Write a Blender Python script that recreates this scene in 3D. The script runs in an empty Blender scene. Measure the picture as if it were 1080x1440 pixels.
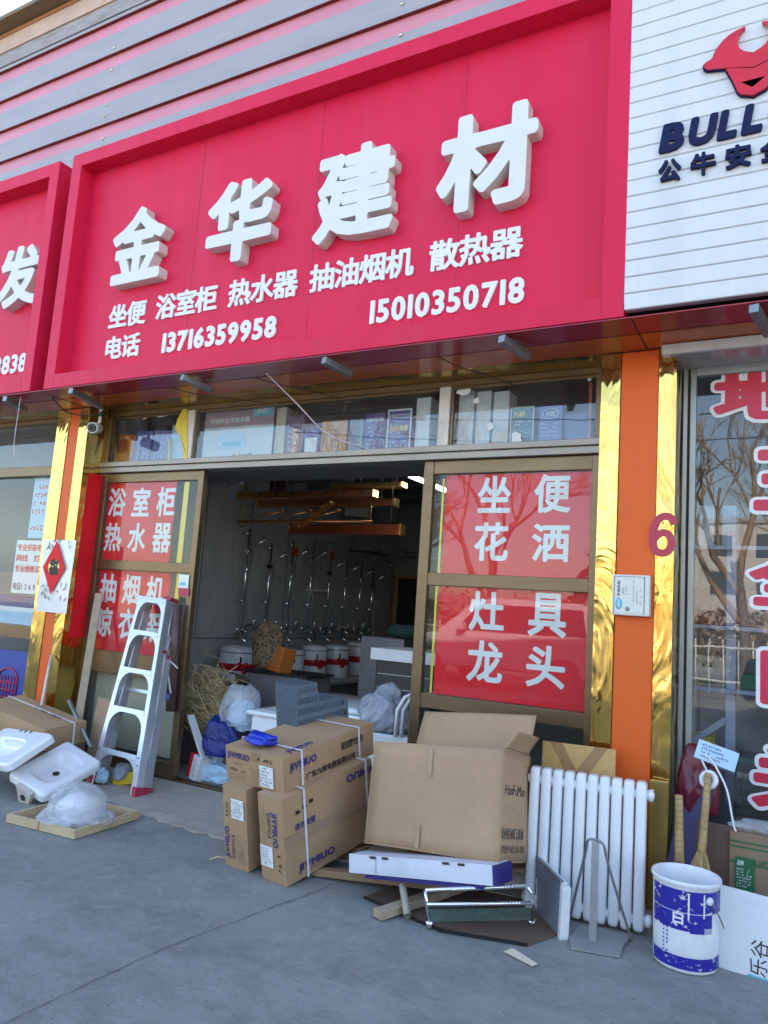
import bpy, bmesh, math, random
import numpy as np
from mathutils import Vector, Matrix, Euler, noise
from mathutils.geometry import tessellate_polygon, delaunay_2d_cdt
R = math.radians
random.seed(7)
SC = bpy.context.scene
COL = SC.collection

# ---------------------------------------------------------------- camera, sky, sun, exposure
cam = bpy.data.cameras.new('camera')
cam.sensor_fit = 'VERTICAL'; cam.sensor_height = 36.0
cam.lens = 1053.49 / 1440 * 36.0
cam.clip_start = 0.05; cam.clip_end = 3000
CAM = bpy.data.objects.new('camera', cam); COL.objects.link(CAM)
yaw, pit, rol = R(29.18337), R(7.45111), R(3.94105)
fw = Vector((-math.sin(yaw)*math.cos(pit), math.cos(yaw)*math.cos(pit), math.sin(pit)))
rt = Vector((math.cos(yaw), math.sin(yaw), 0)); up = rt.cross(fw)
c_, s_ = math.cos(rol), math.sin(rol)
r2 = c_*rt + s_*up; u2 = -s_*rt + c_*up
CAM.matrix_world = Matrix.Translation((0, -4, 1.2608)) @ Matrix((r2, u2, -fw)).transposed().to_4x4()
SC.camera = CAM

SUN_E, SUN_A = R(33), R(12)          # low winter sun behind the shop row: the whole front is in open shade
W = bpy.data.worlds.new('World'); SC.world = W; W.use_nodes = True
sky = W.node_tree.nodes.new('ShaderNodeTexSky'); sky.sky_type = 'NISHITA'; sky.sun_disc = False
sky.sun_elevation = SUN_E; sky.sun_rotation = SUN_A; sky.dust_density = 1.6; sky.air_density = 1.0; sky.ozone_density = .5
bg = W.node_tree.nodes['Background']; bg.inputs['Strength'].default_value = 0.15
W.node_tree.links.new(sky.outputs[0], bg.inputs['Color'])
sl = bpy.data.lights.new('sun', 'SUN'); sl.energy = 4.5; sl.angle = R(0.5); sl.color = (1, .94, .85)
so = bpy.data.objects.new('sun', sl); COL.objects.link(so)
sd = Vector((math.sin(SUN_A)*math.cos(SUN_E), math.cos(SUN_A)*math.cos(SUN_E), math.sin(SUN_E)))
so.rotation_euler = (-sd).to_track_quat('-Z', 'Y').to_euler(); so.location = (0, 20, 20)
SC.view_settings.view_transform = 'Standard'; SC.view_settings.look = 'None'
SC.view_settings.exposure = 2.25; SC.view_settings.gamma = 1.0

# ---------------------------------------------------------------- helpers
def tag(o, label=None, cat=None, group=None, kind=None):
    if label: o['label'] = label
    if cat: o['category'] = cat
    if group: o['group'] = group
    if kind: o['kind'] = kind
    return o

def thing(name, label, cat, loc=(0, 0, 0), rot=(0, 0, 0), group=None):
    o = bpy.data.objects.new(name, None); COL.objects.link(o)
    o.empty_display_size = .1
    o.location = loc; o.rotation_euler = rot
    return tag(o, label, cat, group)

def chain(o):
    m = Matrix()
    while o is not None:
        m = Matrix.LocRotScale(o.location, o.rotation_euler, o.scale) @ m
        o = o.parent
    return m

class MB:
    """collects shapes; build() links them as ONE mesh object"""
    def __init__(s): s.v = []; s.f = []; s.mi = []; s.sm = []
    def add(s, vs, fs, m=0, smooth=False):
        b = len(s.v); s.v += [tuple(v) for v in vs]
        for f in fs:
            s.f.append([b+i for i in f]); s.mi.append(m); s.sm.append(smooth)
        return s
    def box(s, x0, x1, y0, y1, z0, z1, m=0):
        x0, x1 = min(x0, x1), max(x0, x1); y0, y1 = min(y0, y1), max(y0, y1); z0, z1 = min(z0, z1), max(z0, z1)
        v = [(x0,y0,z0),(x1,y0,z0),(x1,y1,z0),(x0,y1,z0),(x0,y0,z1),(x1,y0,z1),(x1,y1,z1),(x0,y1,z1)]
        return s.add(v, [(0,3,2,1),(4,5,6,7),(0,1,5,4),(1,2,6,5),(2,3,7,6),(3,0,4,7)], m)
    def obox(s, M, w, d, h, m=0):
        """box with its corner at the origin of matrix M"""
        v = [M @ Vector(p) for p in ((0,0,0),(w,0,0),(w,d,0),(0,d,0),(0,0,h),(w,0,h),(w,d,h),(0,d,h))]
        return s.add(v, [(0,3,2,1),(4,5,6,7),(0,1,5,4),(1,2,6,5),(2,3,7,6),(3,0,4,7)], m)
    def bar(s, a, b, w, t, m=0, upv=(0, 0, 1)):
        """rectangular bar from a to b"""
        a, b = Vector(a), Vector(b); d = b-a; L = d.length; d.normalize()
        u = Vector(upv); u = u - d*u.dot(d)
        if u.length < 1e-4: u = Vector((0,1,0)) - d*d.y
        u.normalize(); n = d.cross(u)
        M = Matrix((d, n, u)).transposed().to_4x4(); M.translation = a - n*w/2 - u*t/2
        return s.obox(M, L, w, t, m)
    def tube(s, pts, r, n=8, m=0, caps=True, smooth=True):
        pts = [Vector(p) for p in pts]
        rs = r if isinstance(r, (list, tuple)) else [r]*len(pts)
        vs = []; fs = []; prev = None
        for i, p in enumerate(pts):
            t = (pts[min(i+1, len(pts)-1)] - pts[max(i-1, 0)])
            if t.length < 1e-9: t = Vector((0,0,1))
            t.normalize()
            if prev is None:
                a = Vector((0,0,1)) if abs(t.z) < .9 else Vector((1,0,0))
                u = t.cross(a).normalized()
            else:
                u = prev - t*prev.dot(t)
                u = u.normalized() if u.length > 1e-6 else t.orthogonal().normalized()
            prev = u; w = t.cross(u)
            for k in range(n):
                an = 2*math.pi*k/n
                vs.append(p + (u*math.cos(an) + w*math.sin(an))*rs[i])
        for i in range(len(pts)-1):
            for k in range(n):
                fs.append((i*n+k, i*n+(k+1) % n, (i+1)*n+(k+1) % n, (i+1)*n+k))
        s.add(vs, fs, m, smooth)
        if caps:
            b = len(s.v)-len(vs)
            s.f.append([b+k for k in range(n)][::-1]); s.mi.append(m); s.sm.append(False)
            e = b+(len(pts)-1)*n
            s.f.append([e+k for k in range(n)]); s.mi.append(m); s.sm.append(False)
        return s
    def lathe(s, prof, n=24, m=0, c=(0, 0, 0), smooth=True, sx=1, sy=1, ms=None):
        vs = []; 
        for (r, z) in prof:
            for k in range(n):
                a = 2*math.pi*k/n
                vs.append((c[0]+r*sx*math.cos(a), c[1]+r*sy*math.sin(a), c[2]+z))
        for i in range(len(prof)-1):
            fs = [(i*n+k, i*n+(k+1) % n, (i+1)*n+(k+1) % n, (i+1)*n+k) for k in range(n)]
            b = len(s.v) if i == 0 else b0
            if i == 0:
                b0 = len(s.v); s.v += vs
            for f in fs:
                s.f.append([b0+j for j in f]); s.mi.append(ms[i] if ms else m); s.sm.append(smooth)
        return s
    def prism(s, poly, T, depth, m=0, mside=None):
        """poly: 2D points, T(u,v,w)->3D, w from 0 (back) to depth (front)"""
        tri = tessellate_polygon([[Vector((p[0], p[1], 0)) for p in poly]])
        n = len(poly)
        vs = [T(p[0], p[1], 0) for p in poly] + [T(p[0], p[1], depth) for p in poly]
        fs = [(a+n, b+n, c+n) for a, b, c in tri] + [(c, b, a) for a, b, c in tri]
        s.add(vs, fs, m)
        s.add(vs, [(i, (i+1) % n, (i+1) % n+n, i+n) for i in range(n)], m if mside is None else mside)
        return s
    def quad(s, a, b, c, d, m=0): return s.add([a, b, c, d], [(0, 1, 2, 3)], m)
    def build(s, name, mats, parent=None, bevel=0, world=False, fixn=True, seg=2, auto=False):
        me = bpy.data.meshes.new(name)
        vs = s.v
        if world and parent is not None:
            Mi = chain(parent).inverted(); vs = [tuple(Mi @ Vector(v)) for v in vs]
        me.from_pydata([tuple(v) for v in vs], [], s.f)
        if not isinstance(mats, (list, tuple)): mats = [mats]
        for m in mats: me.materials.append(m)
        me.polygons.foreach_set('material_index', s.mi); me.polygons.foreach_set('use_smooth', s.sm)
        me.validate()
        if fixn:
            bm = bmesh.new(); bm.from_mesh(me); bmesh.ops.recalc_face_normals(bm, faces=bm.faces); bm.to_mesh(me); bm.free()
        o = bpy.data.objects.new(name, me); COL.objects.link(o)
        if parent is not None: o.parent = parent
        if bevel:
            b = o.modifiers.new('bevel', 'BEVEL'); b.width = bevel; b.segments = seg; b.limit_method = 'ANGLE'; b.angle_limit = R(40)
        return o

def copy_tree(o, parent=None):
    c = o.copy(); COL.objects.link(c)
    if parent is not None: c.parent = parent
    for ch in list(o.children): copy_tree(ch, c)
    return c

# ---------------------------------------------------------------- materials
def new_mat(name):
    m = bpy.data.materials.new(name); m.use_nodes = True
    nt = m.node_tree; p = nt.nodes['Principled BSDF']
    return m, nt, p
def N(nt, typ, **kw):
    n = nt.nodes.new(typ)
    for k, v in kw.items():
        if k in n.inputs: n.inputs[k].default_value = v
        else: setattr(n, k, v)
    return n
def coords(nt, scale=(1, 1, 1), space='Object'):
    tc = N(nt, 'ShaderNodeTexCoord'); mp = N(nt, 'ShaderNodeMapping'); mp.inputs['Scale'].default_value = scale
    nt.links.new(tc.outputs[space], mp.inputs[0]); return mp.outputs[0]
def mixcol(nt, fac, a, b):
    mx = nt.nodes.new('ShaderNodeMix'); mx.data_type = 'RGBA'
    for sock, v in ((mx.inputs[6], a), (mx.inputs[7], b)):
        if isinstance(v, tuple): sock.default_value = (*v[:3], 1)
        else: nt.links.new(v, sock)
    if isinstance(fac, float): mx.inputs[0].default_value = fac
    else: nt.links.new(fac, mx.inputs[0])
    return mx.outputs[2]
def ramp(nt, src, a, b, ca=0.0, cb=1.0):
    r = nt.nodes.new('ShaderNodeMapRange'); r.inputs[1].default_value = a; r.inputs[2].default_value = b
    r.inputs[3].default_value = ca; r.inputs[4].default_value = cb; r.clamp = True
    nt.links.new(src, r.inputs[0]); return r.outputs[0]
def mat(name, col, rough=.5, metal=0.0, var=.12, vs=3.0, vscale=(1, 1, 1), bump=0.0, bs=60.0, bscale=(1, 1, 1), dirt=None, ds=2.5, da=.5, db=.75, spec=.5, coat=0.0, rvar=.0, alpha=None, trans=0.0, sub=0.0):
    m, nt, p = new_mat(name)
    p.inputs['Roughness'].default_value = rough; p.inputs['Metallic'].default_value = metal
    p.inputs['Specular IOR Level'].default_value = spec; p.inputs['Coat Weight'].default_value = coat
    if trans: p.inputs['Transmission Weight'].default_value = trans
    c = coords(nt, vscale)
    n1 = N(nt, 'ShaderNodeTexNoise', Scale=vs, Detail=6.0, Roughness=.6); nt.links.new(c, n1.inputs['Vector'])
    f = ramp(nt, n1.outputs[0], .3, .7)
    lo = tuple(max(0, x*(1-var)) for x in col); hi = tuple(min(1, x*(1+var)) for x in col)
    cc = mixcol(nt, f, lo, hi)
    if dirt:
        n2 = N(nt, 'ShaderNodeTexNoise', Scale=ds, Detail=8.0, Roughness=.7); nt.links.new(coords(nt, vscale), n2.inputs['Vector'])
        cc = mixcol(nt, ramp(nt, n2.outputs[0], da, db, 0, .8), cc, dirt)
    nt.links.new(cc, p.inputs['Base Color'])
    if rvar: nt.links.new(ramp(nt, n1.outputs[0], .3, .7, max(0, rough-rvar), rough+rvar), p.inputs['Roughness'])
    if bump:
        n3 = N(nt, 'ShaderNodeTexNoise', Scale=bs, Detail=4.0); nt.links.new(coords(nt, bscale), n3.inputs['Vector'])
        b = N(nt, 'ShaderNodeBump', Strength=bump, Distance=.01); nt.links.new(n3.outputs[0], b.inputs['Height']); nt.links.new(b.outputs[0], p.inputs['Normal'])
    return m
def glass_mat(name, tint=(1, 1, 1), ior=1.5, rough=0.0, dust=.0, wav=.02):
    m, nt, p = new_mat(name); nt.nodes.remove(p)
    out = [n for n in nt.nodes if n.type == 'OUTPUT_MATERIAL'][0]
    t = N(nt, 'ShaderNodeBsdfTransparent'); t.inputs[0].default_value = (*tint, 1)
    g = N(nt, 'ShaderNodeBsdfGlossy', Roughness=rough); fr = N(nt, 'ShaderNodeFresnel', IOR=ior)
    n = N(nt, 'ShaderNodeTexNoise', Scale=2.2, Detail=2.0); nt.links.new(coords(nt), n.inputs['Vector'])
    b = N(nt, 'ShaderNodeBump', Strength=wav, Distance=.05); nt.links.new(n.outputs[0], b.inputs['Height'])
    nt.links.new(b.outputs[0], g.inputs['Normal'])
    geo = N(nt, 'ShaderNodeNewGeometry'); fm = N(nt, 'ShaderNodeMath', operation='SUBTRACT'); fm.use_clamp = True; nt.links.new(fr.outputs[0], fm.inputs[0]); nt.links.new(geo.outputs['Backfacing'], fm.inputs[1])
    mx = N(nt, 'ShaderNodeMixShader'); nt.links.new(fm.outputs[0], mx.inputs[0]); nt.links.new(t.outputs[0], mx.inputs[1]); nt.links.new(g.outputs[0], mx.inputs[2])
    last = mx.outputs[0]
    if dust:
        d = N(nt, 'ShaderNodeBsdfDiffuse'); d.inputs[0].default_value = (.6, .6, .6, 1)
        dn = N(nt, 'ShaderNodeTexNoise', Scale=3.0, Detail=8.0, Roughness=.7); nt.links.new(coords(nt), dn.inputs['Vector'])
        m2 = N(nt, 'ShaderNodeMixShader'); nt.links.new(ramp(nt, dn.outputs[0], .4, .8, 0, dust), m2.inputs[0]); nt.links.new(last, m2.inputs[1]); nt.links.new(d.outputs[0], m2.inputs[2]); last = m2.outputs[0]
    nt.links.new(last, out.inputs[0]); return m
def film_mat(name, col=(.85, .88, .9), op=.35, rough=.2, spec=.2):
    """thin translucent plastic"""
    m, nt, p = new_mat(name)
    out = [n for n in nt.nodes if n.type == 'OUTPUT_MATERIAL'][0]
    p.inputs['Base Color'].default_value = (*col, 1); p.inputs['Roughness'].default_value = rough; p.inputs['Specular IOR Level'].default_value = .6
    n = N(nt, 'ShaderNodeTexNoise', Scale=3.6, Detail=3.0, Roughness=.5, Distortion=1.4); nt.links.new(coords(nt), n.inputs['Vector'])
    b = N(nt, 'ShaderNodeBump', Strength=.22, Distance=.03); nt.links.new(n.outputs[0], b.inputs['Height']); nt.links.new(b.outputs[0], p.inputs['Normal'])
    t = N(nt, 'ShaderNodeBsdfTransparent'); mx = N(nt, 'ShaderNodeMixShader')
    nt.links.new(ramp(nt, n.outputs[0], .3, .75, op*.55, min(1, op*1.5)), mx.inputs[0])
    nt.links.new(t.outputs[0], mx.inputs[1]); nt.links.new(p.outputs[0], mx.inputs[2]); nt.links.new(mx.outputs[0], out.inputs[0]); return m

MT = {}
MT['red'] = mat('sign_red_panel', (.66, .012, .060), .5, spec=.25, var=.06, vs=1.8, vscale=(3, 3, .5), bump=.03, bs=220, dirt=(.68, .035, .085), ds=1.2, da=.5, db=.8)
MT['white_letter'] = mat('letter_foam_white', (.70, .685, .665), .55, var=.03, bump=.04, bs=60, dirt=(.56, .52, .46), ds=7, da=.62, db=.85)
MT['letter_side'] = mat('letter_foam_side', (.66, .61, .54), .7, var=.08, bump=.1, bs=80, dirt=(.52, .47, .40), ds=9, da=.55, db=.85)
MT['white_flat'] = mat('letter_white', (.76, .755, .75), .5, var=.02)
MT['siding'] = mat('white_siding_metal', (.66, .655, .645), .42, var=.05, vs=1.6, vscale=(5, 5, .3), spec=.35, dirt=(.66, .66, .65), ds=1.7, da=.62, db=.9)
MT['navy'] = mat('navy_letter', (.010, .015, .06), .6, spec=.15, var=.05)
MT['logo_red'] = mat('logo_red', (.58, .012, .03), .3, var=.3, vs=2.5, spec=.3, coat=.25)
MT['orange'] = mat('orange_panel', (.74, .125, .018), .45, spec=.25, var=.05, vs=1.4, dirt=(.52, .11, .045), ds=3, da=.55, db=.9, bump=.02, bs=120)
MT['orange2'] = mat('orange_soffit', (.52, .10, .02), .2, var=.1, vs=2, bump=.05, bs=4)
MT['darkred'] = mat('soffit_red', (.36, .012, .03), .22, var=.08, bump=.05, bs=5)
MT['brown_al'] = mat('bronze_aluminium', (.17, .115, .06), .33, metal=.6, var=.12, vs=4, vscale=(1, 1, 4), dirt=(.27, .22, .16), ds=5, da=.6, db=.9, bump=.02, bs=90)
MT['brown_rail'] = mat('lintel_aluminium', (.30, .26, .22), .4, metal=.45, var=.12, vs=3, dirt=(.2, .16, .11), ds=6, da=.5, db=.9)
MT['pvc'] = mat('mullion_white', (.72, .68, .64), .5, var=.08, dirt=(.5, .45, .38), ds=9)
def gold(name, base=(.62, .42, .115), rough=.07, st=.42, sc=3.0):
    m, nt, p = new_mat(name); p.inputs['Metallic'].default_value = 1.0; p.inputs['Roughness'].default_value = rough
    n0 = N(nt, 'ShaderNodeTexNoise', Scale=9.0, Detail=8.0, Roughness=.7); nt.links.new(coords(nt), n0.inputs['Vector'])
    nt.links.new(mixcol(nt, ramp(nt, n0.outputs[0], .52, .8, 0, .7), base, tuple(x*.55 for x in base)), p.inputs['Base Color'])
    nt.links.new(ramp(nt, n0.outputs[0], .45, .8, rough, rough+.25), p.inputs['Roughness'])
    n = N(nt, 'ShaderNodeTexNoise', Scale=sc, Detail=3.0, Distortion=1.4); nt.links.new(coords(nt, (1, 1, .45)), n.inputs['Vector'])
    b = N(nt, 'ShaderNodeBump', Strength=st, Distance=.06); nt.links.new(n.outputs[0], b.inputs['Height']); nt.links.new(b.outputs[0], p.inputs['Normal']); return m
MT['gold'] = gold('gold_mirror_trim')
MT['gold_dark'] = gold('gold_mirror_reveal', (.55, .36, .07), .14, .2)
MT['glass'] = glass_mat('window_glass', (.90, .94, .96), 1.85, dust=.06, wav=.012)
MT['glass_clear'] = glass_mat('door_glass', (.95, .97, .96), 1.52, dust=.03, wav=.016)
MT['sticker'] = mat('red_vinyl', (.74, .012, .022), .5, spec=.2, var=.08, vs=4, dirt=(.72, .09, .05), ds=6, da=.6, db=.85)
MT['chrome'] = mat('chrome', (.82, .82, .84), .1, metal=1, var=.04)
MT['alu'] = mat('ladder_aluminium', (.60, .62, .64), .42, metal=.75, var=.06, vs=6, dirt=(.5, .5, .5), ds=8, da=.6, db=.85)
MT['alu_ridge'] = mat('ribbed_aluminium', (.62, .63, .65), .4, metal=.8, var=.08, bump=.5, bs=40, bscale=(.2, .2, 14))
MT['steel'] = mat('galvanised_steel', (.27, .28, .29), .48, metal=.8, var=.15, vs=9)
MT['redplastic'] = mat('red_plastic', (.42, .02, .05), .4, var=.08)
MT['white_enam'] = mat('white_enamel', (.80, .82, .83), .28, var=.02, coat=.2, dirt=(.7, .71, .71), ds=6, da=.6, db=.9)
MT['ceramic'] = mat('white_ceramic', (.82, .83, .84), .16, var=.02, coat=.5, dirt=(.6, .58, .53), ds=4, da=.62, db=.85)
MT['ceramic_raw'] = mat('unglazed_ceramic_rim', (.62, .57, .48), .6, var=.1, dirt=(.45, .4, .32), ds=8)
MT['black'] = mat('black_plastic', (.014, .014, .016), .4, var=.2)
MT['dark'] = mat('dark_void', (.03, .028, .026), .7)
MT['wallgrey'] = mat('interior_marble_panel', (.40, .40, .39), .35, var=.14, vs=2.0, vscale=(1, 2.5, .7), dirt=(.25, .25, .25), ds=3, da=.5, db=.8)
MT['wallgreen'] = mat('interior_back_wall', (.36, .39, .35), .6, var=.06)
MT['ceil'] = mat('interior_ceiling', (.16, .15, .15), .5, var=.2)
MT['tile'] = mat('interior_floor_tile', (.33, .32, .31), .3, var=.1)
MT['copper'] = mat('copper_rack_rail', (.62, .28, .12), .28, metal=.85, var=.08)
MT['golden'] = mat('gold_rack_rail', (.85, .55, .18), .2, metal=.9, var=.06)
MT['blue_bag'] = mat('blue_plastic_bag', (.008, .035, .42), .3, var=.3, vs=9, bump=.5, bs=25)
MT['royal'] = mat('royal_blue_print', (.012, .014, .15), .4, var=.15)
MT['purple'] = mat('purple_print', (.09, .055, .25), .45, var=.12)
MT['purple_blue'] = mat('blue_violet_print', (.13, .14, .38), .4, var=.12)
MT['navy_bag'] = mat('navy_blue_bag', (.006, .018, .17), .42, var=.25, vs=9, bump=.4, bs=18)
MT['maroon'] = mat('maroon_plastic_bag', (.13, .01, .025), .3, var=.25, vs=8, bump=.35, bs=18)
MT['paper'] = mat('white_paper', (.80, .80, .78), .6, var=.03)
MT['pale_blue'] = mat('pale_blue_print', (.45, .62, .75), .5, var=.08)
MT['cyan'] = mat('cyan_print', (.12, .48, .6), .5, var=.08)
MT['yellow'] = mat('yellow_print', (.78, .58, .03), .4, var=.06)
MT['teal'] = mat('teal_print', (.03, .11, .13), .45, var=.1)
MT['green'] = mat('green_print', (.015, .13, .05), .5, var=.08)
MT['darkgreen'] = mat('black_green_print', (.02, .028, .026), .4, var=.2)
MT['ink'] = mat('black_print', (.02, .018, .018), .6, var=.1)
MT['blueink'] = mat('violet_blue_print', (.035, .028, .17), .6, var=.05)
MT['greyink'] = mat('faded_print', (.16, .12, .09), .7, var=.1)
MT['slate'] = mat('slate_plastic', (.125, .165, .20), .38, var=.06)
MT['strap'] = mat('pp_strap_white', (.74, .70, .74), .35, var=.05)
MT['greypanel'] = mat('grey_laminate', (.20, .205, .24), .35, var=.2, vs=5, dirt=(.4, .4, .42), ds=6, da=.6, db=.85)
MT['foam'] = mat('white_foam_edge', (.72, .72, .72), .7, var=.06, bump=.3, bs=90)
MT['brownboard'] = mat('brown_hardboard', (.115, .06, .045), .55, var=.08)
MT['purpleboard'] = mat('violet_board', (.05, .045, .13), .5, var=.1)
MT['cream'] = mat('cream_carton', (.62, .54, .40), .6, var=.08)
MT['beige_metal'] = mat('beige_enamel_box', (.70, .69, .62), .4, var=.04, dirt=(.58, .55, .47), ds=6, da=.6, db=.9)
MT['lavender'] = mat('shelf_post_paint', (.40, .40, .50), .45, var=.08)
MT['house_num'] = mat('crimson_number', (.45, .02, .06), .4, var=.05)
MT['window_red'] = mat('window_letter_red', (.60, .015, .06), .4, var=.04)
MT['grey_cloth'] = mat('grey_plastic_bag', (.30, .32, .36), .35, var=.2, vs=7, bump=.4, bs=18)
MT['milky'] = film_mat('milky_plastic_film', (.78, .81, .84), .40, .16)
MT['bag_film'] = film_mat('milky_bag_film', (.78, .83, .88), .36, .14)
MT['clear_film'] = film_mat('clear_plastic_film', (.8, .85, .9), .3, .12)
MT['cable'] = mat('black_cable', (.02, .018, .018), .5)
MT['whitecord'] = mat('white_cord', (.8, .8, .8), .4)
MT['pinkwire'] = mat('pale_string', (.68, .58, .62), .6)
MT['tape'] = mat('brown_parcel_tape', (.36, .215, .11), .3, var=.08, coat=.2)

def cardboard(name, col, stain=(.25, .16, .09)):
    m, nt, p = new_mat(name); p.inputs['Roughness'].default_value = .78; p.inputs['Specular IOR Level'].default_value = .25
    n1 = N(nt, 'ShaderNodeTexNoise', Scale=2.6, Detail=6.0, Roughness=.65); nt.links.new(coords(nt), n1.inputs['Vector'])
    n2 = N(nt, 'ShaderNodeTexNoise', Scale=60.0, Detail=3.0); nt.links.new(coords(nt, (1, 1, .25)), n2.inputs['Vector'])
    a = mixcol(nt, ramp(nt, n1.outputs[0], .3, .7), tuple(x*.9 for x in col), tuple(x*1.08 for x in col))
    a = mixcol(nt, ramp(nt, n2.outputs[0], .35, .75, 0, .25), a, tuple(x*.8 for x in col))
    n3 = N(nt, 'ShaderNodeTexNoise', Scale=5.0, Detail=9.0, Roughness=.75, Distortion=.6); nt.links.new(coords(nt), n3.inputs['Vector'])
    a = mixcol(nt, ramp(nt, n3.outputs[0], .60, .8, 0, .35), a, stain)
    nt.links.new(a, p.inputs['Base Color'])
    n4 = N(nt, 'ShaderNodeTexNoise', Scale=4.0, Detail=5.0); nt.links.new(coords(nt), n4.inputs['Vector'])
    b = N(nt, 'ShaderNodeBump', Strength=.35, Distance=.02); nt.links.new(n4.outputs[0], b.inputs['Height'])
    w = N(nt, 'ShaderNodeTexWave', Scale=70.0, Distortion=.4); nt.links.new(coords(nt), w.inputs['Vector'])
    b2 = N(nt, 'ShaderNodeBump', Strength=.05, Distance=.004); nt.links.new(w.outputs[0], b2.inputs['Height']); nt.links.new(b.outputs[0], b2.inputs['Normal'])
    nt.links.new(b2.outputs[0], p.inputs['Normal']); return m
MT['card'] = cardboard('kraft_cardboard', (.43, .275, .15))
MT['card2'] = cardboard('plain_brown_cardboard', (.46, .295, .17))
MT['card_dark'] = cardboard('weathered_cardboard', (.27, .185, .115))
MT['card_in'] = cardboard('inner_cardboard', (.36, .24, .15))
MT['mat_brown'] = cardboard('brown_board_sheet', (.16, .105, .075))
def wood(name, a, b, sc=(1, 8, 8), s=4.0, rough=.6):
    m, nt, p = new_mat(name); p.inputs['Roughness'].default_value = rough
    n = N(nt, 'ShaderNodeTexNoise', Scale=s, Detail=8.0, Roughness=.6, Distortion=1.5); nt.links.new(coords(nt, sc), n.inputs['Vector'])
    nt.links.new(mixcol(nt, ramp(nt, n.outputs[0], .3, .7), a, b), p.inputs['Base Color'])
    bp = N(nt, 'ShaderNodeBump', Strength=.15, Distance=.004); nt.links.new(n.outputs[0], bp.inputs['Height']); nt.links.new(bp.outputs[0], p.inputs['Normal']); return m
MT['wood'] = wood('pale_pine', (.50, .36, .20), (.62, .48, .30))
MT['wood_old'] = wood('old_batten', (.33, .24, .15), (.47, .37, .25), (8, 8, 1))
MT['plank'] = wood('weathered_plank', (.25, .16, .085), (.38, .25, .14))
MT['parq_a'] = wood('parquet_light', (.52, .29, .09), (.60, .37, .13), (3, 3, 3), rough=.35)
MT['parq_b'] = wood('parquet_dark', (.30, .145, .045), (.40, .21, .075), (3, 3, 3), rough=.35)
MT['straw'] = mat('dry_straw', (.60, .46, .24), .7, var=.35, vs=20)
MT['broom'] = mat('sorghum_broom', (.46, .32, .13), .75, var=.25, vs=8, vscale=(6, 6, 1), bump=.5, bs=40, bscale=(8, 8, .5))

# ---------------------------------------------------------------- lettering: outlines of the built-in font, made bold with a distance field
RAW = {}; OUTL = {}
def load_glyphs(chars):
    todo = [c for c in dict.fromkeys(chars) if c not in RAW and c != ' ']
    obs = []
    for c in todo:
        cu = bpy.data.curves.new('glyph', 'FONT'); cu.body = c; cu.size = 1; cu.resolution_u = 3
        o = bpy.data.objects.new('glyph', cu); COL.objects.link(o); obs.append(o)
    dg = bpy.context.evaluated_depsgraph_get()
    for c, o in zip(todo, obs):
        ev = o.evaluated_get(dg); me = ev.to_mesh(); cnt = {}
        for p in me.polygons:
            for e in p.edge_keys: cnt[e] = cnt.get(e, 0)+1
        seg = np.array([[me.vertices[a].co[:2], me.vertices[b].co[:2]] for (a, b), k in cnt.items() if k == 1])
        RAW[c] = seg; ev.to_mesh_clear()
    for o in obs:
        cu = o.data; bpy.data.objects.remove(o); bpy.data.curves.remove(cu)
def rdp(P, tol):
    if len(P) < 3: return P
    keep = np.zeros(len(P), bool); keep[0] = keep[-1] = True; st = [(0, len(P)-1)]
    while st:
        a, b = st.pop()
        if b-a < 2: continue
        d = P[b]-P[a]; L = np.hypot(*d); q = P[a+1:b]-P[a]
        dist = np.abs(q[:, 0]*d[1]-q[:, 1]*d[0])/L if L > 1e-9 else np.hypot(q[:, 0], q[:, 1])
        k = int(dist.argmax())
        if dist[k] > tol: keep[a+1+k] = True; st += [(a, a+1+k), (a+1+k, b)]
    return P[keep]
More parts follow.
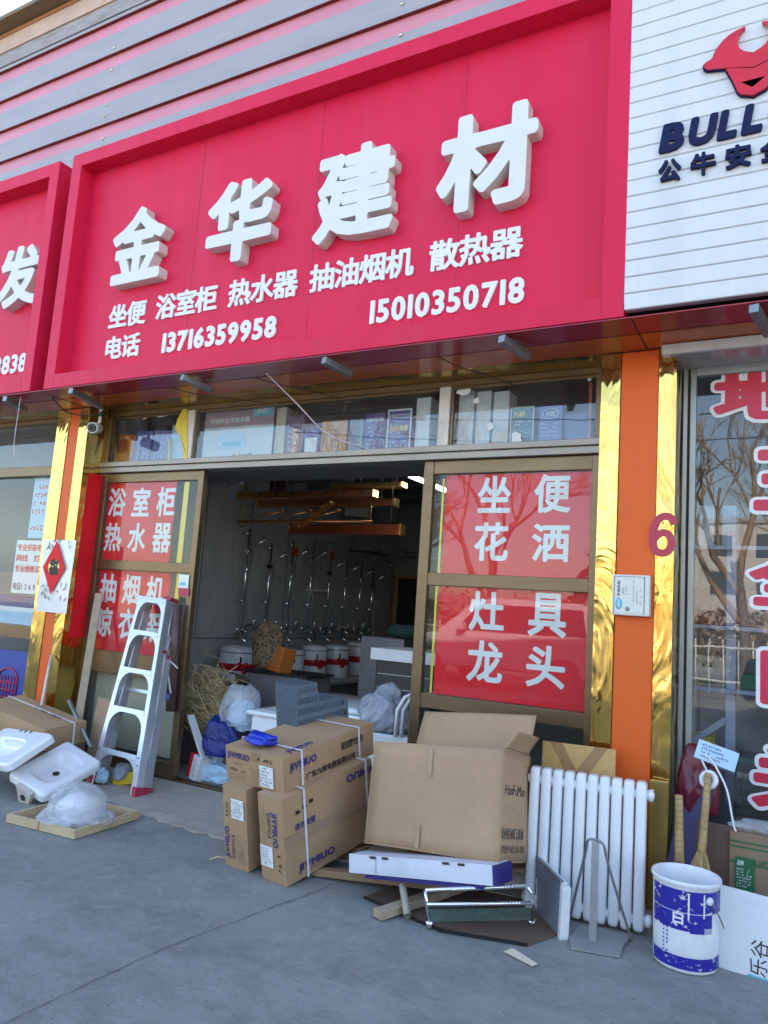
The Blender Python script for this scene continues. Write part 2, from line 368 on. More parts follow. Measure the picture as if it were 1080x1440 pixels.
def outline(ch, off=.03, res=84):
    key = (ch, round(off, 4), res)
    if key in OUTL: return OUTL[key]
    load_glyphs(ch); S = RAW[ch]; A = S[:, 0]; B = S[:, 1]; h = 1.0/res
    lo = np.minimum(A.min(0), B.min(0))-off-2.5*h; hi = np.maximum(A.max(0), B.max(0))+off+2.5*h
    nx = int((hi[0]-lo[0])/h)+2; ny = int((hi[1]-lo[1])/h)+2
    gx = lo[0]+h*np.arange(nx); gy = lo[1]+h*np.arange(ny)
    PX, PY = np.meshgrid(gx, gy); P = np.stack([PX.ravel(), PY.ravel()], -1)
    best = np.full(len(P), 1e9); ins = np.zeros(len(P), int)
    for i in range(0, len(S), 40):
        a = A[i:i+40]; d = B[i:i+40]-a; L = (d**2).sum(1)+1e-12
        rel = P[:, None]-a[None]; t = np.clip((rel*d[None]).sum(2)/L, 0, 1)
        q = rel-t[..., None]*d[None]; best = np.minimum(best, (q**2).sum(2).min(1))
        ya = a[:, 1]; yb = B[i:i+40][:, 1]
        cr = (ya[None] > P[:, 1:2]) != (yb[None] > P[:, 1:2])
        xi = a[None, :, 0]+(P[:, 1:2]-ya[None])*d[None, :, 0]/np.where(np.abs(d[:, 1]) < 1e-12, 1e-12, d[:, 1])[None]
        ins += (cr & (P[:, 0:1] < xi)).sum(1)
    D = np.sqrt(best)*np.where(ins % 2 == 1, -1, 1)-off
    D = D.reshape(ny, nx); D[np.abs(D) < 1e-6] = 1e-6
    neg = D < 0; nxt = {}; pt = {}
    def edge(i, j, k):     # k=0: (i,j)-(i,j+1) horizontal ; k=1: (i,j)-(i+1,j)
        e = (i, j, k)
        if e not in pt:
            a = D[i, j]; b = D[i, j+1] if k == 0 else D[i+1, j]; t = a/(a-b)
            pt[e] = (gx[j]+(h*t if k == 0 else 0), gy[i]+(h*t if k == 1 else 0))
        return e
    mixed = neg[:-1, :-1].astype(int)+neg[1:, :-1]+neg[:-1, 1:]+neg[1:, 1:]
    for i, j in zip(*np.where((mixed > 0) & (mixed < 4))):
        c = (neg[i, j], neg[i, j+1], neg[i+1, j+1], neg[i+1, j])
        es = [(i, j, 0), (i, j+1, 1), (i+1, j, 0), (i, j, 1)]      # bottom right top left
        enter = [es[k] for k in range(4) if (not c[k]) and c[(k+1) % 4]]
        leave = [es[k] for k in range(4) if c[k] and not c[(k+1) % 4]]
        # inside stays on the left; a saddle is split into its two corners
        if len(enter) == 2 and es.index(enter[0]) != (es.index(leave[0])-1) % 4: enter = enter[::-1]
        for a, b in zip(leave, enter): nxt[edge(*a)] = edge(*b)
    loops = []; left = dict(nxt)
    while left:
        s = next(iter(left)); cur = s; lp = []
        while cur in left: lp.append(pt[cur]); cur = left.pop(cur)
        if len(lp) >= 6:
            P2 = np.array(lp+[lp[0]]); k = int(((P2-P2[0])**2).sum(1).argmax())
            q = np.concatenate([rdp(P2[:k+1], .0032), rdp(P2[k:], .0032)[1:-1]])
            if len(q) >= 3: loops.append(q)
    flat = np.concatenate(loops)
    ed = []; k = 0
    for l in loops: ed += [(k+i, k+(i+1) % len(l)) for i in range(len(l))]; k += len(l)
    cv, _, cf, _, _, _ = delaunay_2d_cdt([Vector(p) for p in flat], ed, [], 0, 1e-6)
    cv = np.array([tuple(v) for v in cv]); cf = np.array([tuple(f) for f in cf]); ce = cv[cf].mean(1)
    Aq = flat[[a for a, b in ed]]; Bq = flat[[b for a, b in ed]]
    cr = (Aq[None, :, 1] > ce[:, 1:2]) != (Bq[None, :, 1] > ce[:, 1:2]); dy = Bq[:, 1]-Aq[:, 1]; dy = np.where(np.abs(dy) < 1e-12, 1e-12, dy)
    keep = (cr & (ce[:, 0:1] < Aq[None, :, 0]+(ce[:, 1:2]-Aq[None, :, 1])*((Bq[:, 0]-Aq[:, 0])/dy)[None])).sum(1) % 2 == 1
    OUTL[key] = (loops, flat, (cv, [tuple(int(q) for q in f) for f in cf[keep]]), (flat.min(0), flat.max(0)))
    return OUTL[key]
def glyph(mb, ch, T, depth, m=0, mside=None, off=.03, res=84):
    """T(u, v, w) maps em coordinates and depth to 3-D"""
    loops, flat, tri, bb = outline(ch, off, res); n = len(flat)
    front = [T(x, y, depth) for x, y in flat]; mb.add([T(x, y, depth) for x, y in tri[0]], tri[1], m)
    if depth > 1e-5:
        back = [T(x, y, 0) for x, y in flat]; fs = []; k = 0
        for l in loops:
            c = len(l); fs += [(k+i, k+(i+1) % c, n+k+(i+1) % c, n+k+i) for i in range(c)]; k += c
        mb.add(back+front, fs, m if mside is None else mside)
def fit_glyph(mb, ch, O, ux, uz, n, u0, u1, v0, v1, depth=.003, m=0, mside=None, off=.03, res=84, shear=0.0):
    """fits the outline of ch to the rectangle u0..u1, v0..v1 of the plane O, ux, uz; raised by depth along n"""
    lo, hi = outline(ch, off, res)[3]; O, ux, uz, n = Vector(O), Vector(ux), Vector(uz), Vector(n)
    sx = (u1-u0)/(hi[0]-lo[0]); sy = (v1-v0)/(hi[1]-lo[1])
    glyph(mb, ch, lambda x, y, w: O+ux*(u0+(x-lo[0])*sx+shear*(y-lo[1])*sy)+uz*(v0+(y-lo[1])*sy)+n*w, depth, m, mside, off, res)
LOWASC = set('acemnorsuvwxz')
def line(mb, s, O, ux, uz, n, u0, u1, v0, v1, depth=.002, m=0, off=.03, res=64, gap=.16, shear=0.0, mside=None):
    """a line of text fitted to u0..u1, cap height v0..v1; chinese gets even cells, latin its own widths"""
    O, ux, uz, n = Vector(O), Vector(ux), Vector(uz), Vector(n)
    cjk = any(ord(c) > 0x2e80 for c in s)
    if cjk:
        cw = (u1-u0)/len(s)
        for i, c in enumerate(s):
            if c == ' ': continue
            glyph(mb, c, lambda x, y, w, i=i: O+ux*(u0+(i+(x-.5)*1.04+.5)*cw+shear*(y+.08)*(v1-v0))+uz*(v0+(y+.08)*(v1-v0)/.94)+n*w, depth, m, mside, off, res)
        return
    ws = []
    for c in s:
        if c == ' ': ws.append(.3)
        else:
            lo, hi = outline(c, off, res)[3]; ws.append(hi[0]-lo[0])
    g = gap*.55; tot = sum(ws)+g*(len(s)-1); sx = (u1-u0)/tot; x0 = 0.0; cap = .73+off
    for c, w_ in zip(s, ws):
        if c != ' ':
            lo, hi = outline(c, off, res)[3]
            glyph(mb, c, lambda x, y, w, x0=x0, lo=lo: O+ux*(u0+(x-lo[0]+x0)*sx+shear*y*(v1-v0))+uz*(v0+(y+off)/(cap+off)*(v1-v0))+n*w, depth, m, mside, off, res)
        x0 += w_+g
FX, FZ, FN = (1, 0, 0), (0, 0, 1), (0, -1, 0)
def fac_line(name, s, y, u0, u1, v0, v1, m, parent, **k):
    mb = MB(); line(mb, s, (0, y, 0), FX, FZ, FN, u0, u1, v0, v1, **k)
    return mb.build(name, m, parent, world=True, fixn=False)
def scribble(mb, O, ux, uz, n, u0, u1, v0, v1, rows, m=0, seed=1, fill=.75):
    """rows of tiny broken dashes: print too small to read"""
    rg = random.Random(seed); O, ux, uz, n = Vector(O), Vector(ux), Vector(uz), Vector(n); rh = (v1-v0)/rows
    for r in range(rows):
        u = u0; ve = v0+rh*(r+.2); w = rg.uniform(.6, 1)*(u1-u0)
        while u < u0+w:
            l = rg.uniform(.7, 1.0)*rh*.62
            if rg.random() < fill:
                for q in range(6):
                    a = u+rg.uniform(0, l*.5); b = a+l*rg.uniform(.25, .5); c = ve+rg.uniform(0, rh*.5)
                    p = O+n*.0012+ n*(.0002*q)
                    mb.quad(p+ux*a+uz*c, p+ux*b+uz*c, p+ux*b+uz*(c+rh*.13), p+ux*a+uz*(c+rh*.13), m)
            u += l*1.15

# ---------------------------------------------------------------- ground
def ground_mat(name, base, light, dark):
    m, nt, p = new_mat(name); p.inputs['Roughness'].default_value = .85
    n1 = N(nt, 'ShaderNodeTexNoise', Scale=.9, Detail=9.0, Roughness=.62); nt.links.new(coords(nt), n1.inputs['Vector'])
    n2 = N(nt, 'ShaderNodeTexNoise', Scale=2.4, Detail=10.0, Roughness=.72, Distortion=.5); nt.links.new(coords(nt, (1, 1.6, 1)), n2.inputs['Vector'])
    n3 = N(nt, 'ShaderNodeTexNoise', Scale=160.0, Detail=3.0); nt.links.new(coords(nt), n3.inputs['Vector'])
    a = mixcol(nt, ramp(nt, n1.outputs[0], .35, .68), base, light)
    a = mixcol(nt, ramp(nt, n2.outputs[0], .45, .70, 0, .85), a, dark)
    n5 = N(nt, 'ShaderNodeTexNoise', Scale=11.0, Detail=10.0, Roughness=.8, Distortion=.8); nt.links.new(coords(nt), n5.inputs['Vector'])
    a = mixcol(nt, ramp(nt, n5.outputs[0], .48, .70, 0, .8), a, tuple(x*1.18 for x in light))
    a = mixcol(nt, ramp(nt, n3.outputs[0], .3, .7, 0, .35), a, tuple(x*.72 for x in base))
    v = N(nt, 'ShaderNodeTexVoronoi', Scale=26.0); nt.links.new(coords(nt), v.inputs['Vector'])
    a = mixcol(nt, ramp(nt, v.outputs['Distance'], .05, .13, .75, 0), a, tuple(x*.4 for x in dark))
    nt.links.new(a, p.inputs['Base Color'])
    b = N(nt, 'ShaderNodeBump', Strength=.35, Distance=.006); nt.links.new(n3.outputs[0], b.inputs['Height'])
    b2 = N(nt, 'ShaderNodeBump', Strength=.25, Distance=.03); nt.links.new(n2.outputs[0], b2.inputs['Height']); nt.links.new(b.outputs[0], b2.inputs['Normal']); nt.links.new(b2.outputs[0], p.inputs['Normal'])
    return m
MT['ground'] = ground_mat('yard_concrete', (.235, .24, .222), (.315, .315, .285), (.155, .157, .146))
MT['apron'] = ground_mat('apron_concrete', (.40, .35, .285), (.49, .435, .36), (.27, .24, .20))
MT['asphalt'] = ground_mat('road_asphalt', (.06, .06, .06), (.08, .08, .08), (.045, .045, .045))
tag(MB().add([(-600, -600, 0), (600, -600, 0), (600, 600, 0), (-600, 600, 0)], [(0, 1, 2, 3)]).build('ground', MT['ground'], fixn=False), kind='structure')
tag(MB().add([(-300, -21, .004), (300, -21, .004), (300, -14, .004), (-300, -14, .004)], [(0, 1, 2, 3)]).build('road', MT['asphalt'], fixn=False), kind='structure')
def strip(pts, w, z=.0035, seed=3):
    rg = random.Random(seed); mb = MB(); P = []
    for a, b in zip(pts[:-1], pts[1:]):
        for k in range(14):
            t = k/14; P.append(Vector((a[0]+(b[0]-a[0])*t+rg.uniform(-.006, .006), a[1]+(b[1]-a[1])*t+rg.uniform(-.006, .006), z)))
    P.append(Vector((*pts[-1], z)))
    vs = []; 
    for i, p in enumerate(P):
        t = P[min(i+1, len(P)-1)]-P[max(i-1, 0)]; t.normalize(); nn = Vector((-t.y, t.x, 0)); ww = w*rg.uniform(.15, 1)
        vs += [p+nn*ww/2, p-nn*ww/2]
    return mb.add(vs, [(2*i, 2*i+1, 2*i+3, 2*i+2) for i in range(len(P)-1)])
MT['joint'] = mat('dark_joint', (.135, .135, .128), .9, var=.3, vs=30)
tag(strip([(-2.023, -2.567), (-2.015, -2.174), (-2.006, -1.812), (-1.940, -1.364), (-1.879, -0.984), (-1.824, -0.484)], .0065).build('ground_joint', MT['joint'], fixn=False), kind='structure')
MT['grit'] = mat('grit', (.20, .19, .175), .9, var=.5, vs=90)
mb = MB(); rg = random.Random(31)
for k in range(1500):
    if k % 3: x, y = rg.uniform(-2.6, .6), -1.05-abs(rg.gauss(0, .75))
    else: x, y = rg.uniform(-5.2, .8), rg.uniform(-2.6, -.25)
    s = rg.uniform(.0012, .0040)*(1.8 if rg.random() < .04 else 1); a = rg.uniform(0, 3)
    vs = [Vector((math.cos(a+q*1.57)*s*rg.uniform(.6, 1.2), math.sin(a+q*1.57)*s*rg.uniform(.6, 1.2), 0)) for q in range(4)]+[Vector((0, 0, s*rg.uniform(.5, 1)))]
    mb.add([(x+v.x, y+v.y, v.z+.0005) for v in vs], [(0, 1, 4), (1, 2, 4), (2, 3, 4), (3, 0, 4)])
tag(mb.build('grit', MT['grit'], fixn=False), 'loose grit and crumbs scattered over the concrete yard', 'grit', kind='stuff')
# concrete apron in front of the door, with a ragged edge
rg = random.Random(5); P0 = [(-4.72, -.02), (-3.9, -.52), (-3.6, -.66), (-3.515, -0.665), (-3.136, -0.710), (-2.731, -0.726), (-2.2, -.62), (-1.1, -.5), (-.4, -.42), (.9, -.42), (.9, -.02)]
vs = []
for a, b in zip(P0[1:-1], P0[2:]):
    for k in range(7):
        t = k/7; vs.append((a[0]+(b[0]-a[0])*t, a[1]+(b[1]-a[1])*t+rg.uniform(-.022, .022)))
vs = [P0[0]]+vs+[P0[-2], P0[-1]]
mb = MB(); mb.prism(vs, lambda u, v, w: (u, v, .002+w), .014)
tag(mb.build('apron', MT['apron'], fixn=True), kind='structure')
tag(MB().box(-4.78, -.86, .09, 5.0, -.02, .022).build('floor', MT['tile']), kind='structure')

# ---------------------------------------------------------------- the row building
bl = thing('shop_building', 'single row shop building with grey and pink ribbed metal cladding above red signs', 'building', (-2.8, 2, 0))
def part(name, m, parent, fn, **k):
    mb = MB(); fn(mb); return mb.build(name, m, parent, world=True, **k)
MT['pinkmetal'] = mat('pink_red_sheet', (.62, .215, .265), .3, var=.12, vs=1.2, vscale=(1, 1, 1), spec=.6)
MT['greymetal'] = mat('grey_rib', (.345, .325, .33), .5, var=.08, vs=2, vscale=(1, 1, 5), dirt=(.30, .28, .28), ds=5, da=.55, db=.85)
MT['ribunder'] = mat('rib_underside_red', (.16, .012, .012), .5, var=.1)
MT['peach'] = mat('peach_board', (.56, .38, .28), .6, var=.15, dirt=(.4, .28, .2), ds=4)
MT['flash'] = mat('dirty_flashing', (.33, .29, .27), .5, var=.25, vs=7, vscale=(1, 1, 5), dirt=(.2, .16, .13), ds=5, da=.45, db=.7)
MT['olive'] = mat('olive_eave', (.17, .115, .05), .6, var=.25, vs=4, dirt=(.09, .05, .03), ds=6)
MT['eave_or'] = mat('eave_soffit', (.40, .17, .075), .6, var=.15)
MT['shell'] = mat('shell_wall', (.5, .48, .45), .8)
part('wall', MT['shell'], bl, lambda b: b.box(-14, 8, -.18, -.02, 2.72, 6.3).box(-14, -13.8, -.02, 7, 0, 6.3).box(7.8, 8, -.02, 7, 0, 6.3).box(-14, 8, 7, 7.2, 0, 6.3).box(-14, 8, -.02, 7, 3.0, 3.2))
part('roof', MT['flash'], bl, lambda b: b.box(-14.2, 8.2, -.1, 7.4, 6.3, 6.45))
part('side_wall', MT['wallgrey'], bl, lambda b: b.box(-4.86, -4.78, .12, 4.98, 0, 2.95))
part('side_wall', MT['wallgrey'], bl, lambda b: b.box(-.86, -.78, .12, 4.98, 0, 2.95))
part('back_wall', MT['wallgreen'], bl, lambda b: b.box(-4.86, -.78, 5.0, 5.1, 0, 2.95))
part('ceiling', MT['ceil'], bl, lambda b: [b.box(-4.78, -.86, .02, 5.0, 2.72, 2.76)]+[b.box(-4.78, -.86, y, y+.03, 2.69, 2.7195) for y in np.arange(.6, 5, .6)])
MT['seam'] = mat('panel_seam', (.2, .2, .2), .6)
part('wall_panel_joints', MT['seam'], bl, lambda b: [b.box(-4.78, -4.774, y, y+.012, .9, 2.7) for y in (1.2, 1.85, 2.5, 3.15, 3.8, 4.45)]+[b.box(-4.78, -4.772, .13, 4.98, .885, .9)])
clad = MB(); clad.box(-13.9, -.45, -.225, -.185, 2.8, 6.02, 0)
zb = [6.0-.318*k for k in range(5)]
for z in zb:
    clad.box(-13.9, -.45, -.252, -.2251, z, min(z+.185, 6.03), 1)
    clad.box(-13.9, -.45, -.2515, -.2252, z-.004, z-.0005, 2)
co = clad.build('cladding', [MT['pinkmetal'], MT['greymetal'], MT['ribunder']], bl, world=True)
MT['rivet'] = mat('rivet_steel', (.55, .52, .40), .35, metal=.8)
for (x, z) in ((-4.949, 6.067), (-4.953, 5.728), (-4.953, 5.521), (-4.952, 5.213), (-4.962, 5.121), (-4.952, 4.910), (-2.215, 5.127), (-2.209, 4.903), (-4.964, 6.158)):
    mb = MB(); mb.lathe([(.016, 0), (.016, .004), (.011, .009), (0.0005, .011)], 10)
    mb.v = [(x+a, -.252-c, z+b) for a, b, c in mb.v]
    mb.build('rivet', MT['rivet'], bl, world=True)
part('flashing', MT['flash'], bl, lambda b: b.box(-13.9, 8, -.262, -.19, 6.035, 6.17))
part('peach_board', MT['peach'], bl, lambda b: b.box(-13.9, 8, -.275, -.19, 6.17, 6.325))
ye = (-6.514, -0.308)[1]
part('eave', [MT['eave_or'], MT['olive']], bl, lambda b: b.box(-14, 8.2, ye+.02, 0, 6.326, 6.36, 0).box(-14, 8.2, ye-.10, ye+.4, 6.3601, 6.40, 1), bevel=.004)
# soffit between the sign and the windows: dark red, orange and gold strips
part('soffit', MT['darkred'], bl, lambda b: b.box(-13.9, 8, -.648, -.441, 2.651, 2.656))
part('soffit', MT['orange2'], bl, lambda b: b.box(-13.9, 8, -.440, -.211, 2.652, 2.657))
part('soffit', MT['gold_dark'], bl, lambda b: b.box(-4.754, -.886, -.208, .02, 2.651, 2.656))
part('soffit', MT['gold_dark'], bl, lambda b: b.box(-13.9, -5.117, -.208, .02, 2.651, 2.656))
MT['gap'] = mat('gap_black', (.01, .01, .01), .8)
part('soffit_joints', MT['gap'], bl, lambda b: [b.box(x, x+.006, -.646, -.212, 2.6495, 2.6512) for x in (-.664, -4.80)]+[b.box(-13.9, 8, -.4415, -.4385, 2.6495, 2.6512)])

# ---------------------------------------------------------------- pillars
def pillar(x0, x1, x2, x3, label):
    t = thing('pillar', label, 'pillar', ((x1+x2)/2, -.1, 0))
    part('column', MT['orange'], t, lambda b: b.box(x1, x2, -.21, .08, 0, 2.648), bevel=.003)
    part('gold_trim', MT['gold'], t, lambda b: b.box(x0, x1-.002, -.216, .0, 0, 2.647), bevel=.002)
    part('gold_trim', MT['gold'], t, lambda b: b.box(x2+.002, x3, -.216, .0, 0, 2.647), bevel=.002)
    return t
pillar(-5.117, -4.975, -4.862, -4.754, 'narrow orange pillar with gold mirror strips beside the red fu hanging')
pillar(-.886, -.786, -.605, -.518, 'orange pillar with gold mirror strips carrying the beige meter box')

# ---------------------------------------------------------------- signs
def tray_sign(t, x0, x1, z0, z1):
    yf, yp, yb = -.652, -.532, -.42; w = .103
    f = MB(); f.box(x0, x0+w, yf, yb, z0, z1).box(x1-w, x1, yf, yb, z0, z1).box(x0+w, x1-w, yf, yb, z1-w, z1).box(x0+w, x1-w, yf, yb, z0, z0+w)
    f.build('sign_frame', MT['red'], t, world=True, bevel=.003)
    p = MB(); p.box(x0+w, x1-w, yp, yb, z0+w, z1-w)
    p.build('sign_panel', MT['red'], t, world=True)
ms = thing('shop_sign', 'large crimson box sign with raised white characters and two phone numbers', 'shop sign', (-2.7, -.55, 2.66))
tray_sign(ms, -4.730, -.692, 2.660, 4.462)
YP = -.532
for x in (-3.52, -2.55, -1.60): part('panel_joint', MT['darkred'], ms, lambda b: b.box(x, x+.0025, YP-.0012, YP+.01, 2.77, 4.35))
def big(ch, u0, u1, v0, v1, parent, off=.034, d=.078):
    mb = MB(); fit_glyph(mb, ch, (0, YP, 0), FX, FZ, FN, u0, u1, v0, v1, depth=d, off=off, res=104, mside=1)
    return mb.build('character', [MT['white_letter'], MT['letter_side']], parent, world=True, fixn=False)
big('金', -4.233, -3.728, 3.372, 3.921, ms)
big('华', -3.354, -2.822, 3.363, 3.918, ms, off=.040)
big('建', -2.507, -1.969, 3.356, 3.934, ms)
big('材', -1.709, -1.150, 3.370, 3.926, ms, off=.040)
YT = YP-.02
def row(s, x0, x1, z0, z1, parent, **k):
    kk = dict(depth=.010, off=.028, res=84); kk.update(k)
    return fac_line('lettering', s, YP, x0, x1, z0, z1, MT['white_flat'], parent, **kk)
row('坐便', -4.265, -3.907, 3.093, 3.266, ms)
row('浴室柜', -3.810, -3.270, 3.101, 3.273, ms)
row('热水器', -3.175, -2.638, 3.102, 3.275, ms)
row('抽油烟机', -2.546, -1.857, 3.104, 3.272, ms)
row('散热器', -1.758, -1.230, 3.104, 3.273, ms)
row('电话', -4.275, -3.929, 2.867, 3.030, ms)
row('13716359958', -3.714, -2.770, 2.854, 3.001, ms, off=.045, shear=.0)
row('15010350718', -2.111, -1.208, 2.849, 2.996, ms, off=.035)

ls = thing('shop_sign', 'red neighbouring box sign cut by the left edge, one white character showing', 'shop sign', (-6.5, -.55, 2.66))
tray_sign(ls, -9.2, -4.881, 2.662, 4.461)
big('发', -5.537, -5.013, 3.372, 3.873, ls, off=.036)
row('28838', -5.636, -5.126, 2.867, 3.026, ls, off=.035)

ws = thing('shop_sign', 'white horizontal siding sign with a red bull head emblem and navy letters', 'shop sign', (.5, -.6, 2.7))
zb0 = 2.690; pitch = (3.974 - zb0)/16.25
sd_ = MB(); z = zb0
while z < 6.0:
    prof = [(-.648, z), (-.652, z+.004), (-.6505, z+pitch-.004), (-.636, z+pitch-.0005), (-.628, z)]
    vs = [(-.690, a, b) for a, b in prof]+[(2.2, a, b) for a, b in prof]; n = len(prof)
    sd_.add(vs, [tuple(range(n))[::-1], tuple(range(n, 2*n))]+[(i, (i+1) % n, (i+1) % n+n, i+n) for i in range(n)])
    z += pitch
sd_.box(-.689, 2.2, -.627, -.60, zb0+.004, z-.02)
sd_.build('siding', MT['siding'], ws, world=True)
part('sign_backing', MT['gap'], ws, lambda b: b.box(-.685, 2.2, -.599, -.45, zb0+.01, 6.0))
part('sign_edge', MT['siding'], ws, lambda b: b.box(-.70, -.6905, -.650, -.46, 2.72, 6.0))
YS = -.655
def latin(ch, u0, u1, v0, v1, **k):
    mb = MB(); fit_glyph(mb, ch, (0, YS, 0), FX, FZ, FN, u0, u1, v0, v1, depth=.016, **k); return mb
vb0, vb1 = 3.417, 3.555
mb = MB()
lw = [('B', -0.556, -0.452), ('U', -0.436, -0.324), ('L', -0.312, -0.232), ('L', -0.215, -0.132), ('公', -0.115, -0.021)]
for ch, a, b in lw:
    fit_glyph(mb, ch, (0, YS, 0), FX, FZ, FN, a, b, vb0, vb1, depth=.012, off=.055, shear=.16)
mb.build('lettering', MT['navy'], ws, world=True, fixn=False)
row2 = MB()
va, vb = 3.268, 3.375
for ch, a, b in (('公', -0.553, -0.455), ('牛', -0.416, -0.311), ('安', -0.274, -0.170), ('全', -0.137, -0.037)):
    fit_glyph(row2, ch, (0, YS, 0), FX, FZ, FN, a, b, va, vb, depth=.016, off=.032)
row2.build('lettering', MT['navy'], ws, world=True, fixn=False)
# bull head emblem: half outline mirrored about its axis
AX = -0.164
def emblem(name, half, m, depth, y):
    pts = half + [(2*AX-x, z) for x, z in half[::-1]]
    mb = MB(); mb.prism(pts, lambda u, v, w: (u, y-w, v), depth); return mb.build(name, m, ws, world=True, bevel=.009, seg=4)
def smooth(pts, k=3):
    for _ in range(k):
        q = [pts[0]]
        for a, b in zip(pts[:-1], pts[1:]): q += [(a[0]*.75+b[0]*.25, a[1]*.75+b[1]*.25), (a[0]*.25+b[0]*.75, a[1]*.25+b[1]*.75)]
        pts = q+[pts[-1]]
    return pts
hornpts = [(AX, 3.721), (-0.301, 3.759), (-0.360, 3.767), (-0.366, 3.804), (-0.328, 3.813), (-0.316, 3.852), (-0.287, 3.891), (-0.250, 3.917), (-0.189, 3.932), (-0.215, 3.912), (-0.229, 3.879), (-0.226, 3.843), (-0.209, 3.813), (AX, 3.791)]
horn = smooth(hornpts, 2)
face = smooth([(AX, 3.588), (-0.179, 3.594), (-0.222, 3.610), (-0.239, 3.664), (-0.266, 3.730), (-0.277, 3.750), (AX, 3.715)], 1)
face = [(min(x, AX), z) for x, z in face]; horn = [(min(x, AX), z) for x, z in horn]
def scaled(pts, s, c): return [((x-c[0])*s+c[0] if abs(x-AX) > 1e-6 else AX, (z-c[1])*s+c[1]) for x, z in pts]
emblem('emblem_outline', scaled(face, 1.07, (AX, 3.651)), MT['navy'], .010, YS)
emblem('emblem_face', face, MT['logo_red'], .022, YS)
emblem('emblem_outline', scaled(horn, 1.045, (AX-.05, 3.791)), MT['navy'], .014, YS)
emblem('emblem_horns', horn, MT['logo_red'], .022, YS)
ey = MB(); e1 = [(-0.213, 3.662), (-0.115, 3.663), (-0.168, 3.625)]
ey.prism(e1[::-1], lambda u, v, w: (u, YS-.018-w, v), .004)
ey.build('emblem_eye', MT['navy'], ws, world=True)

# square tubes that carry the signs, poking out under the soffit
def bracket(x, y0, x2, y2, label, hang=0.0):
    t = thing('sign_bracket', label, 'bracket', (x, (y0+y2)/2, 2.62), group='steel brackets under the signs')
    mb = MB(); mb.bar((x, y0, 2.628), (x2, y2, 2.60-hang), .04, .04); o = mb.build('tube', MT['steel'], t, world=True, bevel=.003)
    mb = MB(); d = Vector((x2-x, y2-y0, -.028-hang)).normalized(); a = Vector((x2, y2, 2.60-hang)); mb.bar(a, a+d*.012, .025, .025); mb.build('end_plug', MT['olive'], t, world=True)
for (x, y0, x2, y2, l) in ((-4.44, -.645, -4.48, -.34, 'square steel tube bracket under the sign, above the security camera'),
    (-3.40, -.645, -3.33, -.45, 'square steel tube bracket under the sign left of the pale dangling string'),
    (-2.33, -.645, -2.26, -.46, 'square steel tube bracket under the sign right of the pale dangling string'),
    (-1.28, -.645, -1.21, -.43, 'square steel tube bracket under the big sign nearest the orange pillar with the meter box'),
    (-5.17, -.645, -5.20, -.45, 'square steel tube bracket under the left neighbouring sign'),
    (-.16, -.645, -.11, -.40, 'square steel tube bracket under the white siding sign')):
    bracket(x, y0, x2, y2, l)

# ---------------------------------------------------------------- transom windows over the door, lintel
tw = thing('transom_window', 'row of three dusty transom panes in bronze frame under the crimson sign', 'window', (-2.8, 0, 2.2))
part('head_rail', MT['brown_al'], tw, lambda b: b.box(-4.745, -.928, -.03, .03, 2.615, 2.6505), bevel=.002)
part('lintel', MT['brown_rail'], tw, lambda b: b.box(-4.78, -.90, -.075, .06, 2.208, 2.245).box(-4.78, -.90, -.055, .06, 2.166, 2.2075), bevel=.003)
xm1, xm2 = -3.890, -1.855
for x in (xm1, xm2):
    part('mullion', MT['pvc'], tw, lambda b: b.box(x-.035, x+.035, -.028, .03, 2.246, 2.628), bevel=.002)
part('jamb', MT['brown_al'], tw, lambda b: b.box(-4.754, -4.715, -.03, .03, 2.246, 2.6145).box(-.955, -.9, -.03, .03, 2.246, 2.6145), bevel=.002)
for x0, x1 in ((-4.715, xm1-.035), (xm1+.035, xm2-.035), (xm2+.035, -.955)):
    part('pane', MT['glass'], tw, lambda b: b.box(x0, x1, .0, .004, 2.246, 2.6145))
    part('bead', MT['brown_al'], tw, lambda b: b.box(x0, x0+.018, -.012, -.001, 2.246, 2.6145).box(x0+.018, x1, -.012, -.001, 2.598, 2.6145))
rg = random.Random(4)
def scrap(px, py, w, h, seed, y=-.006):
    """torn remains of taped paper on the glass"""
    r = random.Random(seed); pts = []
    for k in range(11):
        a = 2*math.pi*k/11; q = r.uniform(.55, 1.1); pts.append((px+math.cos(a)*w*q, py+math.sin(a)*h*q))
    mb = MB(); mb.prism(pts, lambda u, v, w_: (u, y-w_-.004*math.sin(40*u), v), .0012)
    mb.build('torn_paper', MT['paper'], tw, world=True)
for i, ((x, z), w, h) in enumerate((((-1.747, 2.589), .05, .035), ((-1.464, 2.625), .04, .028), ((-1.001, 2.620), .02, .045), ((-1.405, 2.280), .045, .045), ((-1.657, 2.525), .02, .025), ((-1.564, 2.360), .022, .025), ((-4.210, 2.595), .06, .006), ((-4.381, 2.590), .03, .008))):
    scrap(x, z, w, h, i)
# peeling yellow sheet on the first pane
ys = [(-3.927, 2.625), (-3.970, 2.628), (-4.010, 2.560), (-4.035, 2.486), (-3.977, 2.423), (-3.930, 2.341), (-3.912, 2.255), (-3.877, 2.253)]
mb = MB(); mb.prism(ys, lambda u, v, w: (u, -.031-w-.006*math.sin(25*v), v), .0015); mb.build('yellow_sheet', MT['yellow'], tw, world=True)
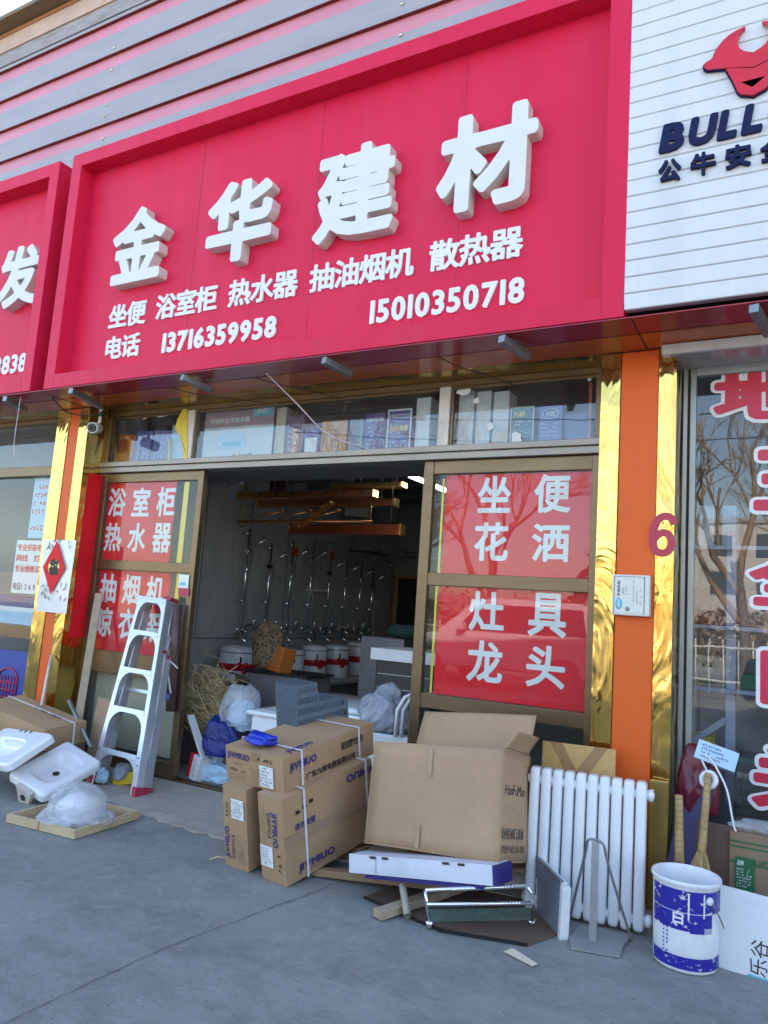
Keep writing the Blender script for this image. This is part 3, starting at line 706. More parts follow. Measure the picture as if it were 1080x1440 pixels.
# things stored on the shelf behind the transom panes
sh = thing('storage_shelf', 'dark storage shelf behind the transom panes carrying boxes', 'shelf', (-2.8, .3, 2.2))
part('board', MT['ceil'], sh, lambda b: b.box(-4.76, -.90, .065, .62, 2.205, 2.238))
part('back_panel', MT['ceil'], sh, lambda b: b.box(-4.76, -.90, .62, .64, 2.205, 2.70))
def sbox(name, label, cat, x0, x1, z1, m, y=.05, d=.14, tilt=0, group=None, deco=None, z0=2.239):
    t = thing(name, label, cat, ((x0+x1)/2, y, z0), (0, R(tilt), 0), group)
    w = x1-x0; h = z1-z0; mb = MB(); mb.box(-w/2, w/2, 0, d, 0, h, 0); mb.build('carton', m, t, bevel=.003)
    if deco: deco(t, w, h)
    return t
def txt(t, s, u0, u1, v0, v1, m, name='lettering', off=.02, y=0.0, **k):
    mb = MB(); line(mb, s, (0, y, 0), FX, FZ, FN, u0, u1, v0, v1, depth=.0015, off=off, res=52, **k); return mb.build(name, m, t, fixn=False)
def scr(t, u0, u1, v0, v1, rows, m, seed=1, name='small_print', y=0.0):
    mb = MB(); scribble(mb, (0, y, 0), FX, FZ, FN, u0, u1, v0, v1, rows, 0, seed); return mb.build(name, m, t, fixn=False)
def plate(t, u0, u1, v0, v1, m, name='label', y=0.0, d=.002): return part_l(name, m, t, lambda b: b.box(u0, u1, y-d, y-.0002, v0, v1))
def part_l(name, m, parent, fn, **k):
    mb = MB(); fn(mb); return mb.build(name, m, parent, **k)
UG = 'boxes stored behind the transom panes'
sbox('tilted_carton', 'orange carton leaning behind the left transom pane', 'box', -4.733, -4.550, 2.491, MT['orange2'], tilt=6, group=UG)
def d_purple(t, w, h): scr(t, -w*.35, w*.35, h*.15, h*.85, 5, MT['pale_blue'], 3)
sbox('carton', 'violet carton with pale print beside the orange one in the left transom pane', 'box', -4.537, -4.368, 2.512, MT['purple_blue'], y=.06, tilt=3, group=UG, deco=d_purple)
sbox('carton', 'wide violet carton in the middle of the left transom pane', 'box', -4.352, -4.166, 2.507, MT['purple_blue'], y=.06, tilt=4, group=UG, deco=d_purple)
sbox('carton', 'light blue carton against the torn yellow sheet', 'box', -4.151, -4.013, 2.541, MT['pale_blue'], y=.06, group=UG)
# poster of a water heater
pt = thing('poster', 'faded water heater poster with a pale blue tank in the middle transom pane', 'poster', (-3.485, .03, 2.246))
pw = (-3.176--3.806); ph = 2.631-2.246
MT['poster_top'] = mat('poster_brownish_pink', (.38, .24, .26), .5, var=.1); MT['poster_low'] = mat('poster_pale', (.62, .66, .66), .5, var=.06)
part_l('sheet', [MT['poster_low'], MT['poster_top']], pt, lambda b: b.box(-pw/2, pw/2, 0, .003, 0, ph*.62, 0).box(-pw/2, pw/2, 0, .003, ph*.6205, ph, 1))
part_l('blue_corner', MT['cyan'], pt, lambda b: b.box(pw*.2, pw*.48, -.002, -.0002, ph*.78, ph*.99))
txt(pt, '美的', pw*.25, pw*.42, ph*.83, ph*.93, MT['paper'], y=-.002)
txt(pt, '手动安全无电水器', -pw*.42, pw*.16, ph*.70, ph*.80, MT['paper'])
mb = MB(); tk = [(-.28, .20), (.10, .20), (.14, .26), (.14, .42), (.06, .52), (-.10, .56), (-.22, .50), (-.30, .38)]
mb.prism(smooth([(u*pw, v*ph) for u, v in tk]+[(tk[0][0]*pw, tk[0][1]*ph)], 2)[:-1], lambda u, v, w: (u, -w, v), .002); mb.build('tank_picture', MT['pale_blue'], pt)
part_l('tank_band', MT['cyan'], pt, lambda b: b.box(-.2*pw, .06*pw, -.004, -.0025, .25*ph, .33*ph))
scr(pt, -pw*.05, pw*.42, ph*.04, ph*.12, 1, MT['greyink'], 8)
sbox('panel_carton', 'pale cream slim carton right of the water heater poster', 'box', -3.169, -3.084, 2.603, MT['cream'], group=UG)
sbox('carton', 'brownish violet printed carton in the middle transom pane', 'box', -3.072, -2.929, 2.538, mat('mauve_print', (.20, .10, .17), .45), group=UG, deco=d_purple)
def d_white(t, w, h): plate(t, -w*.42, w*.42, h*.05, h*.62, MT['paper'])
sbox('carton', 'dark violet carton with a white lower label', 'box', -2.917, -2.802, 2.454, MT['purple'], group=UG, deco=d_white)
def d_or(t, w, h): scr(t, -w*.3, w*.3, h*.2, h*.8, 4, MT['greyink'], 5)
sbox('carton', 'apricot orange carton standing in the middle transom pane', 'box', -2.779, -2.583, 2.482, mat('apricot_print', (.60, .30, .13), .5, var=.1), d=.2, group=UG, deco=d_or)
sbox('carton', 'plain grey blue carton between the orange and violet ones', 'box', -2.567, -2.459, 2.481, mat('greyblue_print', (.20, .24, .33), .5), group=UG)
def d_len(t, w, h):
    txt(t, 'LENTETO', -w*.4, w*.4, h*.80, h*.89, MT['paper'], gap=.2); scr(t, -w*.35, w*.35, h*.1, h*.7, 6, MT['pale_blue'], 6)
def d_len2(t, w, h):
    for a in ((-.5, -.44, 0, 1), (.44, .5, 0, 1), (-.44, .44, .96, 1)): plate(t, a[0]*w, a[1]*w, a[2]*h, a[3]*h, MT['paper'])
    d_len(t, w, h)
    txt(t, '智能浴霸', -w*.38, w*.38, h*.50, h*.62, MT['yellow'])
sbox('carton', 'violet carton with white lettering and no border', 'box', -2.444, -2.297, 2.509, MT['purple'], group=UG, deco=d_len)
sbox('carton', 'violet carton with a white border and yellow characters', 'box', -2.276, -2.104, 2.522, MT['purple'], y=.04, group=UG, deco=d_len2)
MT['wornwhite'] = mat('worn_white_box', (.74, .74, .72), .5, var=.08, dirt=(.55, .53, .5), ds=12)
sbox('panel_carton', 'white slim carton left of the second white mullion', 'box', -2.081, -1.983, 2.587, MT['wornwhite'], group=UG)
sbox('panel_carton', 'first white slim carton right of the second white mullion', 'box', -1.794, -1.697, 2.604, MT['wornwhite'], group=UG)
sbox('panel_carton', 'middle one of three white slim cartons in the right transom pane', 'box', -1.679, -1.589, 2.595, MT['wornwhite'], group=UG)
sbox('panel_carton', 'white slim carton touching the teal box in the right transom pane', 'box', -1.572, -1.475, 2.585, MT['wornwhite'], group=UG)
def d_teal(t, w, h):
    for a in ((-.5, -.46, 0, 1), (.46, .5, 0, 1), (-.46, .46, .97, 1)): plate(t, a[0]*w, a[1]*w, a[2]*h, a[3]*h, MT['paper'])
    txt(t, '九程', -w*.38, w*.12, h*.76, h*.90, MT['yellow'], off=.03); scr(t, -w*.38, w*.38, h*.52, h*.68, 2, MT['paper'], 2); scr(t, -w*.38, w*.38, h*.08, h*.45, 5, MT['pale_blue'], 9)
sbox('carton', 'dark teal carton with yellow characters in the right transom pane', 'box', -1.463, -1.322, 2.480, MT['teal'], d=.18, group=UG, deco=d_teal)
def d_pl(t, w, h):
    mb = MB(); mb.lathe([(.028, -.001), (.030, 0), (.032, -.001)], 24); mb.v = [(x*1.5, -.001+z, y+h*.8) for x, y, z in mb.v]; mb.build('oval_mark', MT['pale_blue'], t)
    txt(t, '长虹', -w*.22, w*.22, h*.74, h*.86, MT['paper']); scr(t, -w*.38, w*.38, h*.1, h*.6, 5, MT['pale_blue'], 12)
sbox('carton', 'violet carton with an oval mark in the right transom pane', 'box', -1.293, -1.158, 2.476, MT['purple_blue'], d=.2, group=UG, deco=d_pl)
sbox('carton', 'glossy dark violet bundle at the right end of the transom shelf', 'box', -1.148, -1.013, 2.434, mat('glossy_violet', (.08, .08, .2), .15), y=.08, d=.2, tilt=-4, group=UG)
sp = thing('slim_slat', 'thin orange slat upright behind the right transom pane', 'slat', (-1.000, .03, 2.246)); part_l('slat', MT['orange2'], sp, lambda b: b.box(-.008, .008, 0, .015, 0, .34))
sp = thing('slim_slat', 'thin yellow slat in front of the violet cartons, left transom pane', 'slat', (-4.125, .03, 2.246), (0, R(-6), 0)); part_l('slat', MT['yellow'], sp, lambda b: b.box(-.008, .008, 0, .015, 0, .18))

# ---------------------------------------------------------------- sliding doors
zm0, zm1 = 1.425, 1.497
def sash(t, x0, x1, y, z0, z1, rails, st=.055, dp=.045):
    f = MB(); f.box(x0, x0+st, y-dp/2, y+dp/2, z0, z1).box(x1-st, x1, y-dp/2, y+dp/2, z0, z1)
    for a, b in rails: f.box(x0+st, x1-st, y-dp/2+.004, y+dp/2-.004, a, b)
    f.build('door_frame', MT['brown_al'], t, world=True, bevel=.003)
    rr = sorted(rails)
    for (a, b), (c, d) in zip(rr[:-1], rr[1:]):
        part('pane', MT['glass_clear'], t, lambda q: q.box(x0+st-.004, x1-st+.004, y-.003, y+.003, b-.002, c+.002))
ld = thing('sliding_door', 'bronze sliding door with red bathroom cabinet stickers, behind the stepladder', 'door', (-4.24, 0, .02))
sash(ld, -4.762, -3.711, .0, .03, 2.163, [(.03, .13), (0.665, 0.822), (zm0, zm1), (2.095, 2.163)])
rd = thing('sliding_door', 'bronze sliding door with large white characters on red, behind the open carton', 'door', (-1.45, 0, .02))
sash(rd, -1.962, -.905, .0, .03, 2.163, [(.03, .13), (.725, .805), (zm0, zm1), (2.085, 2.163)], st=.06)
# second stile of the sash parked behind, showing at the opening
pd = thing('sliding_door', 'second bronze sash parked behind the right door, only its edge showing', 'door', (-1.5, .06, .02))
sash(pd, -1.995, -.93, .055, .03, 2.163, [(.03, .13), (.725, .805), (2.085, 2.163)], st=.05, dp=.04)
def sticker(t, x0, x1, z0, z1, y=.012): return part('sticker', MT['sticker'], t, lambda b: b.box(x0, x1, y, y+.001, z0, z1))
def dchars(t, spec, y=.0105, off=.026):
    for ch, u0, u1, v0, v1 in spec:
        mb = MB(); fit_glyph(mb, ch, (0, y, 0), FX, FZ, FN, u0, u1, v0, v1, depth=.0008, off=off, res=84)
        mb.build('character', MT['white_flat'], t, world=True, fixn=False)
xs = -3.775
sticker(ld, -4.700, -3.998, zm1+.001, 2.117); sticker(ld, -4.700, -3.964, 0.822+.002, zm0-.001)
part('painted_reflection', MT['yellow'], ld, lambda b: b.box(-3.921, -3.873, .0105, .0115, zm1+.001, 2.09).box(-3.903, -3.862, .0105, .0115, 0.822+.002, zm0-.001))  # bright gold reflection beside the stickers, painted in as yellow strips
def cells(s, x0, x1, z0, z1, g=.18):
    cw = (x1-x0)/(len(s)-g); return [(c, x0+i*cw, x0+i*cw+cw*(1-g), z0, z1) for i, c in enumerate(s)]
dchars(ld, cells('浴室柜', -4.690, -3.994, 1.834, 2.057, .28))
dchars(ld, cells('热水器', -4.691, -3.999, 1.566, 1.785, .28))
dchars(ld, cells('抽烟机', -4.677, -4.014, 1.174, 1.395, .28))
dchars(ld, cells('晾衣架', -4.689, -4.001, 0.921, 1.143, .28))
# small round notice on the left door
nt_ = part('notice', MT['redplastic'], ld, lambda b: b.box(-3.835, -3.735, -.0300, -.0285, 1.264, 1.318))
part('notice', MT['paper'], ld, lambda b: b.box(-3.841, -3.747, -.0300, -.0285, 1.318+.001, 1.413))
part('notice_mark', MT['cyan'], ld, lambda b: b.box(-3.826, -3.773, -.0315, -.0305, 1.338, 1.358))
part('red_edge_strip', MT['sticker'], ld, lambda b: b.box(-4.7535, -4.751, -.16, -.025, .9, 2.15))
sticker(rd, -1.831, -.968, zm1+.001, 2.08); sticker(rd, -1.837, -.968, .808, zm0-.001)
part('bare_tape', MT['yellow'], rd, lambda b: b.box(-1.854, -1.840, .0105, .0115, zm1+.001, 2.06).box(-1.860, -1.846, .0105, .0115, .81, zm0-.001))
dchars(rd, [('坐', -1.624, -1.426, 1.854, 2.069), ('便', -1.287, -1.084, 1.853, 2.071),
  ('花', -1.631, -1.426, 1.577, 1.800), ('洒', -1.290, -1.081, 1.583, 1.794),
  ('灶', -1.640, -1.430, 1.183, 1.405), ('具', -1.293, -1.082, 1.178, 1.413),
  ('龙', -1.637, -1.427, 0.901, 1.131), ('头', -1.292, -1.080, 0.908, 1.132)])
bk = thing('backing_sheet', 'beige sheet standing inside behind the lower pane of the left door', 'board', (-4.2, .08, .14)); part('sheet', mat('beige_sheet', (.46, .42, .31), .6, var=.1), bk, lambda b: b.box(-4.68, -3.84, .08, .092, .13, .78))
th = thing('door_track', 'bronze floor track of the sliding doors', 'threshold', (-2.8, 0, .0)); part('track', MT['brown_al'], th, lambda b: b.box(-4.76, -.9, -.06, .085, .0, .012).box(-4.76, -.9, -.012, -.004, .0121, .028).box(-4.76, -.9, .048, .056, .0121, .028))

# ---------------------------------------------------------------- left neighbour's window
nw = thing('shop_window', 'bronze framed window of the left neighbour with paper notices, cut by the frame', 'window', (-6.2, 0, 0))
def nfr(b):
    b.box(-9, -5.117, -.03, .03, 2.615, 2.65).box(-9, -5.117, -.05, .05, 2.166, 2.245)
    b.box(-5.165, -5.117, -.03, .03, .02, 2.166).box(-5.165, -5.117, -.03, .03, 2.245, 2.615).box(-6.31, -6.25, -.03, .03, 2.245, 2.615)
    b.box(-9, -5.165, -.03, .03, 0.837, 0.940).box(-9, -5.165, -.03, .03, .02, .12)
part('window_frame', MT['brown_al'], nw, nfr, bevel=.002)
part('pane', MT['glass'], nw, lambda b: b.box(-6.25, -5.165, .0, .004, 2.245, 2.615)); part('pane', MT['glass'], nw, lambda b: b.box(-9, -6.31, .0, .004, 2.245, 2.615))
part('pane', MT['glass_clear'], nw, lambda b: b.box(-9, -5.165, .0, .004, .9, 2.166)); part('pane', MT['glass_clear'], nw, lambda b: b.box(-9, -5.165, .0, .004, .12, .86))
part('dark_room', mat('neighbour_room', (.2, .2, .19), .8), nw, lambda b: b.box(-9, -4.9, .5, .55, 0, 2.7))
xa, xb = -5.674, -5.404
np_ = thing('paper_notice', 'white paper notice with red handwriting behind the left neighbour window', 'notice', ((xa+xb)/2, .012, 1.195))
hh = 1.634-1.195; ww = xb-xa+.14
part_l('sheet', MT['paper'], np_, lambda b: b.box(-ww/2, ww/2, 0, .001, 0, hh))
for i, s in enumerate(('专业安装电视', '网线 灯具', '专业维修洁具')): txt(np_, s, -ww*.46, ww*.46, hh*(.80-.2*i), hh*(.93-.2*i), MT['sticker'])
txt(np_, '电话1369', -ww*.46, ww*.3, hh*.06, hh*.2, MT['royal'])
np2 = thing('paper_notice', 'pale poster hung high behind the left neighbour window', 'notice', (-5.508, .02, 1.655))
part_l('sheet', MT['pale_blue'], np2, lambda b: b.box(-.12, .10, 0, .001, 0, .52)); scr(np2, -.1, .08, .05, .46, 6, MT['sticker'], 4)
bp = thing('picture_panel', 'blue white picture panel behind the left neighbour window', 'poster', (-5.683, .05, 0.939))
part_l('sheet', [MT['pale_blue'], MT['royal'], MT['paper']], bp, lambda b: b.box(-.8, .30, 0, .004, .0, .10, 0).box(-.8, .30, 0, .004, .1005, .14, 2).box(-.8, .30, 0, .004, .1405, .24, 1))
bo = thing('blue_board', 'blue board with a red fence drawing below the left neighbour window', 'board', (-5.544, -.035, 0.275))
part_l('board', mat('blue_board', (.015, .05, .30), .35), bo, lambda b: b.box(-.9, .22, 0, .006, 0, .46))
def arch(b):
    pts = [(-.14, -.004, .06)]+[(-.02-.12*math.cos(math.pi*k/8), -.004, .24+.08*math.sin(math.pi*k/8)) for k in range(9)]+[(.10, -.004, .06)]
    b.tube(pts, .007, 6)
    for x in (-.10, -.06, -.02, .02, .06): b.tube([(x, -.004, .07), (x, -.004, .26)], .005, 6)
    for z in (.09, .15, .21): b.tube([(-.14, -.004, z), (.10, -.004, z)], .005, 6)
part_l('drawing', MT['redplastic'], bo, arch)

# ---------------------------------------------------------------- right neighbour's window
rw = thing('shop_window', 'tall glass window of the right neighbour with red white-edged characters', 'window', (.3, 0, 0))
MT['alu_frame'] = mat('grey_aluminium_frame', (.33, .36, .36), .35, metal=.4, var=.1)
part('window_frame', MT['alu_frame'], rw, lambda b: b.box(-.512, -.492, -.02, .03, .1, 2.60).box(-.480, -.452, -.01, .04, .1, 2.60).box(-.452, 1.6, -.02, .03, 2.555, 2.60).box(-.452, 1.6, -.02, .03, .1, .15), bevel=.002)
part('silicone', MT['dark'], rw, lambda b: b.box(-.4915, -.4805, .0, .02, .1, 2.60))
part('pane', MT['glass'], rw, lambda b: b.box(-.452, 1.6, .008, .012, .15, 2.555))
part('header_box', mat('header_white', (.66, .64, .62), .35, var=.06, dirt=(.45, .42, .38), ds=6), rw, lambda b: b.box(-.585, 1.6, -.27, -.035, 2.648-.05, 2.648), bevel=.003)
part('header_soffit', mat('header_grey', (.36, .33, .34), .12, var=.06), rw, lambda b: b.box(-.55, 1.6, -.25, .02, 2.5995-.004, 2.5975).box(-.52, 1.6, -.03, .0, 2.60, 2.61))
def wch(ch, u0, u1, v0, v1, off=.045):
    b = MB(); fit_glyph(b, ch, (0, .0065, 0), FX, FZ, FN, u0-.018, u1+.018, v0-.018, v1+.018, depth=.0008, off=off+.045, res=72); b.build('character_edge', MT['white_flat'], rw, world=True, fixn=False)
    b = MB(); fit_glyph(b, ch, (0, .0052, 0), FX, FZ, FN, u0, u1, v0, v1, depth=.0008, off=off, res=72); b.build('character', MT['window_red'], rw, world=True, fixn=False)
wch('地', -0.373, -0.373+.40, 2.313, 2.585)
wch('王', -0.169-.02, -0.169+.34, 1.860, 2.162)
wch('全', -0.186-.02, -0.186+.36, 1.403, 1.674)
wch('口', -0.157, -0.157+.34, 0.948, 1.197)
wch('关', -0.191, -0.191+.36, 0.486, 0.765)
part('room', mat('right_room', (.16, .16, .17), .8), rw, lambda b: b.box(-.75, 2.2, 3.2, 3.25, 0, 2.7).box(-.75, 2.2, .1, 3.2, .0, .02).box(-.75, 2.2, .1, 3.2, 2.66, 2.7))

# ---------------------------------------------------------------- things fixed to the pillar and the soffit
hn = thing('house_number', 'crimson figure 6 on the gold strip of the right pillar', 'house number', (-.57, -.217, 1.61))
six = smooth([(.97, .74), (.84, .90), (.56, .94), (.27, .84), (.13, .58), (.11, .32), (.22, .12), (.5, .06), (.78, .12), (.89, .31), (.78, .50), (.52, .565), (.24, .47), (.13, .36)], 3)
b = MB(); vs = []
for i, p in enumerate(six):
    a, c = six[max(i-1, 0)], six[min(i+1, len(six)-1)]; dx, dz = (c[0]-a[0])*.114, (c[1]-a[1])*.211; L = math.hypot(dx, dz); nx_, nz_ = -dz/L, dx/L; X, Z = -.628+p[0]*.114, 1.607+p[1]*.211; hw = .0175; yy = -.2205+.0015*i/len(six)
    vs += [(X+nx_*hw, yy, Z+nz_*hw), (X-nx_*hw, yy, Z-nz_*hw), (X+nx_*hw, -.2166, Z+nz_*hw), (X-nx_*hw, -.2166, Z-nz_*hw)]
fs = []
for i in range(len(six)-1):
    k = 4*i; fs += [(k, k+1, k+5, k+4), (k, k+4, k+6, k+2), (k+1, k+3, k+7, k+5)]
b.add(vs, fs+[(0, 2, 3, 1)]); b.build('figure', MT['house_num'], hn, world=True)
hb = thing('meter_box', 'beige meter box with blue oval logo fixed on the orange pillar', 'box', (-.705, -.215, 1.315))
part_l('housing', MT['beige_metal'], hb, lambda b: b.box(-.088, .088, -.045, .003, 0, .196), bevel=.006)
part_l('door', MT['beige_metal'], hb, lambda b: b.box(-.074, .062, -.0485, -.0455, .012, .184), bevel=.002)
part_l('door_gap', MT['greyink'], hb, lambda b: [b.box(*q) for q in ((-.0775, -.0752, -.0465, -.0452, .008, .188), (.0632, .0655, -.0465, -.0452, .008, .188), (-.075, .063, -.0465, -.0452, .1853, .1875))])
mb = MB(); mb.lathe([(.010, 0), (.010, .004), (.004, .005), (.0005, .005)], 14); mb.v = [(x-.012, -.0485-z, y+.032) for x, y, z in mb.v]; mb.build('lock', MT['steel'], hb)
mb = MB(); mb.lathe([(.0005, .001), (.016, .001), (.016, 0)], 24, sy=1.7); mb.v = [(x-.053, -.0487-z, y+.056) for x, y, z in mb.v]; mb.build('oval_logo', MT['cyan'], hb)
mb = MB(); line(mb, 'HIBOX', (-.047, -.0499, .036), (0, 0, 1), (-1, 0, 0), FN, 0, .040, 0, .013, depth=.0006, off=.03, res=48); mb.build('lettering', MT['paper'], hb, fixn=False)
mb = MB(); line(mb, '多媒体箱', (-.048, -.0487, .09), (0, 0, 1), (-1, 0, 0), FN, 0, .075, 0, .014, depth=.0006, off=.02, res=48); mb.build('lettering', MT['greyink'], hb, fixn=False)
mb = MB()
for k in range(3): scribble(mb, (.02+.016*k, -.0476, .05), (0, 0, 1), (-1, 0, 0), FN, 0, .12-.02*k, 0, .010, 1, 0, k)
scribble(mb, (-.022, -.0476, .10), (0, 0, 1), (-1, 0, 0), FN, 0, .05, -.01, .02, 2, 0, 7); mb.build('small_print', MT['greyink'], hb, fixn=False)
# cctv camera
cc = thing('security_camera', 'grey bullet security camera hanging beside the left transom pane', 'camera', (-4.583, -.25, 2.57))
cx, cz = (-4.565, 2.448)
mb = MB(); d = Vector((.50, -.80, -.22)).normalized(); a = Vector((cx, -.33, cz)); mb.tube([a, a-d*.02, a-d*.12, a-d*.14], [.040, .042, .042, .03], 18); mb.build('housing', MT['beige_metal'], cc, world=True)
mb = MB(); mb.tube([a+d*.0005, a+d*.004], [.033, .031], 18); mb.build('lens_plate', MT['black'], cc, world=True)
for k in range(6):
    u = d.orthogonal().normalized(); w = d.cross(u); q = a+d*.004+(u*math.cos(k*1.047)+w*math.sin(k*1.047))*.021
    mb = MB(); mb.tube([q, q+d*.002], .0045, 8); mb.build('infrared_led', MT['steel'], cc, world=True)
mb = MB(); e = a-d*.08; mb.tube([e, e+Vector((.012, .02, .05)), e+Vector((.012, .02, .05))+Vector((0, 0, 2.65-e.z-.05))], .013, 10); mb.build('arm', MT['pvc'], cc, world=True)
mb = MB(); mb.tube([e+Vector((.012, .02, .09)), e+Vector((.012, .02, .12))], .0145, 10); mb.build('arm_band', MT['green'], cc, world=True)
def cable(name, label, cat, pts, r, m):
    p0 = Vector(pts[0]); t = thing(name, label, cat, p0); P = [Vector(p)-p0 for p in pts]
    Q = []
    for i in range(len(P)-1):
        for k in range(6): Q.append(P[i].lerp(P[i+1], k/6))
    Q.append(P[-1])
    for _ in range(4): Q = [Q[0]]+[(Q[i-1]+Q[i]*2+Q[i+1])/4 for i in range(1, len(Q)-1)]+[Q[-1]]
    mb = MB(); mb.tube(Q, r, 6); mb.build('strand', m, t); return t
cable('cable', 'black cable looping from the left sign corner to the security camera', 'cable', [(-4.83, -.5, 2.65), (-4.86, -.35, 2.58), (-4.7, -.28, 2.555), (-4.55, -.27, 2.58), (-4.492, -0.200, 2.644)], .0045, MT['cable'])
cable('cable', 'thin black wire from the soffit to the first white mullion', 'cable', [(-3.72, -.43, 2.651), (-3.55, -.3, 2.62), (-3.38, -.15, 2.625), (-3.2, -.03, 2.62)], .003, MT['cable'])
cable('cable', 'thin black wire from the soffit above the middle transom pane', 'cable', [(-2.98, -.43, 2.651), (-2.85, -.34, 2.62), (-2.72, -.2, 2.615), (-2.6, -.03, 2.60)], .003, MT['cable'])
cable('cable', 'thin black wire from the soffit to the torn paper, right transom pane', 'cable', [(-1.72, -.43, 2.651), (-1.62, -.34, 2.61), (-1.5, -.18, 2.60), (-1.42, -.02, 2.59)], .003, MT['cable'])
cable('string', 'pale string hanging slack from the soffit across the middle transom pane', 'string', [(-2.85, -.5, 2.650), (-2.728, -0.300, 2.491), (-2.611, -0.200, 2.349), (-2.489, -0.150, 2.287), (-2.363, -0.080, 2.256)], .004, MT['pinkwire'])
cable('cable', 'pale string hanging down in front of the left neighbour transom', 'string', [(-5.05, -.6, 2.655), (-5.06, -.6, 2.3), (-5.03, -.6, 2.2)], .0025, MT['pinkwire'])
# fu hanging
fp = thing('fu_hanging', 'white plastic sheet with a red diamond fu paper on the left pillar', 'decoration', (-4.885, -.222, 1.075))
part_l('sheet', [mat('glossy_white_sheet', (.72, .72, .70), .18, var=.06, coat=.4)], fp, lambda b: b.add([(x, -.014-.006*math.sin(9*x+5*z), z) for z in np.linspace(0, .545, 9) for x in np.linspace(-.185, .175, 7)], [(j*7+i, j*7+i+1, (j+1)*7+i+1, (j+1)*7+i) for j in range(8) for i in range(6)], 0, True))
dm = MB(); dm.prism([(0, -.20), (.125, 0), (0, .20), (-.125, 0)], lambda u, v, w: (u-.01+.0*v, -.030-w, v+.335), .003); dm.build('red_diamond', MT['sticker'], fp)
dm = MB(); dm.lathe([(.0005, .001), (.062, .001), (.062, 0)], 28); dm.v = [(x-.01, -.0331-z, y+.335) for x, y, z in dm.v]; dm.build('gold_disc', MT['golden'], fp)
dm = MB(); fit_glyph(dm, '福', (-.01, -.0343, .335), FX, FZ, FN, -.05, .05, -.055, .055, depth=.001, off=.03); dm.build('character', MT['ink'], fp, fixn=False)
# wispy bamboo print on the white sheet
dm = MB(); rg = random.Random(2)
for k in range(26):
    x = rg.uniform(-.15, .14); z = rg.choice([rg.uniform(.08, .2), rg.uniform(.46, .53)]); a = rg.uniform(.4, 2.6); l = rg.uniform(.03, .07); ux_, uz_ = math.cos(a), math.sin(a)
    dm.add([(x, -.0215-.0002*k, z), (x+ux_*l*.5-uz_*.005, -.0215-.0002*k, z+uz_*l*.5+ux_*.005), (x+ux_*l, -.0215-.0002*k, z+uz_*l), (x+ux_*l*.5+uz_*.005, -.0215-.0002*k, z+uz_*l*.5-ux_*.005)], [(0, 1, 2, 3)])
dm.build('bamboo_print', MT['green'], fp)

# ================================================================ goods in front of the shop
AX3 = (1, 0, 0); AY3 = (0, 1, 0); AZ3 = (0, 0, 1); NX = (1, 0, 0)
def put_line(name, t, s, O, ux, uz, n, u0, u1, v0, v1, m, off=.02, **k):
    O = Vector(O)+Vector(n)*.0008
    mb = MB(); line(mb, s, O, ux, uz, n, u0, u1, v0, v1, depth=.0005, off=off, res=56, **k); return mb.build(name, m, t, fixn=False)
def put_scr(name, t, O, ux, uz, n, u0, u1, v0, v1, rows, m, seed=1):
    mb = MB(); scribble(mb, O, ux, uz, n, u0, u1, v0, v1, rows, 0, seed); return mb.build(name, m, t, fixn=False)
def put_plate(name, t, O, ux, uz, n, u0, u1, v0, v1, m, lift=.0006, d=.0006):
    O, ux, uz, n = Vector(O), Vector(ux), Vector(uz), Vector(n); mb = MB()
    c = [O+ux*u+uz*v+n*lift for u, v in ((u0, v0), (u1, v0), (u1, v1), (u0, v1))]; e = [p+n*d for p in c]
    mb.add(c+e, [(4, 5, 6, 7), (0, 1, 5, 4), (1, 2, 6, 5), (2, 3, 7, 6), (3, 0, 4, 7)]); return mb.build(name, m, t)
def soft_box(w, d, h, sag=.004, seed=0, nx=8, ny=10, nz=6):
    """carton with slightly bulging, uneven faces"""
    mb = MB(); rg = random.Random(seed); ph = [rg.uniform(0, 6) for _ in range(6)]
    def face(f, nu, nv):
        vs = []
        for j in range(nv+1):
            for i in range(nu+1):
                u, v = i/nu, j/nv; b = math.sin(math.pi*u)*math.sin(math.pi*v); vs.append(f(u, v, b))
        mb.add(vs, [(j*(nu+1)+i, j*(nu+1)+i+1, (j+1)*(nu+1)+i+1, (j+1)*(nu+1)+i) for j in range(nv) for i in range(nu)], 0, True)
    k = lambda i, u, v, b: sag*b*(1+.9*math.sin(5*u+ph[i])*math.sin(4*v+ph[i]))
    face(lambda u, v, b: (w*u, -k(0, u, v, b), h*v), nx, nz); face(lambda u, v, b: (w*(1-u), d+k(1, u, v, b), h*v), nx, nz)
    face(lambda u, v, b: (w+k(2, u, v, b), d*u, h*v), ny, nz); face(lambda u, v, b: (-k(3, u, v, b), d*(1-u), h*v), ny, nz)
    face(lambda u, v, b: (w*u, d*v, h+k(4, u, v, b)), nx, ny); face(lambda u, v, b: (w*u, d*(1-v), 0), nx, ny)
    return mb
def weld(o, dist=.0005):
    bm = bmesh.new(); bm.from_mesh(o.data); bmesh.ops.remove_doubles(bm, verts=bm.verts, dist=dist); bmesh.ops.recalc_face_normals(bm, faces=bm.faces)
    for e in bm.edges:
        if len(e.link_faces) == 2 and e.calc_face_angle() > R(50): e.smooth = False
    bm.to_mesh(o.data); bm.free(); return o
def crush(o, seed, amt=.0045):
    """soft, slightly knocked edges and corners"""
    weld(o); me = o.data; lo = Vector([min(v.co[i] for v in me.vertices) for i in range(3)]); hi = Vector([max(v.co[i] for v in me.vertices) for i in range(3)]); off = Vector((seed*3.3, seed, 1))
    for v in me.vertices:
        e = sorted(min(v.co[i]-lo[i], hi[i]-v.co[i]) for i in range(3)); k = 1.0 if e[2] < .02 else (.55 if e[1] < .012 else 0)
        if k: c = (lo+hi)/2-v.co; c.normalize(); v.co += c*amt*k*(.6+1.4*abs(noise.noise(v.co*9+off)))
    return o
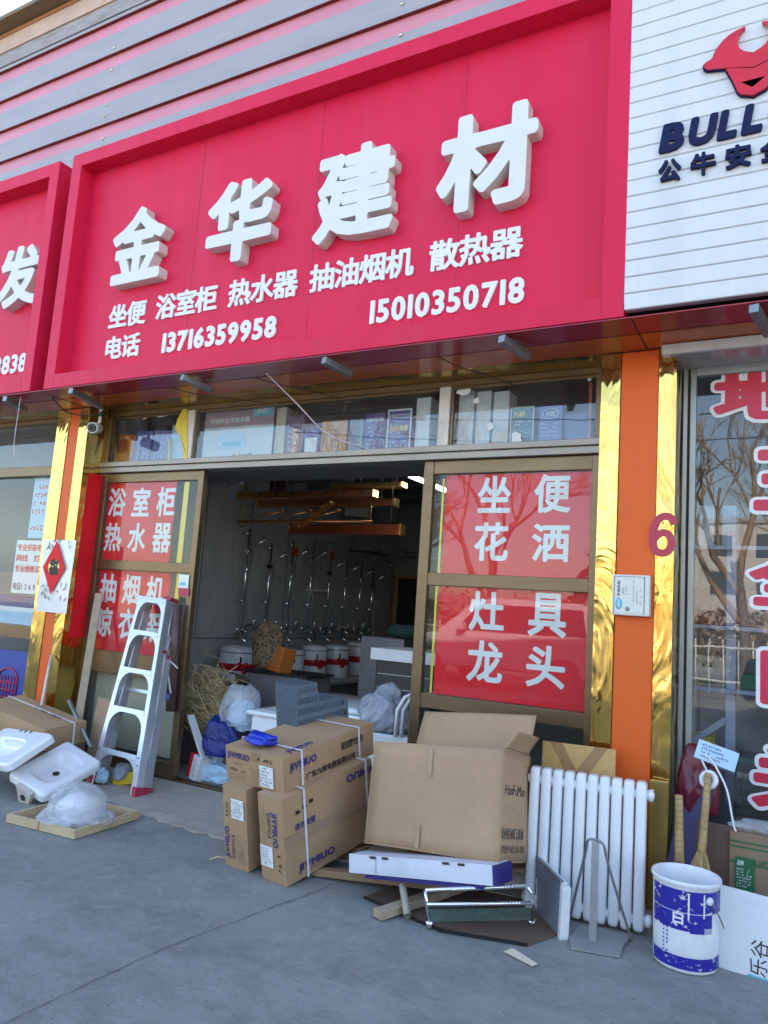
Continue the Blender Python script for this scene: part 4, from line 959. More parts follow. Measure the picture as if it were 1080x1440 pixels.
def strap_loop(t, w, d, h, y, m, wd=.013):
    mb = MB(); e = .0055; mb.box(-e, w+e, y, y+wd, h+.005, h+.0068).box(w+e-.0002, w+e+.0018, y, y+wd, -.002, h+.0068).box(-e-.0018, -e, y, y+wd, 0, h+.0068)
    return mb.build('strap', m, t)

def jbox(name, label, loc, rot, w, d, h, seed, kind):
    t = thing(name, label, 'cardboard box', loc, tuple(R(a) for a in rot), 'sealed kraft cartons with violet lettering')
    crush(soft_box(w, d, h, .0022, seed).build('carton', MT['card'], t), seed)
    O = (0, 0, 0); OR = (w, 0, 0)
    if kind == 'C':
        put_plate('parcel_tape', t, O, AX3, AZ3, FN, .47*w, .62*w, .005, h-.005, MT['tape'], .002)
        put_line('lettering', t, 'JIVMIUO', (0, -.0052, 0), AX3, AZ3, FN, .05*w, .44*w, .70*h, .88*h, MT['blueink'], .03)
        put_scr('small_print', t, (0, -.0052, 0), AX3, AZ3, FN, .12*w, .40*w, .52*h, .60*h, 1, MT['greyink'], 1)
        put_scr('small_print', t, (0, -.0052, 0), AX3, AZ3, FN, .08*w, .44*w, .30*h, .44*h, 1, MT['ink'], 2)
        put_scr('small_print', t, (0, -.0052, 0), AX3, AZ3, FN, .08*w, .44*w, .08*h, .28*h, 4, MT['greyink'], 3)
        put_plate('paper_label', t, (0, -.0052, 0), AX3, AZ3, FN, .62*w, .85*w, .10*h, .68*h, MT['paper'], .0009)
        put_scr('label_print', t, (0, -.0070, 0), AX3, AZ3, FN, .63*w, .84*w, .13*h, .66*h, 6, MT['ink'], 5)
        put_scr('icons', t, (0, -.0052, 0), AX3, AZ3, FN, .58*w, .86*w, .72*h, .92*h, 1, MT['ink'], 6)
        put_line('lettering', t, 'JIVMIUO', (w+.0052, 0, 0), AY3, AZ3, NX, .06*d, .33*d, .58*h, .80*h, MT['blueink'], .03)
        put_scr('small_print', t, (w+.0052, 0, 0), AY3, AZ3, NX, .14*d, .26*d, .48*h, .54*h, 1, MT['blueink'], 1)
        put_line('lettering', t, '广东九维电器有限公司', (w+.0052, 0, 0), AY3, AZ3, NX, .22*d, .76*d, .17*h, .36*h, MT['ink'], .018)
        put_line('lettering', t, '家用燃气灶具', (w+.0052, 0, 0), AY3, AZ3, NX, .60*d, .86*d, .56*h, .80*h, MT['ink'], .01)
        put_line('lettering', t, 'JIVMIUO', (w, 0, h+.0055), AY3, (-1, 0, 0), AZ3, .10*d, .36*d, .06*w, .15*w, MT['blueink'], .03)
        strap_loop(t, w, d, h, .17*d, MT['strap']); strap_loop(t, w, d, h, .80*d, MT['strap'])
    if kind == 'B':
        DN, RG = (0, 0, -1), (1, 0, 0)
        put_line('lettering', t, 'JIVMIUO', (0, -.0052, h), DN, RG, FN, .18*h, .58*h, .58*w, .78*w, MT['blueink'], .03)
        put_line('lettering', t, '家用燃气灶具', (0, -.0052, h), DN, RG, FN, .20*h, .50*h, .36*w, .52*w, MT['greyink'], .01)
        put_scr('small_print', t, (0, -.0052, h), DN, RG, FN, .16*h, .58*h, .10*w, .30*w, 3, MT['greyink'], 4)
        put_plate('paper_label', t, (0, -.0052, 0), AX3, AZ3, FN, .05*w, .55*w, .17*h, .41*h, MT['paper'], .0009)
        put_scr('label_print', t, (0, -.0070, 0), AX3, AZ3, FN, .08*w, .52*w, .19*h, .39*h, 7, MT['ink'], 3)
        put_scr('icons', t, (0, -.0052, .15*h), AZ3, (-1, 0, 0), FN, .0*h, .25*h, -.90*w, -.68*w, 1, MT['ink'], 9)
        put_line('lettering', t, 'JIVMIUO', (w+.0052, 0, 0), AY3, AZ3, NX, .12*d, .50*d, .10*h, .19*h, MT['blueink'], .03)
        put_scr('small_print', t, (w+.0052, 0, 0), AY3, AZ3, NX, .24*d, .40*d, .06*h, .085*h, 1, MT['blueink'], 3)
        put_line('lettering', t, 'JIVMIUO', (w+.0052, 1.06*d, .93*h), (0, -1, 0), (0, 0, -1), NX, 0, .38*d, .0*h, .10*h, MT['blueink'], .03)
        for k in range(3): put_plate('icon', t, (w+.0052, 0, 0), AY3, AZ3, NX, (.12+.07*k)*d, (.16+.07*k)*d, (.76+.03*k)*h, (.80+.03*k)*h, MT['ink'], .0008)
        put_line('lettering', t, '请勿倒置', (w+.0052, 0, 0), AY3, AZ3, NX, .10*d, .32*d, .58*h, .66*h, MT['blueink'], .005)
        put_plate('parcel_tape', t, (w+.0045, 0, 0), AY3, AZ3, NX, .0, d, .44*h, .55*h, MT['card_in'], .0012)
        strap_loop(t, w, d, h, .20*d, MT['strap']); strap_loop(t, w, d, h, .90*d, MT['strap'])
    if kind == 'A':
        UPW, LF = (0, 0, 1), (-1, 0, 0)
        put_line('lettering', t, 'JIVMIUO', (0, -.0052, 0), UPW, LF, FN, .12*h, .50*h, -.26*w, -.08*w, MT['blueink'], .03)
        put_line('lettering', t, '家用燃气灶具', (0, -.0052, 0), UPW, LF, FN, .12*h, .42*h, -.50*w, -.36*w, MT['greyink'], .01)
        put_scr('small_print', t, (0, -.0052, 0), UPW, LF, FN, .08*h, .44*h, -.88*w, -.62*w, 3, MT['greyink'], 4)
        put_plate('paper_label', t, (0, -.0052, 0), AX3, AZ3, FN, .40*w, .92*w, .62*h, .86*h, MT['paper'], .0009)
        put_scr('label_print', t, (0, -.0070, 0), AX3, AZ3, FN, .43*w, .90*w, .64*h, .84*h, 7, MT['ink'], 8)
        put_scr('icons', t, (0, -.0052, .62*h), UPW, LF, FN, 0, .25*h, -.32*w, -.12*w, 1, MT['ink'], 10)
    return t
jbox('carton', 'narrow sealed carton standing left of the strapped one, label near its top', (-2.413, -1.003, 0), (10, 0, -6.2), .157, .66, .391, 1, 'A')
jbox('carton', 'sealed carton standing on edge with violet lettering upside down at its far end', (-2.173, -1.025, 0), (11, 0, -10.8), .167, .62, .400, 2, 'B')
jbox('carton', 'long strapped carton lying on top of two standing cartons', (-2.444, -1.012, .394), (10, 0, -8.9), .394, .664, .168, 3, 'C')

# large open carton
oc = thing('open_carton', 'big empty brown carton with open flaps leaning beside the strapped cartons', 'cardboard box', (-1.735, -.867, .205), (R(-12.4), R(-5.6), R(-4.5)))
w, d, h, tt = .666, .30, .447, .005
def panel(t, name, f, nu=10, nv=8, th=.005, m=None, wob=.004, seed=0):
    """slightly warped cardboard sheet: f(u,v)->3D, thickness by solidify"""
    rg = random.Random(seed); a, b = rg.uniform(0, 6), rg.uniform(0, 6); vs = []
    p00, p10, p01 = Vector(f(0, 0)), Vector(f(1, 0)), Vector(f(0, 1)); n = (p10-p00).cross(p01-p00).normalized()
    for j in range(nv+1):
        for i in range(nu+1):
            u, v = i/nu, j/nv; vs.append(Vector(f(u, v))+n*wob*(math.sin(4*u+a)*math.sin(3*v+b)*math.sin(math.pi*u)+.5*math.sin(math.pi*v)*math.sin(7*u+b)*.4))
    mb = MB(); mb.add(vs, [(j*(nu+1)+i, j*(nu+1)+i+1, (j+1)*(nu+1)+i+1, (j+1)*(nu+1)+i) for j in range(nv) for i in range(nu)], 0, True)
    o = mb.build(name, m or MT['card2'], t, fixn=False); s = o.modifiers.new('thickness', 'SOLIDIFY'); s.thickness = th; s.offset = -1; return o
panel(oc, 'front_panel', lambda u, v: (w*u, 0, h*v), seed=1, wob=.006)
panel(oc, 'side_panel', lambda u, v: (w, d*u, h*v), seed=2)
panel(oc, 'side_panel', lambda u, v: (0, d*(1-u), h*v), seed=3)
panel(oc, 'back_panel', lambda u, v: (w*(1-u), d, h*v), seed=4)
panel(oc, 'bottom_panel', lambda u, v: (w*u, d*(1-v), 0), seed=5)
panel(oc, 'front_flap', lambda u, v: (w*u+.02*v*(1-u), .004+.13*v, h+.015*v-.05*v*v), seed=6)
panel(oc, 'back_flap', lambda u, v: (.06+(w-.06)*u+.01*v, d-.02+.05*v, h+.005+.185*v), seed=7, wob=.006)
panel(oc, 'side_flap', lambda u, v: (w+.002+.055*v, .02+(d-.06)*u, h+.004+.075*v), seed=8)
for (a, b, c, e) in ((.455, .49, .70, .97), (.405, .435, .03, .24)):
    put_plate('parcel_tape', oc, (0, -.006, 0), AX3, AZ3, FN, a*w, b*w, c*h, e*h, MT['tape'], .0015)
put_line('lettering', oc, 'HanFuMan', (w+.004, 0, 0), AY3, AZ3, NX, .10*d, .80*d, .60*h, .70*h, MT['ink'], -.01)
for k in range(4):
    put_plate('icon', oc, (w+.004, 0, 0), AY3, AZ3, NX, (.06+.19*k)*d, (.22+.19*k)*d, .21*h, .30*h, MT['greyink'], .0008)
    put_plate('icon', oc, (w+.0055, 0, 0), AY3, AZ3, NX, (.08+.19*k)*d, (.20+.19*k)*d, .22*h, .29*h, MT['card2'], .0008)
    put_line('icon', oc, '杯雨上箭'[k], (w+.0072, 0, 0), AY3, AZ3, NX, (.09+.19*k)*d, (.19+.19*k)*d, .222*h, .288*h, MT['ink'], .01)
put_line('lettering', oc, 'ITEM NO:JX-005', (w+.004, 0, 0), AY3, AZ3, NX, .05*d, .85*d, .09*h, .155*h, MT['ink'], -.005)

# flat white carton under it
fc = thing('flat_carton', 'flat white carton with a blue end squeezed under the big open carton', 'cardboard box', (-1.746, -.965, .10), (R(-6), R(-9.1), R(-3.7)))
w, d, h = .706, .16, .076
weld(soft_box(w-.012, d, h, .003, 5).build('carton', mat('white_carton', (.66, .67, .72), .5, var=.04, dirt=(.5, .5, .52), ds=6), fc))
part_l('blue_end', MT['royal'], fc, lambda b: b.box(w-.012, w+.004, .004, d, 0, h-.003)); part_l('blue_base', MT['royal'], fc, lambda b: b.box(.08, w-.06, .006, d-.01, -.018, -.003))
for a in (.16, .25, .67, .77): put_plate('slot', fc, (0, -.0052, 0), AX3, AZ3, FN, a*w, (a+.045)*w, h-.012, h-.002, MT['dark'], .0005)
put_plate('seam', fc, (0, -.0052, 0), AX3, AZ3, FN, .205*w, .2075*w, 0, h-.012, MT['greyink'], .0005)

def plank(name, label, a, b, w, t, m, cat='plank'):
    a, b = Vector(a), Vector(b); c = (a+b)/2; o = thing(name, label, cat, (c.x, c.y, min(a.z, b.z)-t/2)); mb = MB(); mb.bar(a, b, w, t); mb.build('board', m, o, world=True, bevel=.002); return o
def xyz(g, z): return (g[0], g[1], z)
plank('plank', 'pale sawn plank sticking out below the white flat carton', xyz((-1.516, -1.107), .022), xyz((-1.336, -0.642), .05), .055, .032, MT['wood_old'])
plank('plank', 'rough brown plank lying under the white flat carton', xyz((-2.008, -0.854), .022), xyz((-1.311, -0.702), .060), .05, .03, MT['plank'])
plank('plank', 'dark plank at the back of the pile behind the cartons', (-2.25, -.42, .07), (-1.2, -.30, .07), .09, .10, MT['plank'])
plank('plank', 'old square timber under the back of the two standing cartons', (-2.52, -.50, .04), (-1.9, -.55, .04), .08, .075, MT['plank'])
cn = thing('scrap_board', 'dark scrap cardboard filling the pile under the open carton', 'cardboard', (-1.45, -.55, 0)); part('sheet', MT['card_dark'], cn, lambda b: b.bar((-1.85, -.66, .07), (-1.1, -.45, .16), .3, .02), bevel=.004)
pp = thing('pipe', 'short grey pipe end pointing out of the pile', 'pipe', (-1.43, -1.0, 0))
mb = MB(); a = Vector(xyz((-1.405, -1.054), .028)); b_ = Vector(xyz((-1.488, -0.949), .10)); mb.tube([a, b_], .0155, 16, caps=False); mb.tube([b_, a], .0125, 16, caps=False); mb.build('tube', mat('tan_pipe', (.40, .36, .29), .4, metal=.2, var=.1), pp, world=True, fixn=False)
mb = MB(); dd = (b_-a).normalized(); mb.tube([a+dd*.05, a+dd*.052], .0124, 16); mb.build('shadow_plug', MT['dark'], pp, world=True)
# brown board lying on the ground
bs = thing('board_sheet', 'thin brown board lying flat on the concrete under the glass rack', 'board', (-1.2, -.8, 0))
poly = [(-1.673, -0.946), (-1.255, -1.051), (-0.927, -0.956), (-0.858, -0.771), (-0.866, -0.579), (-1.248, -0.416), (-1.614, -0.663)]
mb = MB(); mb.prism(poly[::-1], lambda u, v, w_: (u, v, .0045+w_), .006); mb.build('sheet', MT['mat_brown'], bs, world=True)
mb = MB()
for p, q in zip(poly[:2], poly[1:3]): mb.bar((*p, .0085), (*q, .0085), .006, .011)
mb.build('black_edge', MT['black'], bs, world=True)
# chrome and glass rack
gr = thing('glass_rack', 'chrome towel rack with a greenish glass shelf lying on its side in the pile', 'rack', (-1.2, -.85, 0))
A0, A1 = Vector((-1.314, -1.095, 0.160)), Vector((-0.958, -0.887, 0.200)); B0, B1 = Vector((-1.296, -1.112, 0.115)), Vector((-0.932, -0.866, 0.135)); C0, C1 = Vector((-1.305, -1.054, 0.020)), Vector((-0.970, -0.769, 0.020))
for p, q in ((A0, A1), (B0, B1)):
    part('rail', MT['chrome'], gr, lambda b: b.tube([p, q], .0075, 10))
    mb = MB(); dd = (q-p).normalized(); L = (q-p).length; k = .10
    while k < L-.06: mb.tube([p+dd*k, p+dd*(k+.006)], .0092, 10); k += .013
    mb.build('knurling', MT['chrome'], gr, world=True)
for p, q, r_ in ((A0, B0, C0), (A1, B1, C1)):
    part('end_bracket', MT['chrome'], gr, lambda b: b.tube([p, p+(q-p)*.5+Vector((0, 0, .004)), q, r_], .007, 10)); part('knob', MT['chrome'], gr, lambda b: b.tube([r_+Vector((0, 0, -.012)), r_+Vector((0, 0, .016))], [.012, .017], 12))
gs = MB(); g0, g1 = B0.lerp(C0, .25), B1.lerp(C1, .25); gs.add([g0, g1, B1.lerp(C1, .85), B0.lerp(C0, .85)]+[p+Vector((0, .008, 0)) for p in (g0, g1, B1.lerp(C1, .85), B0.lerp(C0, .85))], [(0, 1, 2, 3), (7, 6, 5, 4), (0, 4, 5, 1), (1, 5, 6, 2), (2, 6, 7, 3), (3, 7, 4, 0)])
gs.build('glass_shelf', film_mat('green_glass', (.16, .24, .22), .62, .08), gr, world=True)
# wire rack, bottle bits beside the white carton
wr = thing('wire_rack', 'bundle of white wire racks standing in the pile beside the grey panel', 'rack', (-1.16, -.5, .05))
for k in range(6):
    x0 = (-1.055, -0.766, 0.100)[0]+.016*k; y0 = -.52+.012*k
    part('wire', MT['whitecord'], wr, lambda b: b.tube([(x0, y0, .02), (x0-.006, y0+.01, .14), (x0+.01, y0+.02, .25), (x0+.02, y0+.05, .27)], .0028, 6))
part('backing', MT['wornwhite'], wr, lambda b: b.obox(Matrix.Translation((-1.20, -.47, .03)) @ Matrix.Rotation(R(14), 4, 'Z'), .10, .012, .24))
bt = thing('bottle', 'small clear bottle with a blue cap lying behind the chrome rails', 'bottle', (-1.25, -.62, .09))
part('body', MT['clear_film'], bt, lambda b: b.tube([(-1.30, -.66, .12), (-1.28, -.66, .12), (-1.2, -.63, .12)], [.010, .02, .02], 12)); part('cap', MT['royal'], bt, lambda b: b.tube([(-1.335, -.67, .12), (-1.30, -.66, .12)], .014, 12)); part('label', MT['green'], bt, lambda b: b.tube([(-1.25, -.648, .12), (-1.22, -.638, .12)], .0206, 12))
cpp = thing('cardboard_scrap', 'pale torn strip of card on the concrete before the brown board', 'scrap', (*(-0.918, -1.085), .003)); part_l('strip', MT['cream'], cpp, lambda b: b.add([(-.07, .02, .002), (.06, -.03, .002), (.075, -.012, .008), (-.04, .045, .014)], [(0, 1, 2, 3)]))
# grey laminated panel leaning on the radiator
gp = thing('laminate_sheet', 'grey laminate panel with a white foam edge leaning against the radiator', 'panel', (-1.085, -.505, 0), (0, R(3), R(-51)))
part_l('face', MT['greypanel'], gp, lambda b: b.box(0, .36, 0, .004, .0, .232)); part_l('core', MT['foam'], gp, lambda b: b.box(0, .36, .0042, .034, 0, .232).box(.3602, .392, -.002, .036, .0, .225), bevel=.006)
part_l('top_edge', MT['steel'], gp, lambda b: b.box(-.002, .362, -.003, .012, .2322, .240))
put_plate('scuff', gp, (0, 0, 0), AX3, AZ3, FN, .11, .122, .13, .15, MT['paper'], .0005)

# radiator
rd_ = thing('radiator', 'white ten-column steel radiator leaning by the orange pillar', 'radiator', (-1.062, -.625, .012), (R(-3), 0, R(6.5)))
pw_ = .0505
for k in range(10):
    mb = MB(); x = .027+pw_*k; cs = []
    n = 20
    def ring(sx, sy, z, y0=.035): return [(x+sx*math.copysign(abs(math.cos(2*math.pi*i/n))**.42, math.cos(2*math.pi*i/n)), y0+sy*math.copysign(abs(math.sin(2*math.pi*i/n))**.6, math.sin(2*math.pi*i/n)), z) for i in range(n)]
    prof = [(.6, 0), (.92, .008), (1, .02), (1, .575), (.95, .588), (.72, .597)]
    vs = []; 
    for s_, z in prof: vs += ring(.0229*s_, .042*s_, z, .045)
    fs = [(i*n+j, i*n+(j+1) % n, (i+1)*n+(j+1) % n, (i+1)*n+j) for i in range(len(prof)-1) for j in range(n)]
    mb.add(vs, fs, 0, True); mb.add(vs, [tuple(range(n))[::-1], tuple(range((len(prof)-1)*n, len(prof)*n))], 0); mb.build('column', MT['white_enam'], rd_)
for z in (.545, .045):
    mb = MB(); mb.tube([(-.004, .035, z), (.512, .035, z)], .021, 14); mb.build('header_pipe', MT['white_enam'], rd_)
    mb = MB(); mb.tube([(.512, .035, z), (.530, .035, z)], .026, 8); mb.tube([(.530, .035, z), (.534, .035, z)], .012, 8); mb.build('end_plug', MT['white_enam'], rd_)
ug = thing('grey_sheet', 'grey cardboard sheet on the ground in front of the radiator', 'cardboard', (-.75, -.72, 0))
poly = [(-0.811, -0.784), (-0.778, -0.878), (-0.601, -0.832), (-0.612, -0.725), (-0.597, -0.599), (-0.808, -0.626)]
mb = MB(); mb.prism(poly[::-1], lambda u, v, w_: (u, v, .004+w_), .008); mb.build('sheet', mat('grey_card', (.26, .26, .25), .7, var=.1, dirt=(.2, .2, .2), ds=5), ug, world=True)
hs = thing('hanger_stand', 'galvanised flat bar with an arched rod standing before the radiator', 'bracket', (-.72, -.74, 0))
tp = Vector((-.735, -.705, .375))
part('flat_bar', MT['steel'], hs, lambda b: b.bar((-.722, -.765, .012), tp, .003, .030, upv=(1, 0, 0)))
bl_, br_ = Vector(xyz((-0.850, -0.641), .012)), Vector(xyz((-0.594, -0.646), .012))
pts = [bl_, bl_.lerp(tp, .5)+Vector((-.012, 0, .02)), bl_.lerp(tp, .85)+Vector((-.02, 0, .02)), tp+Vector((-.035, 0, .004)), tp+Vector((0, -.002, .010)), tp+Vector((.035, 0, .0)), br_.lerp(tp, .80)+Vector((.012, 0, .02)), br_.lerp(tp, .4)+Vector((.004, 0, .01)), br_]
q = [pts[0]]
for _ in range(3):
    q = [pts[0]]
    for a, b in zip(pts[:-1], pts[1:]): q += [a*.75+b*.25, a*.25+b*.75]
    pts = q+[pts[-1]]
part('arched_rod', MT['steel'], hs, lambda b: b.tube(pts, .0055, 8))
# parquet tile and gold board behind the radiator
pq = thing('parquet_sample', 'square parquet sample board showing a pale and brown cross, behind the radiator', 'board', (-1.08, -.36, .32), (R(-7), R(-1.2), 0))
S = .345
part_l('board', MT['parq_a'], pq, lambda b: b.box(0, S, 0, .012, 0, .37))
mb = MB()
for (p, q_) in (((.10, 1), (.55, 0)), ((.90, 1), (.40, 0))):
    x0, x1 = p[0]*S, q_[0]*S; mb.add([(x0, -.0012, .37), (x0+.06*(1 if x1 > x0 else -1)+.0, -.0012, .37), (x1+.06*(1 if x1 > x0 else -1), -.0012, .12), (x1, -.0012, .12)], [(0, 1, 2, 3)]); mb.v[-4:] = [(a, b-.0004*(x1 < x0), c) for a, b, c in mb.v[-4:]]
mb.build('inlay', MT['parq_b'], pq)
gb = thing('wrapped_board', 'golden brown film-wrapped board standing between radiator and shop window', 'board', (-.56, -.25, 0))
part('board', mat('golden_wrap', (.28, .17, .03), .22, var=.3, vs=5, vscale=(3, 3, .6), bump=.25, bs=9, coat=.4), gb, lambda b: b.obox(Matrix.Translation((-.60, -.27, .0)) @ Matrix.Rotation(R(4), 4, 'Z'), .085, .035, .575), bevel=.006)

# ---------------------------------------------------------------- paint bucket, brooms, boards on the right
MT['pail_white'] = mat('pail_white', (.76, .77, .78), .35, var=.03, dirt=(.6, .6, .6), ds=9)
bu = thing('paint_bucket', 'white paint bucket with worn blue print and a wire handle', 'bucket', (-.385, -.70, .004), (0, 0, R(-58)))
r0, hb_ = .118, .325
prof = [(.0005, .0), (.112, .0), (.116, .006), (.1175, .10), (.119, .20), (.121, .30), (.1265, .306), (.1285, .314), (.1265, .322), (.1215, .322), (.118, .312), (.116, .20), (.112, .10), (.0005, .096)]
mb = MB(); mb.lathe(prof, 48); mb.build('pail', MT['pail_white'], bu)
def wrap(name, m, a0, a1, z0, z1, worn=.0):
    mb = MB(); nz = 24; na = max(4, int((a1-a0)/1.6)); rg = random.Random(int(a0*7+z0*1000))
    for i in range(na):
        for j in range(nz):
            if worn and noise.noise(Vector((i*.16, j*.2, a0+z0*77)))*1.1+noise.noise(Vector((i*.63, j*.57, a0+9+z0*31)))*.6 > worn: continue
            aa, ab = R(a0+(a1-a0)*i/na), R(a0+(a1-a0)*(i+1)/na); za, zb_ = z0+(z1-z0)*j/nz, z0+(z1-z0)*(j+1)/nz
            rr = lambda z: .1168+.0035*z/.3+.0018
            mb.quad((rr(za)*math.cos(aa), rr(za)*math.sin(aa), za), (rr(za)*math.cos(ab), rr(za)*math.sin(ab), za), (rr(zb_)*math.cos(ab), rr(zb_)*math.sin(ab), zb_), (rr(zb_)*math.cos(aa), rr(zb_)*math.sin(aa), zb_))
    return mb.build(name, m, bu, fixn=False)
MT['pailblue'] = mat('pail_blue_print', (.022, .02, .30), .35, var=.1)
wrap('blue_band', MT['pailblue'], -95, 62, .215, .292, .50); wrap('blue_band', MT['pailblue'], -95, -18, .150, .212, .46); wrap('blue_band', MT['pailblue'], -18, 24, .145, .212, .58)
wrap('blue_band', MT['pailblue'], -95, 62, .014, .058, .5); wrap('label', MT['paper'], 8, 34, .115, .165)
wrap('white_mark', MT['paper'], -22, -19, .19, .285, 0); wrap('white_mark', MT['paper'], 5, 8, .20, .285, 0)
mb = MB(); rr = .1215
def onpail(u, v): a = R(-50)+u/rr; return (rr*math.cos(a), rr*math.sin(a), v)
glyph(mb, '白', lambda x, y, w: onpail(x*.05, .175+y*.05), 0, off=.03, res=56); mb.build('character', MT['paper'], bu, fixn=False)
mb = MB()
for k in range(9):
    for c in range(2):
        a = R(-66+7*c); z = .16-.014*k; 
        if random.random() < .8: mb.quad((rr*math.cos(a), rr*math.sin(a), z), (rr*math.cos(a+.05), rr*math.sin(a+.05), z), (rr*math.cos(a+.05), rr*math.sin(a+.05), z+.006), (rr*math.cos(a), rr*math.sin(a), z+.006))
mb.build('small_print', MT['pailblue'], bu, fixn=False)
ea = R(17); ex = Vector((.121*math.cos(ea), .121*math.sin(ea), .262))
mb = MB(); on = Vector((math.cos(ea), math.sin(ea), 0)); mb.tube([ex, ex+on*.006, ex+on*.012], [.016, .015, .007], 16); mb.build('handle_ear', MT['pail_white'], bu)
pts = []
for k in range(15):
    a = ea+math.pi*k/14; dz = -.125*math.sin(math.pi*k/14); pts.append((.134*math.cos(a), .134*math.sin(a), .262+dz))
mb = MB(); mb.tube([tuple(ex+on*.010)]+[(.135*math.cos(ea+R(55)*k/6), .135*math.sin(ea+R(55)*k/6), .262-.115*math.sin(math.pi*.5*k/6)) for k in range(1, 7)], .0028, 6); mb.build('wire_handle', MT['steel'], bu)

def broom(name, label, a, b, r0, r1, flare, seed):
    a, b = Vector(a), Vector(b); t = thing(name, label, 'broom', (a.x, a.y, max(0, a.z))); d_ = b-a
    mb = MB(); mb.tube([a.lerp(b, k/8) for k in range(3, 9)], [r0+(r1-r0)*k/5 for k in range(6)], 14); mb.build('handle', MT['broom'], t, world=True)
    rg = random.Random(seed); L = d_.length
    for k in range(12):
        q = .36+.055*k
        if q < .98: mb = MB(); c = a.lerp(b, q); mb.tube([c, c+d_.normalized()*.004], r0+(r1-r0)*max(0, (q*8-3)/5)+.0012, 14); mb.build('binding', MT['plank'], t, world=True)
    mb = MB()
    for k in range(150):
        an = rg.uniform(0, 6.28); rad = math.sqrt(rg.random()); e = Vector((math.cos(an)*flare*rad, math.sin(an)*flare*.5*rad, rg.uniform(0, .03))); s = a.lerp(b, .42)+Vector((math.cos(an)*r0*.85*rad, math.sin(an)*r0*.85*rad, 0))
        mb.tube([s, s.lerp(a+e, .5)+Vector((math.cos(an)*flare*.12*rad, 0, 0)), a+e], [.0026, .002, .0012], 4, caps=False)
    mb.build('bristles', MT['broom'], t, world=True); return t
broom('broom', 'banded straw broom standing upright left of the other, behind the bucket', (-.44, -.44, .12), (-.452, -.42, .56), .020, .0155, .03, 1)
broom('broom', 'straw broom leaning on the window with its brush flared, behind the bucket', (-.37, -.46, .12), (-.345, -.33, .655), .017, .014, .075, 2)
def leaning(name, label, cat, x0, x1, y, z0, z1, m, tilt=-6, rz=0, roll=0, th=.008, **k):
    t = thing(name, label, cat, (x0, y, z0), (R(tilt), R(roll), R(rz))); part_l('sheet', m, t, lambda b: b.box(0, x1-x0, 0, th, 0, z1-z0), **k); return t
leaning('violet_board', 'violet board leaning behind the brooms', 'board', -.545, -.43, -.30, .10, .62, MT['purpleboard'], -5, 0, 12)
leaning('brown_board', 'plain dark brown board between brooms and green carton', 'board', -.395, -.235, -.30, .12, .44, MT['brownboard'], -5)
st = thing('plinth', 'low concrete plinth under the right shop window', 'plinth', (.4, -.15, 0)); part('block', MT['apron'], st, lambda b: b.box(-.50, 1.6, -.33, -.03, .0, .13), bevel=.008)
wb = thing('white_board', 'white board with black handwriting leaning on the green carton', 'board', (-.31, -.66, .003), (R(-8), R(2.2), R(-2)))
part_l('sheet', mat('white_board', (.72, .73, .74), .5, var=.04, dirt=(.58, .58, .58), ds=5), wb, lambda b: b.box(0, .62, 0, .012, 0, .29))
mb = MB(); line(mb, '乐谷', (.185, -.0008, .01), (0, 0, 1), (-1, 0, 0), FN, 0, .125, -.02, .042, depth=.0006, off=.0, res=64); mb.build('lettering', MT['ink'], wb, fixn=False)
part_l('blue_tape', MT['cyan'], wb, lambda b: b.box(.14, .62, -.0015, -.0003, .0, .010))
gc = thing('carton', 'brown and green carton behind the white board', 'cardboard box', (.02, -.25, .135), (0, 0, 0))
weld(part('carton', MT['card_dark'], gc, lambda b: b.box(-.262, .30, -.30, -.06, .13, .425), bevel=.004))
for z in (.385, .365, .30): part('green_line', MT['green'], gc, lambda b: b.box(-.261, .299, -.3025, -.3012, z, z+.006))
fac_line('lettering', '即热式电热水器', -.3012, -.235, .05, .295, .33, MT['green'], gc, depth=.0008, off=.01)
DX0, DZ0, DZ1 = -0.269, 0.417, 0.687
gcd = thing('green_card', 'green card with white lines on the brown green carton', 'card', (-.19, -.31, .2)); part('sheet', MT['green'], gcd, lambda b: b.box(-.237, -.165, -.308, -.304, .195, .325)); fac_line('lettering', '品牌', -.3082, -.230, -.205, .295, .315, MT['paper'], gcd, depth=.0006, off=.01)
mb = MB(); scribble(mb, (0, -.3082, 0), FX, FZ, FN, -.232, -.17, .205, .285, 7, 0, 3); mb.build('small_print', MT['paper'], gcd, world=True, fixn=False)
dk = thing('carton', 'black green carton with pale Chinese lettering behind the glass of the right shop window', 'cardboard box', (.0, .15, .43)); part('carton', MT['darkgreen'], dk, lambda b: b.box(DX0, DX0+.52, .05, .30, DZ0, DZ1), bevel=.003)
u = thing('stock_box', 'dark low box under the black green carton inside the right shop window', 'box', (.0, .15, .022)); part('carton', MT['ceil'], u, lambda b: b.box(DX0+.01, DX0+.50, .06, .29, .024, DZ0-.002), bevel=.003)
part('green_top', MT['green'], dk, lambda b: b.box(DX0+.001, DX0+.519, .0475, .0488, DZ1-.022, DZ1-.001)); fac_line('lettering', '即热式电热水龙头', .0488, DX0+.012, DX0+.25, DZ1-.095, DZ1-.068, MT['cream'], dk, depth=.0006, off=.012)
mb = MB(); scribble(mb, (0, .0488, 0), FX, FZ, FN, DX0+.02, DX0+.22, DZ0+.05, DZ1-.12, 4, 0, 6); mb.build('small_print', MT['greyink'], dk, world=True, fixn=False)
def crumple(name, label, cat, c, s, m, seed=0, sub=4, amp=.28, fr=2.2, flat=True, rot=0, part_name='body'):
    t = thing(name, label, cat, (c[0], c[1], c[2]-s[2]*.5 if flat else c[2])); return crumple_part(part_name, t, c, s, m, seed, sub, amp, fr, flat, rot), t
